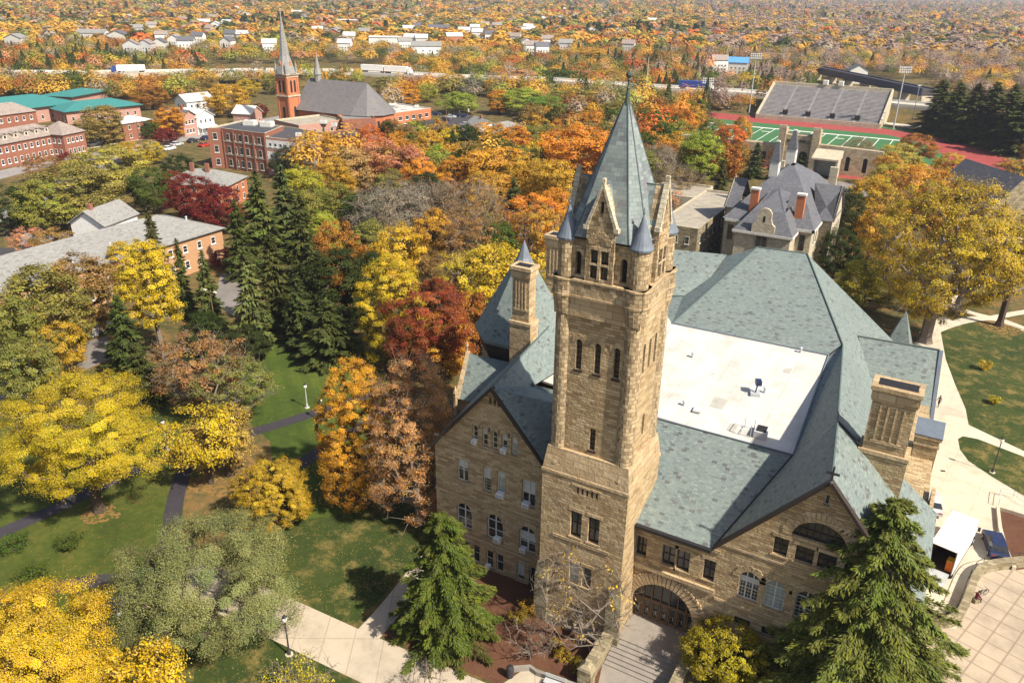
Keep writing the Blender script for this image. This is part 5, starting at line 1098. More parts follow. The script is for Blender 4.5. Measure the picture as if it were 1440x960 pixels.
def envelope(r,n,R_,hc0,hc1,shape):
    out=[]
    while len(out)<n:
        z=r.uniform(0,1);a=r.uniform(0,2*PI)
        if shape=='round': w=math.sqrt(max(0,1-((z-.45)/.56)**2))
        elif shape=='spread': w=math.sqrt(max(0,1-((z-.55)/.5)**2)) if z>.1 else .3
        elif shape=='vase': w=(.35+.75*z) if z<.82 else max(0,(1-z)/.18)**.5*.97
        elif shape=='oval': w=math.sqrt(max(0,1-((z-.42)/.6)**2))*(1-.18*z)
        elif shape=='umbrella': w=math.sqrt(max(0,1-((z-.35)/.66)**2))
        else: w=1
        if w<=0.05: continue
        rho=math.sqrt(r.uniform(.12,1))
        lob=1+.16*math.sin(3*a+z*4)+.12*math.sin(5*a-z*7)
        if r.uniform()>.25: rho=.62+.38*rho
        if r.uniform()>w: continue
        out.append((R_*w*lob*rho*math.cos(a),R_*w*lob*rho*math.sin(a),hc0+(hc1-hc0)*z))
    return np.array(out)
def decid(name,seed,Rr,Ht,shape='round',nc=150,lpc=90,leaf=.16,clump=.17,bare=0.,trunk=.22,flat=.6,barkm='bark',lean=(0,0),tipr=.028,twigs=0):
    """returns (crown mesh, wood mesh) for a tree of crown radius Rr and height Ht, origin at the base"""
    r=np.random.default_rng(seed);tz=Ht*trunk
    at=envelope(r,nc,Rr*.92,Ht*(trunk+.0),Ht*.96,shape);at[:,0]+=lean[0];at[:,1]+=lean[1]
    nodes,par,cnt,tips=skeleton(r,at,tz*1.05,lean=lean)
    ex=[]
    if twigs:
        for t in tips:
            p=nodes[t];q=nodes[par[t]];d=p-q;d/=max(np.linalg.norm(d),1e-6)
            for _ in range(twigs):
                e=p+(d*.8+r.normal(size=3)*.6+np.array([0,0,.25]))*Rr*.16*r.uniform(.6,1.3);ex.append((tuple(p),tuple(e),.022))
                if r.uniform()<.8:
                    e2=e+(d*.5+r.normal(size=3)*.6)*Rr*.10;ex.append((tuple(e),tuple(e2),.012))
                    e2=e+(d*.5+r.normal(size=3)*.6)*Rr*.09;ex.append((tuple(e),tuple(e2),.012))
    wood=branch_mesh(name+'_wood',nodes,par,cnt,tipr,.47,ex,barkm)
    keep=at[r.uniform(size=len(at))>=bare]
    if len(keep)==0: return None,wood
    C=[];T=[];Nn=[]
    cc=np.array([lean[0],lean[1],Ht*.5])
    for a in keep:
        n=int(lpc*r.uniform(.55,1.45));rc=clump*Rr*r.uniform(.7,1.35)
        d=r.normal(size=(n,3));d/=np.linalg.norm(d,axis=1,keepdims=True)+1e-9;d*=(r.uniform(.05,1,size=(n,1))**.42)*rc
        d*=r.uniform(.6,1.3,3);d[:,2]*=flat;k_=r.uniform(size=n)<.16;d[k_]*=r.uniform(1.3,2.3);C.append(a+d)
        nn=d*.8+np.array([0,0,.45*rc])+r.normal(size=(n,3))*rc*.55+(a-cc)*.12;Nn.append(nn)
        t=np.empty((n,3));t[:,0]=np.clip(r.normal(.5,.17)+r.normal(0,.16,n),0,1);t[:,1]=np.clip(r.normal(.5,.2)+r.normal(0,.13,n),0,1);t[:,2]=r.uniform(0,1,n);T.append(t)
    C=np.concatenate(C);Nn=np.concatenate(Nn);T=np.concatenate(T);sz=leaf*r.uniform(.6,1.35,len(C))
    return quads_mesh(name+'_leaves',C,Nn,sz,T,1.),wood
def conifer(name,seed,Rr,Ht,dens=1.,leaf=.2,droop=.25,taper=.85,base=.06,ragged=.25,spacing=.42):
    r=np.random.default_rng(seed);C=[];Nn=[];Tn=[];T=[];b=MB();S=[]
    b.tube((0,0,0),(0,0,Ht*.97),.028*Ht*.6,.02,7)
    z=Ht*base
    while z<Ht*.985:
        t=(z/Ht-base)/(1-base);L0=Rr*max(0,(1-t))**taper*(1 if t>.06 else .8)+.12
        nb=max(4,int(9*dens*(.55+L0/Rr*.75)))
        for k in range(nb):
            a=r.uniform(0,2*PI);L=L0*r.uniform(1-ragged*1.6,1+ragged*.55);up=.35*(t-.35)*L
            if L<.1: continue
            ca,sa=math.cos(a),math.sin(a);tonec=r.normal(.48,.24);hue=r.normal(.5,.25)
            e=(ca*L,sa*L,z+up-droop*L*.6)
            if L>.8: b.tube((0,0,z),(e[0]*.85,e[1]*.85,z+(e[2]-z)*.8),.035,.012,3)
            n=max(4,int(L*16*dens/ (leaf/.2)));f=r.uniform(.12,1,n)**.75
            wd=.26*L*(1.05-f)+.10
            lat=r.normal(0,1,n)*wd*.62
            px_=ca*L*f-sa*lat;py_=sa*L*f+ca*lat;pz_=z+up*f-droop*L*.6*f**1.7-np.abs(lat)*.25+r.normal(0,.05,n)-r.uniform(0,.28,n)*min(1,L*.3)+.08*L*np.maximum(f-.8,0)*2
            C.append(np.stack([px_,py_,pz_],1))
            tn=np.stack([ca*np.ones(n)-sa*lat/(wd+.05)*.9,sa*np.ones(n)+ca*lat/(wd+.05)*.9,-.25*np.ones(n)-r.uniform(0,.5,n)],1);Tn.append(tn)
            Nn.append(np.stack([r.normal(0,.35,n)+ca*.25,r.normal(0,.35,n)+sa*.25,np.ones(n)],1))
            tt=np.empty((n,3));tt[:,0]=np.clip(tonec+r.normal(0,.15,n)+.22*(f-.6),0,1);tt[:,1]=np.clip(hue+r.normal(0,.12,n),0,1);tt[:,2]=r.uniform(0,1,n);T.append(tt);S.append(leaf*r.uniform(.7,1.3,n))
        z+=spacing*(.7+.6*r.uniform())*(.6+.4*(1-t))
    C=np.concatenate(C);me=quads_mesh(name+'_needles',C,np.concatenate(Nn),np.concatenate(S),np.concatenate(T),1.9,mat='needle',tan=np.concatenate(Tn))
    w=bpy.data.meshes.new(name+'_wood');w.from_pydata(b.v,[],b.f);w.materials.append(MAT['bark']);w.update();return me,w
TYPES={}
def reg(k,f): TYPES[k]=f
CACHE={}
SPEC={ # kind: (builder, reference radius, reference height)
 'mid_round':lambda i:(decid('mid_round%d'%i,20+i,4.5,11,'round',150,150,.125,.17,trunk=.16),4.5,11),
 'mid_oval':lambda i:(decid('mid_oval%d'%i,40+i,3.6,11.5,'oval',145,145,.12,.195,trunk=.14),3.6,11.5),
 'mid_vase':lambda i:(decid('mid_vase%d'%i,60+i,4.8,12,'vase',170,125,.125,.165,trunk=.2),4.8,12),
 'mid_spread':lambda i:(decid('mid_spread%d'%i,80+i,5.2,11,'spread',170,130,.125,.165,trunk=.2),5.2,11),
 'bare':lambda i:(decid('bare%d'%i,100+i,4.8,11.5,'round',300,60,.075,.15,bare=.1,trunk=.16,barkm='bark_pale',twigs=5,tipr=.028),4.8,11.5),
 'sparse':lambda i:(decid('sparse%d'%i,120+i,4.8,12,'spread',210,75,.12,.14,bare=.25,trunk=.2,twigs=2,barkm='bark_pale'),4.8,12),
 'con':lambda i:(conifer('con%d'%i,140+i,2.8,12,1.1,.19,ragged=.42,spacing=.45,droop=.4),2.8,12),
 'far_round':lambda i:(decid('far_round%d'%i,160+i,4.5,9.5,'round',100,80,.22,.22,trunk=.1),4.5,9.5),
 'far_oval':lambda i:(decid('far_oval%d'%i,180+i,3.8,10.5,'oval',75,62,.22,.24,trunk=.1),3.8,10.5),
 'far_bare':lambda i:(decid('far_bare%d'%i,200+i,4.5,10,'round',70,14,.2,.25,bare=.3,trunk=.12,barkm='bark_pale',twigs=4,tipr=.04),4.5,10),
 'far_con':lambda i:(conifer('far_con%d'%i,220+i,2.6,11,.5,.42,ragged=.3,spacing=.9),2.6,11),
}
NV={'mid_round':3,'mid_oval':3,'mid_vase':2,'mid_spread':2,'bare':2,'sparse':2,'con':3,'far_round':4,'far_oval':3,'far_bare':2,'far_con':2}
rt_=random.Random(77);NTREE=[0]
PALN={'gold':(.60,.34,.035),'yellow':(.60,.40,.03),'orange':(.68,.285,.025),'rust':(.40,.155,.03),'red':(.42,.06,.02),'crimson':(.20,.025,.02),'salmon':(.66,.32,.14),'olive':(.25,.22,.05),
 'lime':(.36,.37,.05),'green':(.085,.115,.018),'dkgreen':(.045,.06,.014),'brown':(.33,.19,.06),'grey':(.34,.27,.19),'amber':(.56,.295,.03),'willow':(.24,.26,.11),'redorange':(.60,.15,.022),'spruce':(.085,.10,.025),'pine':(.062,.075,.018)}
def put_tree(meshes,ref,x,y,Rr,Ht,col,label,name='autumn_tree',cat='tree',group=None,rz=None,z=0):
    cm,wm=meshes;t=thing(name,label,cat,(x,y,z),group)
    s=Rr/ref[0];sz=Ht/ref[1];rz=rt_.uniform(0,2*PI) if rz is None else rz
    t.matrix_basis=Matrix.Translation(Vector((x,y,z)))@Matrix.Rotation(rz,4,'Z')@Matrix.Diagonal((s,s,sz,1))
    if cm is not None:
        o=bpy.data.objects.new('crown',cm);COL.objects.link(o);o.parent=t;j=lambda v:min(1,v*rt_.uniform(.9,1.1));o.color=(j(col[0]),j(col[1]),j(col[2]),1)
    o=bpy.data.objects.new('trunk',wm);COL.objects.link(o);o.parent=t;NTREE[0]+=1;return t
def kindmesh(kind):
    i=rt_.randrange(NV[kind]);k=(kind,i)
    if k not in CACHE: (m,a,b)=SPEC[kind](i) if False else (lambda q:(q[0],q[1],q[2]))(SPEC[kind](i));CACHE[k]=(m,(a,b))
    return CACHE[k]
OCC=[]
def T(px,py,wpx,kind,col,label,ht=None,name=None,group=None,hk=2.05,key=None):
    """a tree whose crown centre shows at (px,py) and is wpx wide in the photograph's pixels"""
    hc=6.
    for _ in range(6):
        x,y,_z=P(px,py,hc);zc=dist(x,y)*math.cos(TH)+(H-hc)*math.sin(TH);Rr=wpx/2*zc/F*1.13
        Ht=(ht*1.12 if ht else min(hk*Rr+1.5,17));hc=Ht*.56
    meshes,ref=kindmesh(kind) if key is None else key
    nm=name or ('conifer' if 'con' in kind else 'bare_tree' if kind in('bare','far_bare') else 'autumn_tree')
    OCC.append((x,y,Rr));c=PALN[col] if isinstance(col,str) else col
    return put_tree(meshes,ref,x,y,Rr,Ht,c,label,nm,group=group)
# ---- the big near trees, each with its own mesh
def own(px,py,bx,by,Rr,Ht,col,label,mesh,name='autumn_tree',rz=0):
    x,y=XY(bx,by);OCC.append((x,y,Rr));return put_tree(mesh,(1,1),x,y,1,1,PALN[col] if isinstance(col,str) else col,label,name,rz=rz)
own(0,0,140,718,9,13,(.54,.42,.022),'big spreading yellow-green tree with a thick trunk beside the curving blacktop path',decid('honey_locust',1,7.3,16.5,'umbrella',330,640,.058,.12,trunk=.34,flat=.55,tipr=.034),'autumn_tree')
own(0,0,300,905,8,10,(.26,.29,.10),'large pale olive willow-like tree left of the concrete walk',decid('pale_willow',2,7.6,11.2,'umbrella',340,620,.055,.11,trunk=.22,flat=.85,lean=(-.8,1.)))
own(0,0,60,1010,7,12,(.66,.41,.025),'large bright golden tree filling the bottom left corner',decid('corner_gold',3,6.8,11.5,'round',420,520,.056,.105,trunk=.2))
own(0,0,190,1015,4,6,(.60,.39,.025),'smaller yellow tree right of the golden corner tree, at the bottom edge',decid('corner_gold_b',33,4.0,6.6,'round',110,200,.12,.2,trunk=.15,bare=.1))
own(0,0,297,679,4,9,(.64,.36,.03),'sparse orange-gold tree with several thin dark stems above the leaf drift',decid('multi_stem',4,4.2,9.6,'spread',120,120,.13,.2,trunk=.3,bare=.15,flat=.75))
own(0,0,322,669,4,8,(.40,.27,.07),'thin brown-gold tree close behind the sparse orange one',decid('multi_stem_b',5,3.8,8.6,'round',110,90,.13,.2,trunk=.3,bare=.2,twigs=2))
own(0,0,389,738,3.6,6,(.56,.34,.03),'round golden tree standing by itself on the lawn',decid('round_gold',6,3.9,7.8,'round',420,300,.058,.10,trunk=.1))
own(0,0,510,712,3.6,12,(.60,.30,.025),'tall dense amber tree left of the pinkish one, beside the hall',decid('amber',7,4.5,18.5,'oval',520,290,.065,.105,trunk=.08))
own(0,0,590,735,4.4,13,(.68,.35,.13),'tall feathery tan-pink tree touching the left corner of the hall',decid('feathery',8,5.2,20.,'oval',360,240,.07,.12,trunk=.12,twigs=3,barkm='bark_pale'))
own(0,0,606,528,4.6,12,(.33,.08,.03),'round dark red and orange tree behind the stone turret wing',decid('dark_red',9,6.2,15.,'round',300,270,.095,.13,trunk=.2,twigs=2))
own(0,0,556,515,4.6,14,(.70,.40,.02),'brilliant yellow tree left of the dark red one',decid('brilliant',10,5.6,18,'oval',300,270,.10,.13,trunk=.12,bare=.08))
own(0,0,232,505,4,14,(.60,.41,.025),'tall open yellow tree with a pale bent trunk before the long residence',decid('tall_open',11,4.6,19,'oval',190,260,.11,.15,trunk=.34,bare=.05,barkm='bark_pale',lean=(-1.,.3)))
own(0,0,1300,480,9,17,(.60,.37,.04),'huge golden tree with bare pale limbs behind the hall, beside the walk',decid('huge_gold',12,11.5,27,'spread',520,170,.145,.095,trunk=.16,flat=.6,twigs=2,barkm='bark_pale',tipr=.048,bare=.08))
own(0,0,1405,458,5,15,(.58,.38,.04),'tall thin-leaved yellow tree with a dark straight trunk at the right edge',decid('edge_tree',13,6.5,21,'vase',190,120,.14,.14,trunk=.36,bare=.25,twigs=2,tipr=.045))
own(0,0,628,893,3.8,11,(.085,.10,.016),'dense green spruce standing in the mulch bed before the left gable',conifer('near_spruce',14,4.1,13.2,2.0,.095,droop=.6,taper=.55,ragged=.8,spacing=.40,base=.02),'conifer')
own(0,0,1190,990,6,15,(.13,.125,.028),'large ragged olive-green conifer hiding the right gable wall',conifer('near_fir',15,7.6,20.,2.0,.105,droop=.42,taper=.68,ragged=.8,spacing=.42,base=.03),'conifer')
own(0,0,1015,955,3.,4,(.36,.27,.02),'yellow-green rounded bushy tree right of the entrance steps',decid('bushy',16,3.8,5.8,'round',380,130,.08,.11,trunk=.05))
own(0,0,818,906,4.2,11,(.62,.42,.05),'nearly bare tree with a few yellow leaves in front of the tower',decid('bare_front',17,4.1,10.2,'round',150,12,.10,.1,bare=.6,trunk=.16,barkm='bark_pale',twigs=4,tipr=.024),'bare_tree')
own(0,0,600,1000,1.6,4,(.3,.12,.09),'small reddish bare sapling at the bottom edge of the walk',decid('bare_sapling',18,1.9,4.4,'vase',60,5,.06,.1,bare=.8,trunk=.2,barkm='bark_pale',twigs=4,tipr=.014),'bare_tree')
own(0,0,425,1005,2.4,4,(.55,.40,.05),'low yellow-flecked leafy shrub tree by the bottom edge lamp post',decid('flecked',19,3.2,4.6,'vase',120,40,.09,.2,bare=.2,trunk=.15,twigs=3,tipr=.016,barkm='bark_pale'))
own(0,0,745,925,1.6,3,(.3,.12,.09),'small leafless pinkish shrub between the bare tree and the walk',decid('bare_shrub',34,2.,3.4,'vase',60,3,.06,.1,bare=.85,trunk=.1,barkm='bark_pale',twigs=4,tipr=.013),'bare_tree')
# ---- middle distance, listed one by one
ML=[
(938,168,34,'mid_round','redorange','red-orange tree at the left end of the running track',9),
(975,165,34,'mid_round','amber','amber tree beside the left end of the football field',9),
(1003,182,34,'mid_round','olive','olive tree before the left end of the football field',9),
(1045,178,26,'mid_oval','orange','narrow orange tree at the goal-line end of the field',8),
(930,140,40,'mid_round','olive','olive tree below the highway right of the spire tip',8),
(960,143,30,'mid_round','lime','lime tree below the dark blue truck trailer',6),
(1010,143,30,'mid_round','brown','brown bushy tree by the highway, right of the truck trailer',6),
(1290,255,44,'mid_round','gold','golden tree in front of the running track bend',10),
(1250,235,40,'mid_round','amber','amber tree touching the right end of the stadium wall',9),
(20,122,50,'mid_round','green','green tree behind the teal roofs at the left edge',8),
(62,116,46,'mid_round','lime','lime tree behind the largest teal roof',8),
(100,112,36,'mid_oval','green','dark green tree behind the small teal roof',8),
(128,110,28,'con','spruce','spruce between the teal roofs and the bridge',8),
(150,122,34,'mid_round','gold','golden tree right of the small teal roof',7),
(185,125,40,'mid_round','amber','amber tree by the bridge piers above the teal roofs',7),
(235,118,44,'mid_round','rust','rusty tree below the highway left of the church',8),
(262,122,40,'mid_round','olive','olive tree below the highway, nearer the church',8),
(290,118,36,'mid_round','brown','brown tree behind the white house by the church',8),
(385,118,30,'mid_round','olive','olive tree just left of the church tower',8),
(470,120,34,'mid_round','green','green tree behind the church ridge',8),
(545,118,34,'mid_round','olive','olive tree behind the church apse',8),
(665,120,44,'mid_round','grey','greyish tree at the right of the highway bridge',8),
(700,112,40,'bare','grey','grey leafless tree below the highway beyond the bungalows',8),
(610,330,60,'mid_round','amber','amber tree in front of the largest grey leafless tree',11),
(520,345,60,'mid_oval','olive','olive tree left below the grey leafless trees',11),
(560,360,70,'mid_round',(.62,.40,.03),'yellow tree top above the brilliant yellow one',12),
(610,390,56,'mid_oval','brown','brown tree between the brilliant yellow and loose yellow trees',10),
(700,350,60,'mid_round','green','green-gold tree left of the octagonal turret cross',11),
(590,250,50,'mid_round','orange','orange tree at the right foot of the salmon-red one',11),
(550,265,50,'mid_oval','olive','olive tree under the salmon-pink one',10),
(680,270,56,'mid_round','amber','amber tree in front of the broad golden one',11),
(740,250,60,'mid_round','gold','golden tree between the broad golden and fan-shaped trees',12),
(780,300,56,'mid_round','orange','orange tree close to the tower parapet corner',12),
(430,300,50,'mid_oval','olive','olive tree in the gap behind the evergreen stand',11),
(470,250,50,'mid_round','amber','amber tree left of the buff-pink one',11),
(440,390,60,'con','pine','dark spruce between the evergreen stand and the rusty crown',14),
(420,430,56,'con','pine','low dark spruce at the lawn end of the evergreen stand',11),
(520,400,50,'mid_oval','dkgreen','dark green tree between the rusty crown and the brilliant yellow tree',12),
(620,300,50,'bare','brown','brown leafless tree between the two great leafless ones',12),
(760,400,60,'mid_round','yellow','yellow tree behind the second chimney',12),
(870,160,60,'mid_round','olive','olive tree behind the spire',10),
(920,185,50,'mid_round','amber','amber tree right of the spire near the track end',9),
(905,235,50,'mid_oval','olive','olive-brown tree right of the spire',10),
(870,215,60,'mid_round','amber','amber tree right behind the spire middle',12),
(1150,330,40,'mid_round','dkgreen','dark tree tucked against the limestone hall corner',8),
(1240,330,70,'mid_round','gold','golden tree at the left shoulder of the huge golden tree',13),
(1330,330,60,'mid_round','gold','golden tree at the right shoulder of the huge golden tree',13),
(1250,255,56,'mid_round',(.5,.4,.06),'yellow tree below the pale yellow one by the stadium',10),
(75,350,60,'mid_round','brown','brown-olive tree at the right of the pale blue shed',9),
(282,520,115,'sparse','brown','loose brown-gold tree behind the orange multi-stemmed tree',10),
(330,545,95,'sparse','olive','brown-olive tree between the orange tree and the striped lawn',8.5),
(60,430,110,'mid_oval','olive','tall olive-gold tree at the left edge before the long residence',13),
(115,405,95,'mid_oval','brown','brown-green oval tree in front of the long grey roof',12),
(20,470,90,'mid_round','olive','olive tree at the left edge above the parked cars',11),
(85,490,62,'mid_round','amber','rounded amber tree beside the white parked cars',8.5),
(40,520,80,'mid_round','olive','low brown-olive tree at the left edge near the lot',9),
(175,372,52,'mid_oval','yellow','small bright yellow tree before the middle of the grey roof',9.5),
(172,465,62,'con','pine','dark pointed pine left of the tall open yellow tree',11),
(195,520,60,'con','pine','dark low pine below the tall open yellow tree',8),
(216,345,42,'con','pine','dark pine top rising in front of the grey roof',14),
(255,385,34,'con','pine','slim dark pine between the yellow tree and the brick gable',12.5),
(290,400,42,'con','spruce','slim green spruce right of the brick gable end',12),
(312,362,28,'mid_round','crimson','small round maroon shrub tree by the tan drive',3.6),
(288,470,60,'mid_oval','dkgreen','dark green leafy tree behind the tall drive lamp',8),
(350,410,62,'con',(.12,.14,.035),'yellow-green spruce at the left front of the evergreen stand',15),
(365,300,74,'con','spruce','tall green spruce at the head of the evergreen stand',17),
(400,290,66,'con','spruce','dark green spruce second from the left in the evergreen stand',17),
(425,330,66,'con','pine','very dark spruce on the right of the evergreen stand',15),
(385,390,70,'con','pine','dark broad spruce in the middle of the evergreen stand',15),
(335,330,50,'con','pine','narrow dark spruce on the left of the evergreen stand, by the maroon trees',14),
(472,400,92,'mid_oval','dkgreen','dark broad tree with a rusty top beside the striped lawn',13),
(476,358,66,'mid_round','rust','rust-brown crown rising above the dark broad tree',13.5),
(462,460,88,'con','pine','very dark low spruce at the top end of the striped lawn',9),
(310,505,42,'mid_round','green','small green bush tree on the upper edge of the striped lawn',3.6),
(345,480,60,'mid_round','dkgreen','dark green low tree beside the striped lawn',5),
(563,300,118,'bare','grey','large grey leafless tree in the middle of the wood',14),
(655,300,112,'bare','brown','wide brown-grey leafless tree right of the largest grey one',14),
(665,345,80,'sparse','brown','thin brown-gold tree below the wide leafless tree',12),
(695,395,110,'mid_round','yellow','bright yellow tree left of the pointed stone turret',13),
(650,400,70,'sparse','yellow','loose yellow tree between the bright yellow and dark red trees',12),
(735,440,80,'mid_round','gold','golden tree hidden partly behind the turret chimney',11),
(660,450,70,'mid_round','rust','rusty orange tree just left of the pointed stone turret',10),
(625,480,80,'mid_round','amber','orange-brown tree behind the side wing of the hall',9),
(722,290,50,'con','spruce','dark green pointed spruce left of the tower top',13),
(700,240,108,'mid_round','gold','broad golden tree in the middle of the wood left of the spire',13),
(640,245,58,'mid_round','orange','orange tree left of the broad golden one',10),
(600,270,56,'mid_oval','dkgreen','dark green tree among the grey and orange crowns',10),
(637,205,30,'con','pine','small dark spruce in front of the flat dark-roofed building',10),
(745,310,80,'mid_round','orange','soft orange tree left of the tower corner',12),
(775,260,70,'mid_vase','amber','amber tree left of the spire base',13),
(815,215,118,'mid_vase','orange','fan-shaped orange tree left of the spire',15),
(760,330,70,'sparse','amber','thin amber tree just left of the tower parapet',12),
(690,330,60,'mid_round','olive','olive tree between the leafless trees and the spruce',9),
(535,225,62,'mid_oval','salmon','salmon-pink tree at the centre of the wood',12.5),
(575,235,62,'mid_oval',(.56,.22,.11),'deeper salmon-red tree right of the salmon-pink one',13),
(492,235,62,'mid_oval',(.5,.30,.12),'buff-pink tree left of the salmon-pink one',12),
(523,200,40,'mid_round','redorange','small bright red-orange tree above the salmon ones',11.5),
(447,212,66,'mid_round','gold','golden tree at the right end of the school annex',12),
(425,265,62,'mid_oval',(.44,.36,.04),'yellow-green tree right of the evergreen stand',12),
(470,290,62,'mid_oval','olive','olive tree between the evergreens and the salmon trees',11),
(505,300,60,'mid_oval','green','green tree in front of the buff-pink tree',10),
(405,225,44,'mid_round','dkgreen','dark green tree in front of the white-panelled annex',8),
(455,330,50,'mid_oval','lime','yellowish green narrow tree right of the dark spruces',11),
(600,205,46,'mid_oval','amber','amber tree beside the flat dark roof',10),
(570,195,40,'mid_oval','brown','brownish tree just behind the salmon-red one',10),
(660,215,40,'mid_round','brown','brown thin tree behind the broad golden one',8),
(690,190,60,'mid_round','amber','amber-brown tree right of the small dark spruce',9),
(725,200,50,'mid_oval','orange','pale orange tree below the white bungalows',11),
(665,195,22,'con','pine','tiny dark spruce in front of the porch bungalow',7),
(770,195,66,'mid_round','olive','olive-green tree right of the bungalows',9),
(268,275,60,'mid_round','crimson','dark maroon tree left of the evergreens',10.5),
(308,288,62,'mid_round','crimson','second maroon tree, nearer the long grey roof',10.5),
(248,262,44,'mid_round',(.24,.05,.02),'brownish maroon tree left of the two maroon ones',8),
(212,262,60,'mid_round','green','dark green round tree left of the maroon trees',10),
(252,238,44,'mid_round','dkgreen','dark green tree behind the maroon ones',8.5),
(100,268,120,'mid_round','olive','broad olive-gold tree above the pale blue shed',12),
(60,285,70,'mid_round',(.36,.29,.06),'yellowish olive tree left of the broad olive-gold one',11),
(150,235,100,'mid_round',(.42,.36,.07),'pale yellow-green tree beside the street crossing',11),
(10,290,70,'mid_round','dkgreen','dark brown-green tree at the left edge by the parking lot',10),
(40,340,44,'sparse','salmon','thin pinkish tree at the left by the blue-white shed',6),
(60,235,50,'sparse','rust','thin maroon-brown street tree before the dormered residence',7),
(98,225,30,'mid_round','crimson','maroon street tree at the corner of the dormered residence',5),
(142,172,60,'mid_oval',(.34,.25,.06),'tall olive-brown tree between the dormered residence and white-roofed house',12),
(180,212,34,'mid_round','gold','small golden street tree near the crossing',6),
(214,212,30,'mid_round','yellow','small yellow street tree right of the crossing',6.5),
(238,168,42,'mid_oval','orange','vivid orange tree before the pink townhouse',10),
(232,190,30,'mid_round','crimson','low maroon tree below the vivid orange one',5),
(213,180,24,'mid_round','green','small green tree right of the white-roofed brick house',6),
(212,135,46,'mid_round','rust','rust-orange tree beyond the white-roofed house',9),
(320,138,58,'mid_round','gold','big golden yellow tree beside the white porch house',12),
(348,122,32,'mid_round','yellow','yellow tree just behind the big golden street tree',8),
(365,154,22,'mid_round','crimson','little maroon tree by the pink-white house',5),
(572,130,34,'mid_oval','orange','bright orange cone-shaped tree behind the brick shop',9.5),
(600,128,28,'mid_round','lime','lime-green tree beside the bright orange cone-shaped one',8.5),
(635,115,40,'mid_round','amber','dark amber tree at the end of the highway bridge',9),
(645,142,52,'mid_round','lime','lime-green tree right of the brick shop',8.5),
(702,140,34,'mid_oval','orange','narrow orange tree left of the green grove',10),
(735,140,64,'mid_round','lime','lime-green tree at the left of the green grove',10),
(765,150,56,'mid_round',(.20,.27,.045),'fresh green tree in the middle of the green grove',10),
(800,140,60,'mid_round','olive','olive tree at the right of the green grove',10),
(785,108,60,'mid_round','green','dark green tree behind the green grove',9),
(840,140,70,'mid_round',(.36,.25,.05),'amber-green tree left of the spire tip',10),
(850,105,40,'mid_round','amber','amber tree behind the spire tip',8),
(825,78,46,'mid_vase','gold','golden fan-shaped tree beyond the highway, left of the spire tip',10),
(892,92,34,'mid_round','redorange','red-orange tree right of the spire tip beyond the highway',9),
(735,108,46,'mid_oval','salmon','pinkish orange tree behind the narrow orange one',9),
(960,155,22,'mid_oval','redorange','small red-orange tree beside the end of the running track',7.5),
(950,262,70,'bare','brown','brown leafless tree right of the spire',11),
(925,230,52,'bare','grey','greyish leafless tree close to the spire right side',11),
(985,215,62,'mid_oval','lime','tall yellow-green tree by the end of the football field',14),
(955,190,44,'mid_oval',(.34,.27,.05),'olive tree between the spire and the tall yellow-green one',10),
(1027,198,46,'mid_round','redorange','vivid red-orange tree left of the stadium wall',10.5),
(1015,250,24,'con','pine','dark slim spruce left of the limestone hall',10),
(1063,222,30,'con','pine','dark spruce between the red-orange tree and the gatehouse',9.5),
(1084,216,22,'mid_oval','orange','small orange tree against the stadium wall',6),
(1088,232,20,'con','pine','small dark spruce behind the first cupola',7),
(1131,216,22,'con','spruce','lone green spruce in front of the stadium gatehouse',8),
(900,275,54,'mid_round','rust','rusty tree behind the right side of the spire base',10),
(960,325,34,'mid_round','orange','orange tree against the brown stone annex',6.5),
(945,290,34,'sparse','salmon','thin salmon tree beside the spire roof',8),
(1208,215,44,'bare','brown','leafless dark-limbed tree in front of the stadium wall',9.5),
(1262,222,52,'mid_round',(.50,.42,.08),'pale yellow tree right of the stadium wall',9.5),
(1292,205,46,'mid_round','rust','rust-orange tree beside the running track',8.5),
(1335,232,42,'mid_round','gold','golden tree on the inner side of the running track bend',8),
(1185,300,66,'mid_round','dkgreen','dark green-brown tree beside the limestone hall',12),
(1180,352,56,'mid_round','dkgreen','very dark tree between the roof ridge and the huge golden tree',9),
(1225,285,70,'mid_round','amber','amber tree at the left of the huge golden tree',12),
(1290,270,100,'mid_round','orange','broad orange-brown crown behind the huge golden tree',13),
(1350,265,66,'mid_round','amber','amber tree between the orange-brown crown and the slate-roofed hall',11),
(1220,395,80,'mid_round',(.42,.34,.04),'yellow-olive tree low behind the slate ridge',8),
(1390,360,70,'sparse','yellow','thin yellow tree between the huge golden tree and the right edge',10),
(1425,250,50,'sparse','gold','thin golden tree in front of the slate-roofed hall at the edge',11),
(1322,144,64,'con','pine','dark pine at the left of the pine row by the track',18),
(1345,149,64,'con','pine','second dark pine of the row by the track',18),
(1370,154,66,'con','pine','third dark pine of the row by the track',19),
(1395,154,68,'con','pine','fourth, broad dark pine of the row by the track',20),
(1420,159,68,'con','pine','fifth dark pine of the row by the track',20),
(1445,164,68,'con','pine','last dark pine of the row at the right edge',21),
(1432,205,24,'mid_round','green','small green bush tree below the pine row',4),
(1082,140,22,'con','pine','small dark spruce at the left shoulder of the grandstand',8),
(1062,132,30,'mid_round','green','green bushy tree left of the grandstand',7),
(1005,128,30,'mid_round','olive','olive bushy tree beside the highway near the blue truck trailer',5),
]
for m in ML: T(m[0],m[1],m[2],m[3],m[4],m[5],m[6] if len(m)>6 else None)
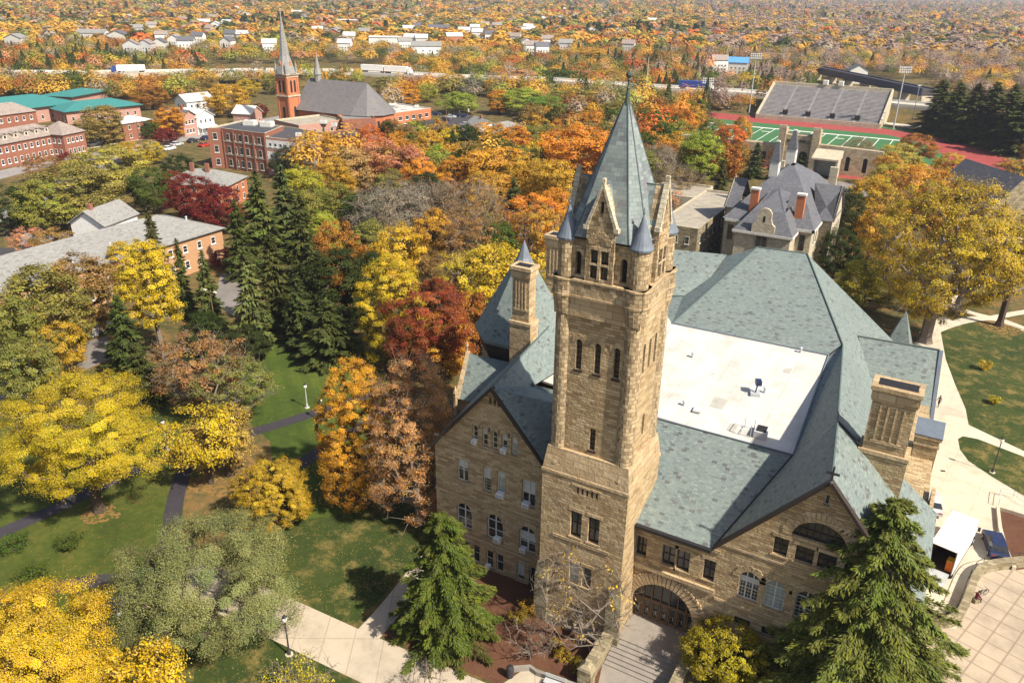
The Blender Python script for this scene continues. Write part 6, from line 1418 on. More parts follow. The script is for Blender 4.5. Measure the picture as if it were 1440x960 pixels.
for i,(px_,py_,R_,h_) in enumerate(((745,862,.95,1.5),(727,872,.8,1.2),(782,912,.6,1.1),(793,928,.65,1.1),(812,945,.85,1.3))):
    m=decid('ball_shrub%d'%i,300+i,R_,h_,'round',26,120,.05,.32,trunk=.06,tipr=.02);x,y=XY(px_,py_);put_tree(m,(1,1),x,y,1,1,(.36,.22,.03),['golden-brown clipped shrub against the foot of the tower','smaller golden-brown clipped shrub left of the one at the tower foot','small orange-brown shrub under the bare tree','low amber shrub between the bare tree and the stone pier','rounded golden shrub beside the stone pier'][i],'shrub','shrub',rz=0)
for i,(px_,py_,R_,h_,c) in enumerate(((20,775,1.6,1.6,'green'),(97,770,1.4,1.3,'green'),(52,818,1.6,1.5,'green'),(1384,520,1.,1.6,'yellow'),(1398,568,.8,1.2,'yellow'),(300,505,1.6,1.6,'green'))):
    m=decid('young_shrub%d'%i,320+i,R_,h_,'vase',30,60,.08,.3,trunk=.06,tipr=.015);x,y=XY(px_,py_);put_tree(m,(1,1),x,y,1,1,PALN[c],['loose green shrub at the left edge below the path','loose green shrub on the lawn left of the willow','green shrub beside the bottom curving path','small yellow sapling on the right lawn','smaller yellow sapling lower on the right lawn','green shrub at the far corner of the striped lawn'][i],'shrub','shrub',rz=0)
# ---- houses of the town beyond the highway
HL=[(20,66,26,'offwhite'),(128,58,40,'offwhite'),(165,60,26,'offwhite'),(185,76,20,'ltgrey'),(205,75,16,'ltgrey'),(245,66,16,'white'),(262,70,22,'white'),(278,62,14,'white'),(303,43,12,'white'),(318,40,12,'white'),(345,27,18,'white'),
(318,70,12,'white'),(380,74,10,'white'),(430,16,16,'white'),(487,36,34,'brick_orange'),(512,54,16,'brick_orange'),(541,64,44,'white'),(592,28,14,'white'),(617,48,30,'brick_orange'),(600,78,42,'white'),(652,52,16,'white'),(671,55,12,'white'),(690,58,16,'white'),(722,62,18,'white'),(748,76,16,'white'),(763,78,12,'white'),
(665,36,16,'white'),(680,20,22,'white'),(708,20,16,'white'),(788,30,14,'white'),(808,28,12,'white'),(916,35,12,'white'),(988,22,12,'white'),(1012,100,22,'white'),(1036,104,26,'skyblue'),(1205,116,22,'offwhite'),(500,10,24,'cream'),(530,16,26,'white'),(560,22,12,'white'),(470,52,18,'offwhite'),(640,62,22,'brick_orange'),(770,66,10,'white'),(890,24,10,'white'),(1160,34,12,'white'),(740,52,12,'white'),(576,64,14,'offwhite'),(228,60,12,'white')]
rh=random.Random(4);HPOS=[]
rq=random.Random(31)
for _ in range(42):
    HL.append((rq.uniform(150,900),rq.uniform(10,74),rq.choice((9,10,12,14,16)),rq.choice(('white','offwhite','ltgrey','cream','brick_orange','ltgrey'))))
ROOFN={'slate_grey':'grey','slate_tan':'tan','slate_dark':'dark','offwhite':'pale','ltgrey':'light grey','skyblue':'blue'}
def hloc(x): return 'far left' if x<260 else 'left of the church spire' if x<400 else 'behind the church' if x<560 else 'beyond the highway left of centre' if x<700 else 'beyond the highway at the centre' if x<860 else 'beyond the stadium'
seen={}
for i,(px_,py_,wp,wm) in enumerate(HL):
    x,y=XY(px_,py_+2);zc=dist(x,y)*math.cos(TH)+H*math.sin(TH);wd=wp*zc/F
    flat=wd>26;wd=min(wd,42);dp=min(wd*.6,14) if flat else min(max(wd*.62,7),12);wd=max(wd,10.5)
    hh=8. if flat else 7.8;a=AZ+rh.uniform(-.3,.3);ux,uy=math.cos(a),math.sin(a);A=(x-ux*wd/2,y-uy*wd/2);B=(x+ux*wd/2,y+uy*wd/2)
    rm=['slate_grey','slate_tan','slate_dark','ltgrey','offwhite'][rh.randrange(5)] if not flat else 'offwhite'
    if wm=='skyblue': rm='skyblue';wm='offwhite'
    ordn=('topmost','nearest the top edge') 
    wn_={'white':'white','offwhite':'off-white','ltgrey':'grey','cream':'cream','brick_orange':'red brick'}[wm]
    key=(wn_,ROOFN[rm],flat,hloc(px_));seen[key]=seen.get(key,0)+1
    lab='%s %s with a %s roof, %s'%(wn_,'long low building' if flat else 'house',ROOFN[rm],hloc(px_))
    house('town_building' if flat else 'town_house',lab,'building' if flat else 'house',rect(A,B,dp,True),hh,.8 if flat else 3.2,wm,rm,'gable',0 if flat or rh.random()<.5 else 1,((1.2,1.4),(3.8,1.2)) if not flat else ((1.4,1.6),),(4 if not flat else 7,2),group='%s %ss with %s roofs %s'%key[:1].__add__((('building' if flat else 'house'),ROOFN[rm],hloc(px_))),ww=1.3)
    HPOS.append((x,y,max(wd,dp)*.62+1.5));OCC.append((x,y,wd*.55+2))
# ---- scattered trees of the town and the far woods
def seg_d(p,a,b):
    ax,ay=a;bx,by=b;t=max(0,min(1,((p[0]-ax)*(bx-ax)+(p[1]-ay)*(by-ay))/((bx-ax)**2+(by-ay)**2)));return math.hypot(p[0]-ax-t*(bx-ax),p[1]-ay-t*(by-ay))
ROADS=[(XY(-120,300),XY(40,235),9),(XY(40,235),XY(230,200),9),(XY(230,200),XY(430,160),8),(XY(130,240),XY(-60,330),8),(XY(700,205),XY(520,175),7)]+[(hp[i],hp[i+1],13) for i in range(len(hp)-1)]+[(XY(1150,96),XY(1305,128),8)]
rs=random.Random(21)
def free(x,y,Rr):
    px_,py_=proj(x,y,0)
    for (a,b,w) in ROADS:
        if seg_d((x,y),a,b)<w+Rr*.7: return False
    for (ox,oy,orr) in OCC:
        if (x-ox)**2+(y-oy)**2<(orr*.8+Rr*.72)**2: return False
    return True
def sightline_clear(x,y,Rr,Ht):
    """keep far houses and the highway at least partly in sight: no tall crown right in front of them"""
    for (ox,oy,orr) in HPOS:
        dx,dy=x-ox,y-oy;al=-(dx*ox+dy*oy)/math.hypot(ox,oy);la=abs(dx*oy-dy*ox)/math.hypot(ox,oy)
        if 0<al<30 and la<orr*.75+Rr*.5: return False
    return True
BUILT=[(-260,-170,100,175),(-150,-124,28,108),(-62,-20,148,192),(-95,-20,255,395),(-40,15,0,270)]
def pal(px_,py_):
    u=rs.random()
    if px_>1000 and py_<110: L=['brown','grey','orange','amber','rust','olive','grey','brown','gold'] 
    elif px_>800: L=['orange','brown','grey','amber','olive','gold','rust','green','brown']
    elif py_<60: L=['brown','orange','rust','amber','olive','grey','gold','green','brown','salmon']
    else: L=['gold','olive','amber','orange','rust','brown','green','lime','dkgreen','yellow']
    return L[rs.randrange(len(L))]
def zone(px_,py_):
    r='in the far distance' if py_<30 else 'beyond the highway' if py_<98 else 'this side of the highway'
    c='left of the church' if px_<400 else 'between church and spire' if px_<880 else 'above the stadium' if px_<1240 else 'at the far right'
    return c,r
CN={'gold':'golden','yellow':'yellow','orange':'orange','rust':'rusty','red':'red','salmon':'salmon','olive':'olive','lime':'lime-green','green':'green','dkgreen':'dark green','brown':'brown','grey':'grey leafless','amber':'amber'}
EXCL=[(-20,330,150,270),(285,545,90,240),(555,745,140,205),(1045,1445,137,262),(1085,1440,255,500),(1140,1320,112,140)]
cnt_=0;tries=0
NEARMAX=128
cands=[]
while tries<9000:
    tries+=1
    px_=rs.uniform(-60,1500);py_=40+ (rs.random()**.8)*215
    if any(a<px_<b and c<py_<d for a,b,c,d in EXCL): continue
    x,y=XY(px_,py_)
    if any(a<x<b and c<y<d for a,b,c,d in BUILT): continue
    cands.append((math.hypot(x,y),px_,py_,x,y))
cands=cands[:2200]
cands.sort()
for (dd,px_,py_,x,y) in cands:
    if cnt_>=NEARMAX: break
    c=pal(px_,py_);Rr=rs.uniform(3.2,5.4)
    if not free(x,y,Rr) or not sightline_clear(x,y,Rr,9): continue
    con=rs.random()<.07;kind='far_con' if con else 'far_bare' if c=='grey' else rs.choice(['far_round','far_round','far_oval'])
    if con: c='dkgreen';Rr*=.6
    z0,z1=zone(px_,py_);nm='conifer' if con else 'bare_tree' if c=='grey' else 'autumn_tree'
    lab='%s%s tree %s, %s'%('small ' if Rr<3.9 else '',CN[c]+(' conifer' if con else ''),z1,z0)
    me,ref=kindmesh(kind);OCC.append((x,y,Rr*.85))
    put_tree(me,ref,x,y,Rr,(2.0*Rr+1.5) if not con else Rr*3.4,PALN['pine' if con else c],lab,nm,group='%s%ss %s %s'%('small ' if Rr<3.9 else '',lab.split(' tree')[0].replace('small ',''),z1,z0));cnt_+=1
print('individual trees',NTREE[0])
# far woods: one mass
def far_mass():
    r=np.random.default_rng(8);C=[];Nn=[];S=[];Tt=[];K=[]
    n=0;pal_=[PALN[k] for k in ('gold','amber','brown','olive','olive','green','grey','grey','green','gold','rust','olive','gold','orange','grey','olive','yellow','lime','rust','salmon','dkgreen','green','olive','redorange','dkgreen')]
    grid={}
    for (ox,oy,orr) in OCC: 
        for gx in range(int((ox-30)//30),int((ox+30)//30)+1):
            for gy in range(int((oy-30)//30),int((oy+30)//30)+1): grid.setdefault((gx,gy),[]).append((ox,oy,orr))
    hgrid={}
    for (ox,oy,orr) in HPOS:
        for gx in range(int((ox-60)//60),int((ox+60)//60)+1):
            for gy in range(int((oy-60)//60),int((oy+60)//60)+1): hgrid.setdefault((gx,gy),[]).append((ox,oy,orr))
    bands=((150,700,4200,62),(700,1400,5200,30),(1400,4600,8000,12))
    for (d0,d1,num,lv) in bands:
        made=0;t=0
        while made<num and t<num*5:
            t+=1;d=math.sqrt(r.uniform(d0**2,d1**2)) if d1<1500 else d0*(d1/d0)**r.uniform()
            lat=r.uniform(-.74,.74)*d;x=fh[0]*d+rt[0]*lat;y=fh[1]*d+rt[1]*lat
            px_,py_=proj(x,y,0)
            if d<700:
                if py_>262 or any(a<px_<b and c<py_<e for a,b,c,e in EXCL) or any(a<x<b and c<y<e for a,b,c,e in BUILT): continue
            Rr=r.uniform(4.2,7.6) if d<700 else r.uniform(5,9.5) if d<1400 else r.uniform(6,12)
            if d<1400:
                bad=False
                for (a,b,w) in ROADS:
                    if seg_d((x,y),a,b)<w+Rr*.35: bad=True;break
                if bad: continue
                for (ox,oy,orr) in grid.get((int(x//30),int(y//30)),()):
                    if (x-ox)**2+(y-oy)**2<(orr*.8+Rr*.6)**2: bad=True;break
                if bad: continue
                for (ox,oy,orr) in hgrid.get((int(x//60),int(y//60)),()):
                    q=math.hypot(ox,oy);al=-((x-ox)*ox+(y-oy)*oy)/q;la=abs((x-ox)*oy-(y-oy)*ox)/q
                    if 0<al<58 and la<orr*.6+Rr*.4: bad=True;break
                if bad: continue
                grid.setdefault((int(x//30),int(y//30)),[]).append((x,y,Rr))
            made+=1
            g_=math.sin(x*.013+y*.007)+math.sin(y*.011-x*.005+1.7);ci=int(np.clip(r.normal(11+g_*5,7),0,24));col=np.array(pal_[ci]);col=col*.93+col.mean()*.07
            if px_>980 and r.uniform()<.45: col=np.array(PALN['grey'])*np.array([.95,.85,.95])
            nl=int(lv*7);Ht=1.9*Rr+2;u=r.normal(size=(nl,3));u/=np.linalg.norm(u,axis=1,keepdims=True);u[:,2]=np.abs(u[:,2])*1.0-.25*(r.uniform(size=nl)<.35);Ht=Ht if d<380 else Rr*.95+3.4
            lob=(1+.22*np.sin(u[:,0]*5+ci)+.18*np.sin(u[:,1]*6+u[:,2]*4))[:,None]
            p=u*np.array([Rr,Rr,Ht*.5])*lob*(r.uniform(.55,1,size=(nl,1)))
            if ci>=24: hh=r.uniform(0,1,nl);a=r.uniform(0,2*PI,nl);p=np.stack([np.cos(a)*Rr*.55*(1-hh),np.sin(a)*Rr*.55*(1-hh),(hh-.5)*Ht*1.25],1);u=np.stack([np.cos(a),np.sin(a),.5+0*a],1)
            C.append(p+np.array([x,y,Ht*.5]));Nn.append(u+np.array([0,0,.5])+r.normal(size=(nl,3))*.2);S.append(np.full(nl,0.86 if lv==62 else 1.8 if lv==18 else 2.9)*r.uniform(.6,1.2,nl)*(Rr/5.)*.52)
            cc=col[None,:]*(1+r.normal(0,.06,(nl,1)))*r.uniform(.8,1.15);K.append(np.clip(cc,0.005,1))
    for i in range(len(hp)-1):
        a=Vector(hp[i]);c=Vector(hp[i+1]);L_=(c-a).length;dn=(c-a)/L_;nn=Vector((dn.y,-dn.x))
        if nn.dot(a)>0: nn=-nn
        for k in range(int(L_/3.2)):
            off_=r.uniform(11,30);p=a+dn*(k*3.2)+nn*off_;px_,py_=proj(p.x,p.y,4)
            if any(u0<px_<u1 for u0,u1 in ((150,260),(505,650),(935,1045),(1070,1330))): continue
            Rr=r.uniform(3.,4.8);Ht=Rr*1.9+3.4;nl=330;col=np.array(PALN[('olive','green','brown','amber','olive','grey','rust','dkgreen','lime','gold')[r.integers(10)]])
            u=r.normal(size=(nl,3));u/=np.linalg.norm(u,axis=1,keepdims=True);u[:,2]=np.abs(u[:,2])-.2;q=u*np.array([Rr,Rr,Ht*.5])*(1+.22*np.sin(u[:,:1]*5+k)+.15*np.sin(u[:,1:2]*7))*r.uniform(.6,1,size=(nl,1))
            C.append(q+np.array([p.x,p.y,Ht*.5+max(0,4.6-(off_-8)*.4)]));Nn.append(u+r.normal(size=(nl,3))*.3);S.append(np.full(nl,.42)*r.uniform(.6,1.2,nl));K.append(np.clip(col[None,:]*(1+r.normal(0,.12,(nl,1))),.005,1))
    C=np.concatenate(C);Nn=np.concatenate(Nn);S=np.concatenate(S);K=np.concatenate(K)
    s=N('far_wood_leaves');at=s.n('ShaderNodeAttribute');at.attribute_name='tone';s.l(at.outputs['Color'],s.b.inputs['Base Color']);s.b.inputs['Roughness'].default_value=.85;s.b.inputs['Specular IOR Level'].default_value=.1
    tr=s.n('ShaderNodeBsdfTranslucent');s.l(at.outputs['Color'],tr.inputs[0]);mx=s.n('ShaderNodeMixShader');mx.inputs[0].default_value=.3
    s.l(s.b.outputs[0],mx.inputs[1]);s.l(tr.outputs[0],mx.inputs[2]);s.l(mx.outputs[0],s.t.nodes['Material Output'].inputs[0])
    me=quads_mesh('far_woods',C,Nn,S,K,1.,mat=s.m);o=bpy.data.objects.new('far_woods',me);COL.objects.link(o);o['kind']='stuff';o['label']='autumn woods stretching to the horizon beyond the town';o['category']='woods'
    print('far quads',len(C))
far_mass()
# haze: closed box round everything
hb=MB();hb.box(-9500,9500,-650,16500,-1.5,60);hz=hb.build('haze','white');hz['kind']='stuff'
hm=bpy.data.materials.new('thin_haze');hm.use_nodes=True;ht=hm.node_tree;ht.nodes.clear();ho=ht.nodes.new('ShaderNodeOutputMaterial');pv=ht.nodes.new('ShaderNodeVolumePrincipled')
pv.inputs['Color'].default_value=(.80,.82,.92,1);pv.inputs['Density'].default_value=.00013;pv.inputs['Anisotropy'].default_value=.2;ht.links.new(pv.outputs[0],ho.inputs['Volume'])
hz.data.materials.clear();hz.data.materials.append(hm)
# ================================================================= street furniture, vehicles, people
def lamp(px_,py_,h,label,post='iron',group='campus lamp posts'):
    x,y=XY(px_,py_);t=thing('lamp_post',label,'lamp post',(x,y,0),group)
    b=MB();b.lathe((x,y),[(.34,0),(.34,.08)],12);b.build('footing','conc',t)
    b=MB();b.lathe((x,y),[(.16,.08),(.14,.5),(.08,.62),(.055,h-.75),(.09,h-.7),(.13,h-.62)],10);b.build('post',post,t)
    b=MB();b.lathe((x,y),[(.13,h-.62),(.21,h-.5),(.23,h-.3),(.2,h-.16)],12);b.build('globe','white',t,True)
    b=MB();b.lathe((x,y),[(.22,h-.16),(.16,h-.06),(.05,h),(.03,h+.16),(.001,h+.2)],10);b.build('lamp_cap','blk',t)
lamp(407,920,4.3,'black lamp post with white globe on the grass edge of the concrete walk')
lamp(432,573,3.6,'pale lamp post beside the blacktop path on the striped lawn','galv')
lamp(453,592,3.4,'lamp post just right of the pale one, half behind the amber tree','galv')
lamp(1395,664,4.8,'black lamp post on the grass island right of the driveway')
lamp(236,632,4.2,'lamp post beside the path junction left of the sparse orange tree','galv')
lamp(178,905,3.8,'lamp post seen at the left edge of the willow-like tree')
# tall drive lamp and utility poles
def pole(px_,py_,h,label,arms=0,r=.12,mat='galv',name='light_pole',cat='light pole',group=None):
    x,y=XY(px_,py_);t=thing(name,label,cat,(x,y,0),group);b=MB();b.lathe((x,y),[(r,0),(r*.55,h)],8);b.build('mast',mat,t);return t,x,y
t,x,y=pole(306,480,8.5,'tall brown drive lamp standing among the dark evergreens',mat='wood')
for s in (-1,1): b=MB();b.tube((x,y,8.3),(x+.9*s,y,8.5),.05);b.build('arm','wood',t);b=MB();b.cbox(x+1.1*s,y,8.42,.6,.3,.15);b.build('lamp_head','offwhite',t)
for (a,c,h,l) in ((658,206,15,'utility pole with transformer box beside the white bungalows'),(628,184,10,'utility pole at the edge of the church parking lot'),(198,207,9,'utility pole at the street crossing')):
    t,x,y=pole(a,c,h,l,mat='wood',name='utility_pole',cat='utility pole',r=.17);b=MB();b.cbox(x,y,h-1.,2.2,.12,.14,AZ);b.build('crossarm','wood',t)
    if a==658: b=MB();b.lathe((x+.35,y),[(.3,h-3.2),(.3,h-2.2)],8);b.build('transformer','ltgrey',t)
def flood(px_,py_,h,label,n=10):
    t,x,y=pole(px_,py_,h,label,r=.32,name='floodlight_mast',cat='floodlight mast',group='stadium floodlight masts')
    b=MB()
    for k in range(3): b.cbox(x,y,h-.2-k*.9,5.2,.15,.15,AZ)
    b.build('lamp_frame','galv',t)
    for k in range(3):
        for i in range(6):
            u=(i-2.5)*.86;b=MB();b.cbox(x+u*math.cos(AZ),y+u*math.sin(AZ)-.3,h-.35-k*.9+.2,.62,.4,.55,AZ);b.build('floodlight','ltgrey',t)
flood(1053,160,25.5,'tall floodlight mast left of the grandstand');flood(1256,182,24,'tall floodlight mast right of the grandstand')
flood(991,162,15.5,'shorter floodlight mast by the blue truck trailer');flood(1279,178,19,'thin mast in front of the white box truck beyond the track') if False else None
t,x,y=pole(907,150,22,'thin bare white flagpole just right of the spire tip',mat='white',name='flagpole',cat='flagpole',r=.14);b=MB();b.sphere((x,y,22.1),.2);b.build('finial','galv',t)
t,x,y=pole(1280,182,17,'thin grey mast in front of the parked white box truck',name='mast_pole',cat='mast',r=.16);b=MB();b.cbox(x,y,17,1.4,.3,.4,AZ);b.build('lamp_head','ltgrey',t)
# vehicles --------------------------------------------------
def car_proto(paint,name,label,kind='car'):
    t=thing(name,label,'car',(0,0,0));L_,W_=4.5,1.8
    b=MB();sec=[(-2.25,.35,.78),(-2.1,.25,.92),(-1.3,.22,.98),(1.1,.22,.98),(2.05,.24,.82),(2.25,.36,.62)]
    if kind=='van': sec=[(-2.4,.35,1.0),(-2.3,.25,1.1),(1.5,.22,1.1),(2.1,.24,.95),(2.3,.36,.7)]
    for (x0,a0,b0),(x1,a1,b1) in zip(sec,sec[1:]): b.hexa([(x0,-.9,a0),(x1,-.9,a1),(x1,.9,a1),(x0,.9,a0)],[(x0,-.86,b0),(x1,-.86,b1),(x1,.86,b1),(x0,.86,b0)])
    b.build('body',paint,t)
    c0,c1=(-1.75,.95) if kind=='car' else (-2.35,1.6);top=1.45 if kind=='car' else 1.85
    b=MB();b.hexa([(c0,-.84,.975),(c1,-.84,.975),(c1,.84,.975),(c0,.84,.975)],[(c0+.5,-.66,top-.06),(c1-.75,-.66,top-.06),(c1-.75,.66,top-.06),(c0+.5,.66,top-.06)]);b.build('windows','glass',t)
    b=MB();b.hexa([(c0+.45,-.68,top-.058),(c1-.7,-.68,top-.058),(c1-.7,.68,top-.058),(c0+.45,.68,top-.058)],[(c0+.6,-.6,top),(c1-.85,-.6,top),(c1-.85,.6,top),(c0+.6,.6,top)]);b.build('car_roof',paint,t)
    for x_ in (-1.4,1.4):
        for s in (-1,1):
            b=MB();b.tube((x_,s*.93,.33),(x_,s*.7,.33),.33,.33,14);wh=b.build('wheel','rubber',t);b=MB();b.tube((x_,s*.945,.33),(x_,s*.93,.33),.19,.19,10);b.build('rim','galv',wh)
    for s in (-1,1):
        b=MB();b.box(2.16,2.24,s*.62-.18,s*.62+.18,.6,.72);b.build('headlight','white',t);b=MB();b.box(-2.27,-2.2,s*.62-.18,s*.62+.18,.68,.8);b.build('taillight','red',t)
    return t
PROTO={}
def car(px_,py_,rz,paint,label,kind='car',group='parked cars',z=0):
    k=(paint,kind);x,y,_=P(px_,py_,z)
    if k not in PROTO: t=car_proto(paint,'parked_car' if kind=='car' else 'parked_van',label,kind);PROTO[k]=t;t.matrix_basis=Matrix.Translation((x,y,z+.03))@Matrix.Rotation(rz,4,'Z');t['group']=group
    else: t=copy_thing(PROTO[k],(x,y,z+.03),rz,label,group)
    if kind=='van': t['category']='van'
    return t
# prototypes are built at the origin, so their parts carry no offset
sd_=math.atan2(XY(295,187)[1]-XY(185,208)[1],XY(295,187)[0]-XY(185,208)[0])
car(1308,712,1.75,'silver','silver car parked tight beside the stone pier of the hall')
car(1398,772,1.75,'dkblue','dark blue car parked beside the planter bed, right of the open truck')
car(1371,283,.4,'silver','grey car at the corner of the dark slate-roofed hall')
car(128,468,.9,'white','white car parked nearest the amber tree, left lot');car(142,462,.9,'white','second white car, right of the nearest one in the left lot');car(152,457,.9,'silver','silver car at the inner end of the left lot row')
car(118,474,.9,'silver','grey car at the outer end of the left lot row')
car(68,500,.9,'silver','silver car among the olive trees at the left lot');car(22,520,.8,'white','white car at the left edge in the lot');car(8,530,.8,'dkblue','dark blue car at the left edge in the lot')
car(238,211,sd_,'white','white car on the street before the maroon street tree');car(249,205,sd_,'silver','silver car just behind the white one on the street');car(272,200,sd_,'blk','black car on the street near the brick school')
car(288,206,sd_,'red','red car at the street corner of the school');car(291,196,sd_,'dkblue','dark blue car at the street corner above the red one');car(133,205,sd_,'silver','silver car parked by the dormered residence')
car(331,233,.2,'red','red car under the school front, left of three');car(341,235,.2,'dkblue','dark car in the middle of three under the school front');car(351,235,.2,'white','white car under the school front, right of three')
car(613,162,.3,'dkblue','dark car at the top left of the church lot');car(626,170,.3,'blk','black car lowest in the church lot');car(634,166,.3,'silver','silver car in the middle of the church lot');car(643,163,.3,'blk','black car on the right of the church lot');car(652,165,.3,'dkblue','dark blue car at the right end of the church lot')
car(655,177,.1,'silver','silver car on the pale drive by the utility pole');car(662,207,.5,'red','red car on the back street below the bungalows');car(675,209,.5,'blk','black car on the back street below the bungalows')
car(563,183,.4,'white','white van nearest the church apse','van');car(574,181,.4,'white','second white van, right of the one by the apse','van')
car(745,76,.1,'white','white car before the far town houses at the centre');car(770,80,.1,'white','white car farther right before the far town houses')
# the open box truck
A=Vector(XY(1305,804));Bq=Vector(XY(1332,826));tdir=(Vector(XY(1372,733,3.6))-Vector(XY(1345,776,3.6))).normalized()
P3=Vector(XY(1312,763,3.7));P4=Vector(XY(1345,776,3.7));ctr=(P3+P4)/2;ang=math.atan2(tdir.y,tdir.x)
tk=thing('box_truck','white box truck backed up with its dark cargo box open and ramp down','truck',(0,0,0))
Lb=7.;Wb=(P4-P3).length;Wb=min(max(Wb,2.4),2.9);hw=Wb/2
b=MB();b.box(0,Lb,-hw,-hw+.07,1.05,3.7);b.box(0,Lb,hw-.07,hw,1.05,3.7);b.box(0,Lb,-hw+.071,hw-.071,3.62,3.7);b.box(Lb-.07,Lb,-hw+.071,hw-.071,1.05,3.619);b.build('cargo_box','white',tk)
b=MB();b.box(.02,Lb-.08,-hw+.072,hw-.072,1.0,1.1);b.box(0,Lb,-hw,hw,.75,.99);b.build('truck_bed','dkbrown',tk)
b=MB();b.box(.0,Lb-.1,-hw+.071,-hw+.11,1.11,3.6);b.box(.0,Lb-.1,hw-.11,hw-.071,1.11,3.6);b.box(Lb-.12,Lb-.071,-hw+.11,hw-.11,1.11,3.6);b.build('inner_lining','wood',tk)
b=MB();b.box(Lb+.1,Lb+1.9,-hw+.15,hw-.15,.6,1.5);b.hexa([(Lb+.1,-hw+.15,1.5),(Lb+1.85,-hw+.15,1.5),(Lb+1.85,hw-.15,1.5),(Lb+.1,hw-.15,1.5)],[(Lb+.1,-hw+.25,2.4),(Lb+1.2,-hw+.25,2.4),(Lb+1.2,hw-.25,2.4),(Lb+.1,hw-.25,2.4)]);cb=b.build('cab','white',tk)
b=MB();b.hexa([(Lb+1.72,-hw+.3,1.55),(Lb+1.86,-hw+.3,1.55),(Lb+1.86,hw-.3,1.55),(Lb+1.72,hw-.3,1.55)],[(Lb+1.2,-hw+.35,2.32),(Lb+1.29,-hw+.35,2.32),(Lb+1.29,hw-.35,2.32),(Lb+1.2,hw-.35,2.32)]);b.build('windscreen','glass',cb)
for s in (-1,1): b=MB();b.box(Lb+1.3,Lb+1.42,s*(hw+.12)-.12,s*(hw+.12)+.12,1.6,2.05);b.build('mirror','blk',tk)
for x_ in (1.2,Lb+1.):
    for s in (-1,1): b=MB();b.tube((x_,s*(hw-.02),.48),(x_,s*(hw-.35),.48),.48,.48,16);wh=b.build('wheel','rubber',tk);b=MB();b.tube((x_,s*(hw+.01),.48),(x_,s*(hw-.02),.48),.24,.24,10);b.build('rim','galv',wh)
b=MB();b.hexa([(-2.2,-hw+.2,.04),(-.02,-hw+.2,.95),(-.02,hw-.2,.95),(-2.2,hw-.2,.04)],[(-2.2,-hw+.2,.1),(-.02,-hw+.2,1.03),(-.02,hw-.2,1.03),(-2.2,hw-.2,.1)]);b.build('loading_ramp','galv',tk)
tk.matrix_basis=Matrix.Translation((ctr.x,ctr.y,0))@Matrix.Rotation(ang,4,'Z')
cw=thing('moving_crate','orange padded crate standing inside the open truck','crate',(0,0,0));b=MB();b.cbox(.7,-.75,1.11,.8,.6,1.1);b.build('crate_body','orange',cw);b=MB();b.cbox(.7,-.75,2.212,.84,.64,.06);b.build('crate_lid','yellow',cw)
cw.matrix_basis=tk.matrix_basis.copy()
# long-distance trucks on the highway
def semi(px_,py_,L_,trail,cab,label,flip=False,z=6.05):
    x,y,_=P(px_,py_,z)
    best=min(range(len(hp)-1),key=lambda i:seg_d((x,y),hp[i],hp[i+1]));d=Vector(hp[best+1])-Vector(hp[best]);a=math.atan2(d.y,d.x)+(PI if flip else 0)
    q=Vector(hp[best]);dn=d.normalized();tt=(Vector((x,y))-q).dot(dn);pp_=q+dn*tt;x,y=pp_.x,pp_.y
    t=thing('articulated_truck',label,'truck',(0,0,0),'long trucks on the highway')
    b=MB();b.box(-L_/2,L_/2,-1.3,1.3,1.2,4.1);b.build('trailer',trail,t);b=MB();b.box(L_/2+.6,L_/2+2.8,-1.2,1.2,.7,2.4);b.box(L_/2+.6,L_/2+1.9,-1.15,1.15,2.4,3.6);b.build('cab',cab,t);b=MB();b.box(-L_/2,L_/2+.6,-1.1,1.1,.9,1.19);b.build('chassis','blk',t)
    for x_ in (-L_/2+1.2,-L_/2+2.5,L_/2-1,L_/2+2.2):
        for s in (-1,1): b=MB();b.tube((x_,s*1.28,.5),(x_,s*.9,.5),.5,.5,12);b.build('wheel','rubber',t)
    t.matrix_basis=Matrix.Translation((x,y,z))@Matrix.Rotation(a,4,'Z')
semi(190,99,14,'white','blue','white articulated truck with blue cab on the highway above the teal roofs',True)
semi(532,101,14,'white','red','white truck trailer with a red cab on the highway, nearer the church');semi(585,99,14,'white','white','all-white articulated truck leading the red-cabbed one on the highway')
semi(973,127,14,'blue','white','dark blue truck trailer with white cab on the highway left of the grandstand')
x,y=XY(1282,168);t=thing('box_truck','white box truck parked beyond the running track, right of the grandstand','truck',(0,0,0));b=MB();b.box(-5,3.4,-1.3,1.3,1.0,3.8);b.build('cargo_box','white',t);b=MB();b.box(3.6,5.4,-1.2,1.2,.6,2.6);cb=b.build('cab','white',t);b=MB();b.box(5.2,5.43,-1.,1.,1.6,2.4);b.build('windscreen','glass',cb)
for x_ in (-3.5,4.5):
    for s in (-1,1): b=MB();b.tube((x_,s*1.3,.5),(x_,s*.9,.5),.5,.5,12);b.build('wheel','rubber',t)
t.matrix_basis=Matrix.Translation((x,y,0))@Matrix.Rotation(-.1,4,'Z')
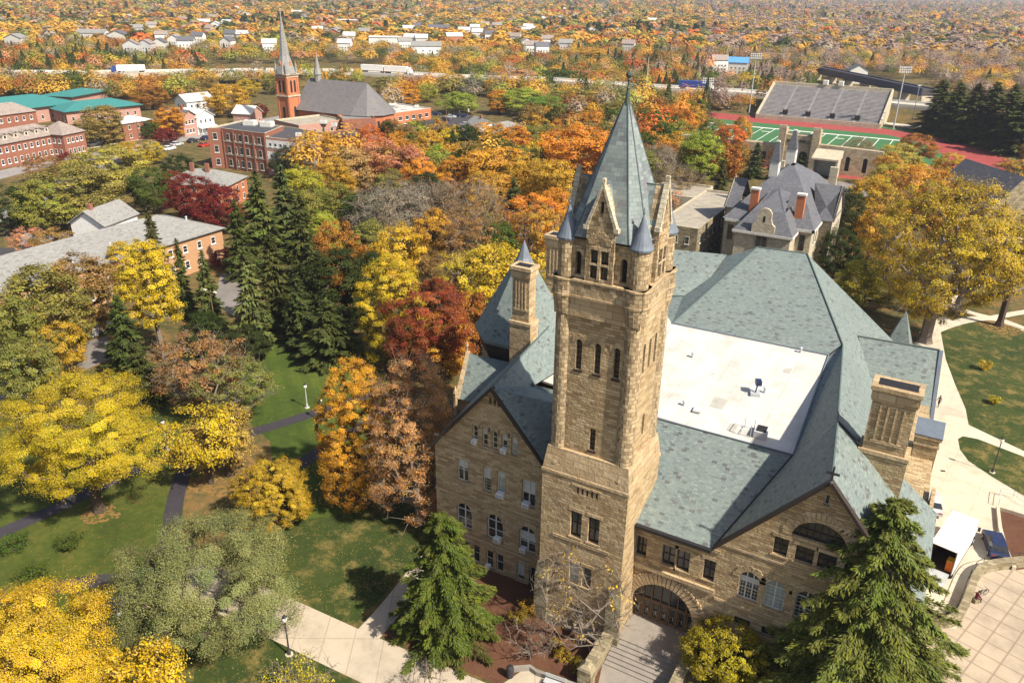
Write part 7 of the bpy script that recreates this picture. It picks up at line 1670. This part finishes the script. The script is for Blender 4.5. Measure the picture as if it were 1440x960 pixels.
# curved stone retaining wall with railing round the loading bay
wp=[Vector(XY(a,b_)) for a,b_ in ((1520,786),(1440,795),(1386,801),(1372,812),(1362,838),(1352,866),(1338,880),(1315,880),(1298,874),(1288,862))]
for _ in range(2):
    q_=[wp[0]]
    for a,c in zip(wp,wp[1:]): q_+=[a*.75+c*.25,a*.25+c*.75]
    q_.append(wp[-1]);wp=q_
rwl=thing('retaining_wall','curved low stone wall between the loading bay and the jointed plaza','wall',(*wp[len(wp)//2],0))
def along(b,pts,w_,z0,z1,off=0.):
    L_=[];R_=[]
    for i in range(len(pts)):
        d=(pts[min(i+1,len(pts)-1)]-pts[max(i-1,0)]).normalized();n=Vector((-d.y,d.x));L_.append(pts[i]+n*(off+w_/2));R_.append(pts[i]+n*(off-w_/2))
    for i in range(len(pts)-1): b.hexa([(*R_[i],z0),(*R_[i+1],z0),(*L_[i+1],z0),(*L_[i],z0)],[(*R_[i],z1),(*R_[i+1],z1),(*L_[i+1],z1),(*L_[i],z1)])
b=MB();along(b,wp,.5,-.05,.85);b.build('wall_body','stone_old',rwl);b=MB();along(b,wp,.68,.85,1.0);b.build('wall_coping','stone_old',rwl)
rl=thing('iron_railing','black iron railing along the inner side of the curved stone wall','railing',(*wp[len(wp)//2],0));b=MB()
off=[p+Vector((0,0)) for p in wp]
for i in range(len(wp)):
    d=(wp[min(i+1,len(wp)-1)]-wp[max(i-1,0)]).normalized();n=Vector((-d.y,d.x))*-.5;off[i]=wp[i]+n
for z in (.5,1.25):
    b=MB()
    for i in range(len(off)-1): b.tube((*off[i],z),(*off[i+1],z),.03,.03,4)
    b.build('rail','iron',rl)
b=MB()
for i in range(0,len(off),2): b.tube((*off[i],0),(*off[i],1.3),.03,.03,4)
b.build('rail_posts','iron',rl)
# planter kerb and small railing
kp=[Vector(XY(a,b_)) for a,b_ in ((1425,802),(1413,775),(1405,745),(1402,716),(1440,727),(1520,742))]
kb=thing('planter_kerb','white-topped concrete kerb round the dark planter bed at the right edge','kerb',(*kp[2],0));b=MB();along(b,kp,.35,0,.45);b.build('kerb_body','conc',kb)
r2=thing('iron_railing','small thin railing at the far corner of the planter bed','railing',(*XY(1415,700),0));b=MB();rp=[XY(1403,712),XY(1405,696),XY(1424,700),XY(1440,712)]
for z in (.5,1.):
    b=MB()
    for a,c in zip(rp,rp[1:]): b.tube((*a,z),(*c,z),.03,.03,4)
    b.build('rail','galv',r2)
b=MB()
for a in rp: b.tube((*a,0),(*a,1.02),.03,.03,4)
b.build('rail_posts','galv',r2)
# raised planter beside the conifer
x,y=XY(1290,935);pl_=thing('raised_planter','raised brown planter box with a low wall at the edge of the plaza','planter',(x,y,0));b=MB()
c_,s_=math.cos(.35),math.sin(.35)
def rp_(a,b2): return (x+a*c_-b2*s_,y+a*s_+b2*c_)
for (a0,a1,b0,b1) in ((-2,2,-1.2,-.95),(-2,2,.95,1.2),(-2,-1.75,-.949,.949),(1.75,2,-.949,.949)): b.prism([rp_(a0,b0),rp_(a1,b0),rp_(a1,b1),rp_(a0,b1)],0,.6)
b.build('planter_wall','stone_old',pl_);b=MB();b.prism([rp_(-1.75,-.95),rp_(1.75,-.95),rp_(1.75,.95),rp_(-1.75,.95)],0,.5);b.build('planter_soil','mulch',pl_)
sheet('drain_cover',[rp_(a+4.6,b2-1.9) for a,b2 in ((-.35,-.35),(.35,-.35),(.35,.35),(-.35,.35))],.03,'maroon');bpy.data.objects['drain_cover'].pop('kind',None);tag(bpy.data.objects['drain_cover'],'square maroon drain cover set in the plaza near the bottom right corner','drain cover')
# litter bin
x,y=XY(717,951);tb=thing('litter_bin','black round litter bin at the corner of the mulch bed','litter bin',(x,y,0));b=MB();b.lathe((x,y),[(.24,0),(.31,.1),(.33,.85),(.3,.95)],14);b.build('bin_body','blk',tb);b=MB();b.lathe((x,y),[(.33,.951),(.28,1.1),(.12,1.17),(.001,1.18)],14);b.build('bin_lid','blk',tb)
# low wall with bench slats near the bottom
p0=Vector(XY(755,948));p1=Vector(XY(812,968));lw=thing('stone_wall','low curved grey kerb wall between the mulch bed and the entry walk','wall',(*p0,0));b=MB();along(b,[Vector(XY(722,943)),Vector(XY(745,941)),p0,p1],.3,0,.45);b.build('wall_body','step_conc',lw)
d=(p1-p0).normalized();n=Vector((d.y,-d.x));bn=thing('park_bench','pale slatted bench against the low kerb wall at the bottom edge','bench',(*p0,0))
m=(p0+p1)/2+n*.6;an_=math.atan2(d.y,d.x);b=MB()
for k in range(5): b.cbox(m.x+n.x*(k-2)*.11,m.y+n.y*(k-2)*.11,.43,1.8,.08,.04,an_)
b.build('seat','ltgrey',bn);b=MB()
for k in range(3): b.cbox(m.x-n.x*.33,m.y-n.y*.33,.55+k*.14,1.8,.04,.09,an_)
b.build('backrest','ltgrey',bn)
for s in (-.75,.75): b=MB();b.cbox(m.x+d.x*s,m.y+d.y*s,0,.06,.5,.43,an_);b.build('leg','iron',bn)
# ---------------------------------------------------------------- people
def person(x,y,rz,pose,label,top,legs,hair='hair',z=0):
    if pose=='walk':
        J={'pel':(0,0,.95),'sp':(0,.01,1.2),'ch':(0,.0,1.38),'nk':(0,.01,1.5),'hd':(0,.03,1.62),'tp':(0,.02,1.74),
        'hl':(-.1,0,.9),'kl':(-.11,.16,.5),'al':(-.11,.12,.1),'tl':(-.11,.3,.05),'hr':(.1,0,.9),'kr':(.11,-.04,.5),'ar':(.11,-.3,.13),'tr':(.11,-.18,.04),
        'sl':(-.19,0,1.42),'el':(-.24,-.1,1.15),'wl':(-.23,-.02,.92),'fl':(-.22,.03,.83),'sr':(.19,0,1.42),'er':(.24,.08,1.16),'wr':(.23,.22,.97),'fr':(.22,.28,.9)}
    else:
        J={'pel':(0,0,.5),'sp':(0,-.02,.74),'ch':(0,.04,.95),'nk':(0,.1,1.07),'hd':(0,.16,1.18),'tp':(0,.17,1.3),
        'hl':(-.1,.02,.5),'kl':(-.15,.45,.5),'al':(-.15,.5,.1),'tl':(-.15,.68,.05),'hr':(.1,.02,.5),'kr':(.15,.45,.52),'ar':(.15,.42,.1),'tr':(.15,.6,.05),
        'sl':(-.19,.04,.98),'el':(-.23,.18,.74),'wl':(-.13,.4,.64),'fl':(-.1,.47,.62),'sr':(.19,.04,.98),'er':(.23,.2,.76),'wr':(.13,.42,.66),'fr':(.1,.48,.64)}
    E_=[('pel','sp'),('sp','ch'),('ch','nk'),('nk','hd'),('hd','tp'),('pel','hl'),('hl','kl'),('kl','al'),('al','tl'),('pel','hr'),('hr','kr'),('kr','ar'),('ar','tr'),('ch','sl'),('sl','el'),('el','wl'),('wl','fl'),('ch','sr'),('sr','er'),('er','wr'),('wr','fr')]
    rad={'pel':.145,'sp':.125,'ch':.15,'nk':.055,'hd':.1,'tp':.07,'hl':.09,'kl':.06,'al':.042,'tl':.035,'hr':.09,'kr':.06,'ar':.042,'tr':.035,'sl':.065,'el':.043,'wl':.03,'fl':.028,'sr':.065,'er':.043,'wr':.03,'fr':.028}
    ks=list(J);me=bpy.data.meshes.new('person');me.from_pydata([J[k] for k in ks],[(ks.index(a),ks.index(c)) for a,c in E_],[]);o=bpy.data.objects.new('tmp',me);COL.objects.link(o)
    m=o.modifiers.new('s','SKIN');o.modifiers.new('d','SUBSURF').levels=1
    for i,k in enumerate(ks): me.skin_vertices[0].data[i].radius=(rad[k],rad[k]*(.72 if k in('pel','sp','ch') else 1))
    me.skin_vertices[0].data[0].use_root=True
    dg=bpy.context.evaluated_depsgraph_get();em=bpy.data.meshes.new_from_object(o.evaluated_get(dg));bpy.data.objects.remove(o)
    for mm in ('skin',top,legs,'blk'): em.materials.append(MAT[mm])
    nk=J['nk'][2];hp_=J['pel'][2]
    for p in em.polygons:
        c=p.center;wl=Vector(J['wl']);wr=Vector(J['wr'])
        near=min((c-wl).length,(c-wr).length,(c-Vector(J['fl'])).length,(c-Vector(J['fr'])).length)
        feet=min((c-Vector(J[k])).length for k in('tl','tr','al','ar'))
        legd=min((c-Vector(J[k])).length for k in('kl','kr'));
        p.material_index=0 if c.z>nk+.0 or near<.07 else 3 if feet<.13 else 2 if (c.z<hp_+.02 and (pose=='walk' or c.y>.0 and near>.12 and c.z<.62)) or legd<.12 else 1
        p.use_smooth=True
    t=bpy.data.objects.new('person',em);COL.objects.link(t);t.matrix_basis=Matrix.Translation((x,y,z))@Matrix.Rotation(rz,4,'Z');tag(t,label,'person')
    h=J['hd'];b=MB();b.sphere((h[0],h[1]-.025,h[2]+.05),.115,10,8,1.05);hr=b.build('hair',hair);hr.parent=t
    b=MB();b.lathe((0,0),[(.001,0),(.018,.02),(.012,.05)],6);ns=b.build('nose','skin');ns.parent=t;ns.location=(h[0],h[1]+.105,h[2]-.02)
    for s in (-1,1): b=MB();b.sphere((h[0]+s*.035,h[1]+.092,h[2]+.02),.011,6,4);e=b.build('eye','dark');e.parent=t
    return t
x,y=XY(1319,572);person(x,y,2.6,'walk','person in dark clothes walking on the pale driveway beside the right gable','blk','denim')
bx,by=XY(1371,846)
person(bx,by,-.9,'sit','person in a dark maroon jacket sitting by the curved stone wall','maroon','blk')
b=MB();b.cbox(bx,by-.02,0,.5,.42,.4,-.9);tag(b.build('stone_block','stone_old'),'small stone block under the sitting person by the curved wall','seat')
def bicycle(px_,py_,rz,label,mat='blk'):
    x,y=XY(px_,py_);t=thing('bicycle',label,'bicycle',(0,0,0))
    for s in (-.52,.52):
        b=MB();n=16
        for i in range(n): a0,a1=2*PI*i/n,2*PI*(i+1)/n;b.tube((s+.33*math.cos(a0),0,.35+.33*math.sin(a0)),(s+.33*math.cos(a1),0,.35+.33*math.sin(a1)),.022,.022,5)
        wh=b.build('wheel','rubber',t);b=MB()
        for i in range(6): b.tube((s,0,.35),(s+.32*math.cos(i*PI/3),0,.35+.32*math.sin(i*PI/3)),.006,.006,3)
        b.build('spokes','galv',wh)
    b=MB();P_=lambda a,z:(a,0,z)
    for p,q in (((-.52,.35),(-.15,.32)),((-.15,.32),(-.25,.8)),((-.25,.78),(-.52,.35)),((-.15,.32),(.36,.78)),((-.24,.74),(.35,.8)),((.52,.35),(.36,.92))): b.tube(P_(*p),P_(*q),.022,.022,5)
    b.build('frame',mat,t);b=MB();b.tube((.36,-.27,.95),(.36,.27,.95),.018);b.build('handlebar','blk',t);b=MB();b.cbox(-.25,0,.82,.26,.12,.06);b.build('saddle','blk',t)
    t.matrix_basis=Matrix.Translation((x,y,.02))@Matrix.Rotation(rz,4,'Z')@Matrix.Rotation(.12,4,'X')
bicycle(1379,838,.9,'dark bicycle standing next to the person by the curved wall');bicycle(1277,956,.3,'bicycle parked at the bottom edge beside the big conifer','blue')
# hydrant-like bollard at the wall
def bollard(px_,py_,h,label,r=.14):
    x,y=XY(px_,py_);t=thing('bollard',label,'bollard',(x,y,0));b=MB();b.lathe((x,y),[(r*1.3,0),(r*1.2,.08),(r,.1),(r,h*.8),(r*1.15,h*.84),(r*.8,h),(.01,h+.05)],10);b.build('post','blk',t);b=MB();b.tube((x-r*1.8,y,h*.6),(x+r*1.8,y,h*.6),r*.5);b.build('side_cap','blk',t)
bollard(1331,866,.9,'short black bollard inside the bend of the curved stone wall');bollard(1315,928,1.1,'black bollard at the corner of the raised planter')
tag(MB().cbox(*XY(1326,662),.012,.5,.3,.03,.4).build('drain_cover','dkbrown'),'small dark drain cover in the middle of the driveway','drain cover')
# split the lettering into a plain mesh
bpy.context.view_layer.update()
dg=bpy.context.evaluated_depsgraph_get();tm=bpy.data.meshes.new_from_object(tx.evaluated_get(dg));to=bpy.data.objects.new('lettering',tm);COL.objects.link(to);to.parent=sg;to.matrix_parent_inverse=tx.matrix_parent_inverse.copy();to.matrix_basis=tx.matrix_basis.copy();bpy.data.objects.remove(tx)

# ---- rooftop equipment on the flat roofs, a few benches, overhead wires
for (a,c,z,w_,l) in ((455,172,8,1.6,'small grey unit on the tan gravel roof before the church'),(470,176,8,1.2,'second smaller unit on the tan gravel roof before the church'),(510,190,7,1.4,'grey unit on the flat black roof below the apse'),(570,153,4.5,1.5,'pale unit on the white roof of the brick shop'),(586,150,4.5,1.2,'second pale unit on the white roof of the brick shop'),(595,196,5,1.8,'pale unit on the wide dark flat roof'),(620,192,5,1.4,'smaller pale unit on the wide dark flat roof'),(420,190,11,1.2,'small white unit on the annex roof')):
    x,y=XY(a,c,z);roof_unit(l,x,y,z-.5,w_*1.3,w_,.9,.4)
wr=[XY(658,206),XY(628,184)]
t=thing('overhead_wire','thin dark overhead wires between the two utility poles near the bungalows','wire',(*wr[0],0))
for dz in (0,.5):
    b=MB();p0=Vector((*wr[0],14-dz));p1=Vector((*wr[1],9.3-dz));n_=12
    for i in range(n_):
        f0,f1=i/n_,(i+1)/n_;b.tube(p0.lerp(p1,f0)-Vector((0,0,1.2*math.sin(PI*f0))),p0.lerp(p1,f1)-Vector((0,0,1.2*math.sin(PI*f1))),.03,.03,3)
    b.build('wire','blk',t)
def bench(px_,py_,rz,label):
    x,y=XY(px_,py_);t=thing('park_bench',label,'bench',(0,0,0));b=MB();b.box(-.8,.8,-.22,.22,.42,.47);b.build('seat','wood',t);b=MB();b.box(-.8,.8,.2,.25,.55,.9);b.build('backrest','wood',t)
    for s in (-.7,.7): b=MB();b.box(s-.03,s+.03,-.2,.26,0,.415);b.build('leg','iron',t)
    t.matrix_basis=Matrix.Translation((x,y,.02))@Matrix.Rotation(rz,4,'Z')
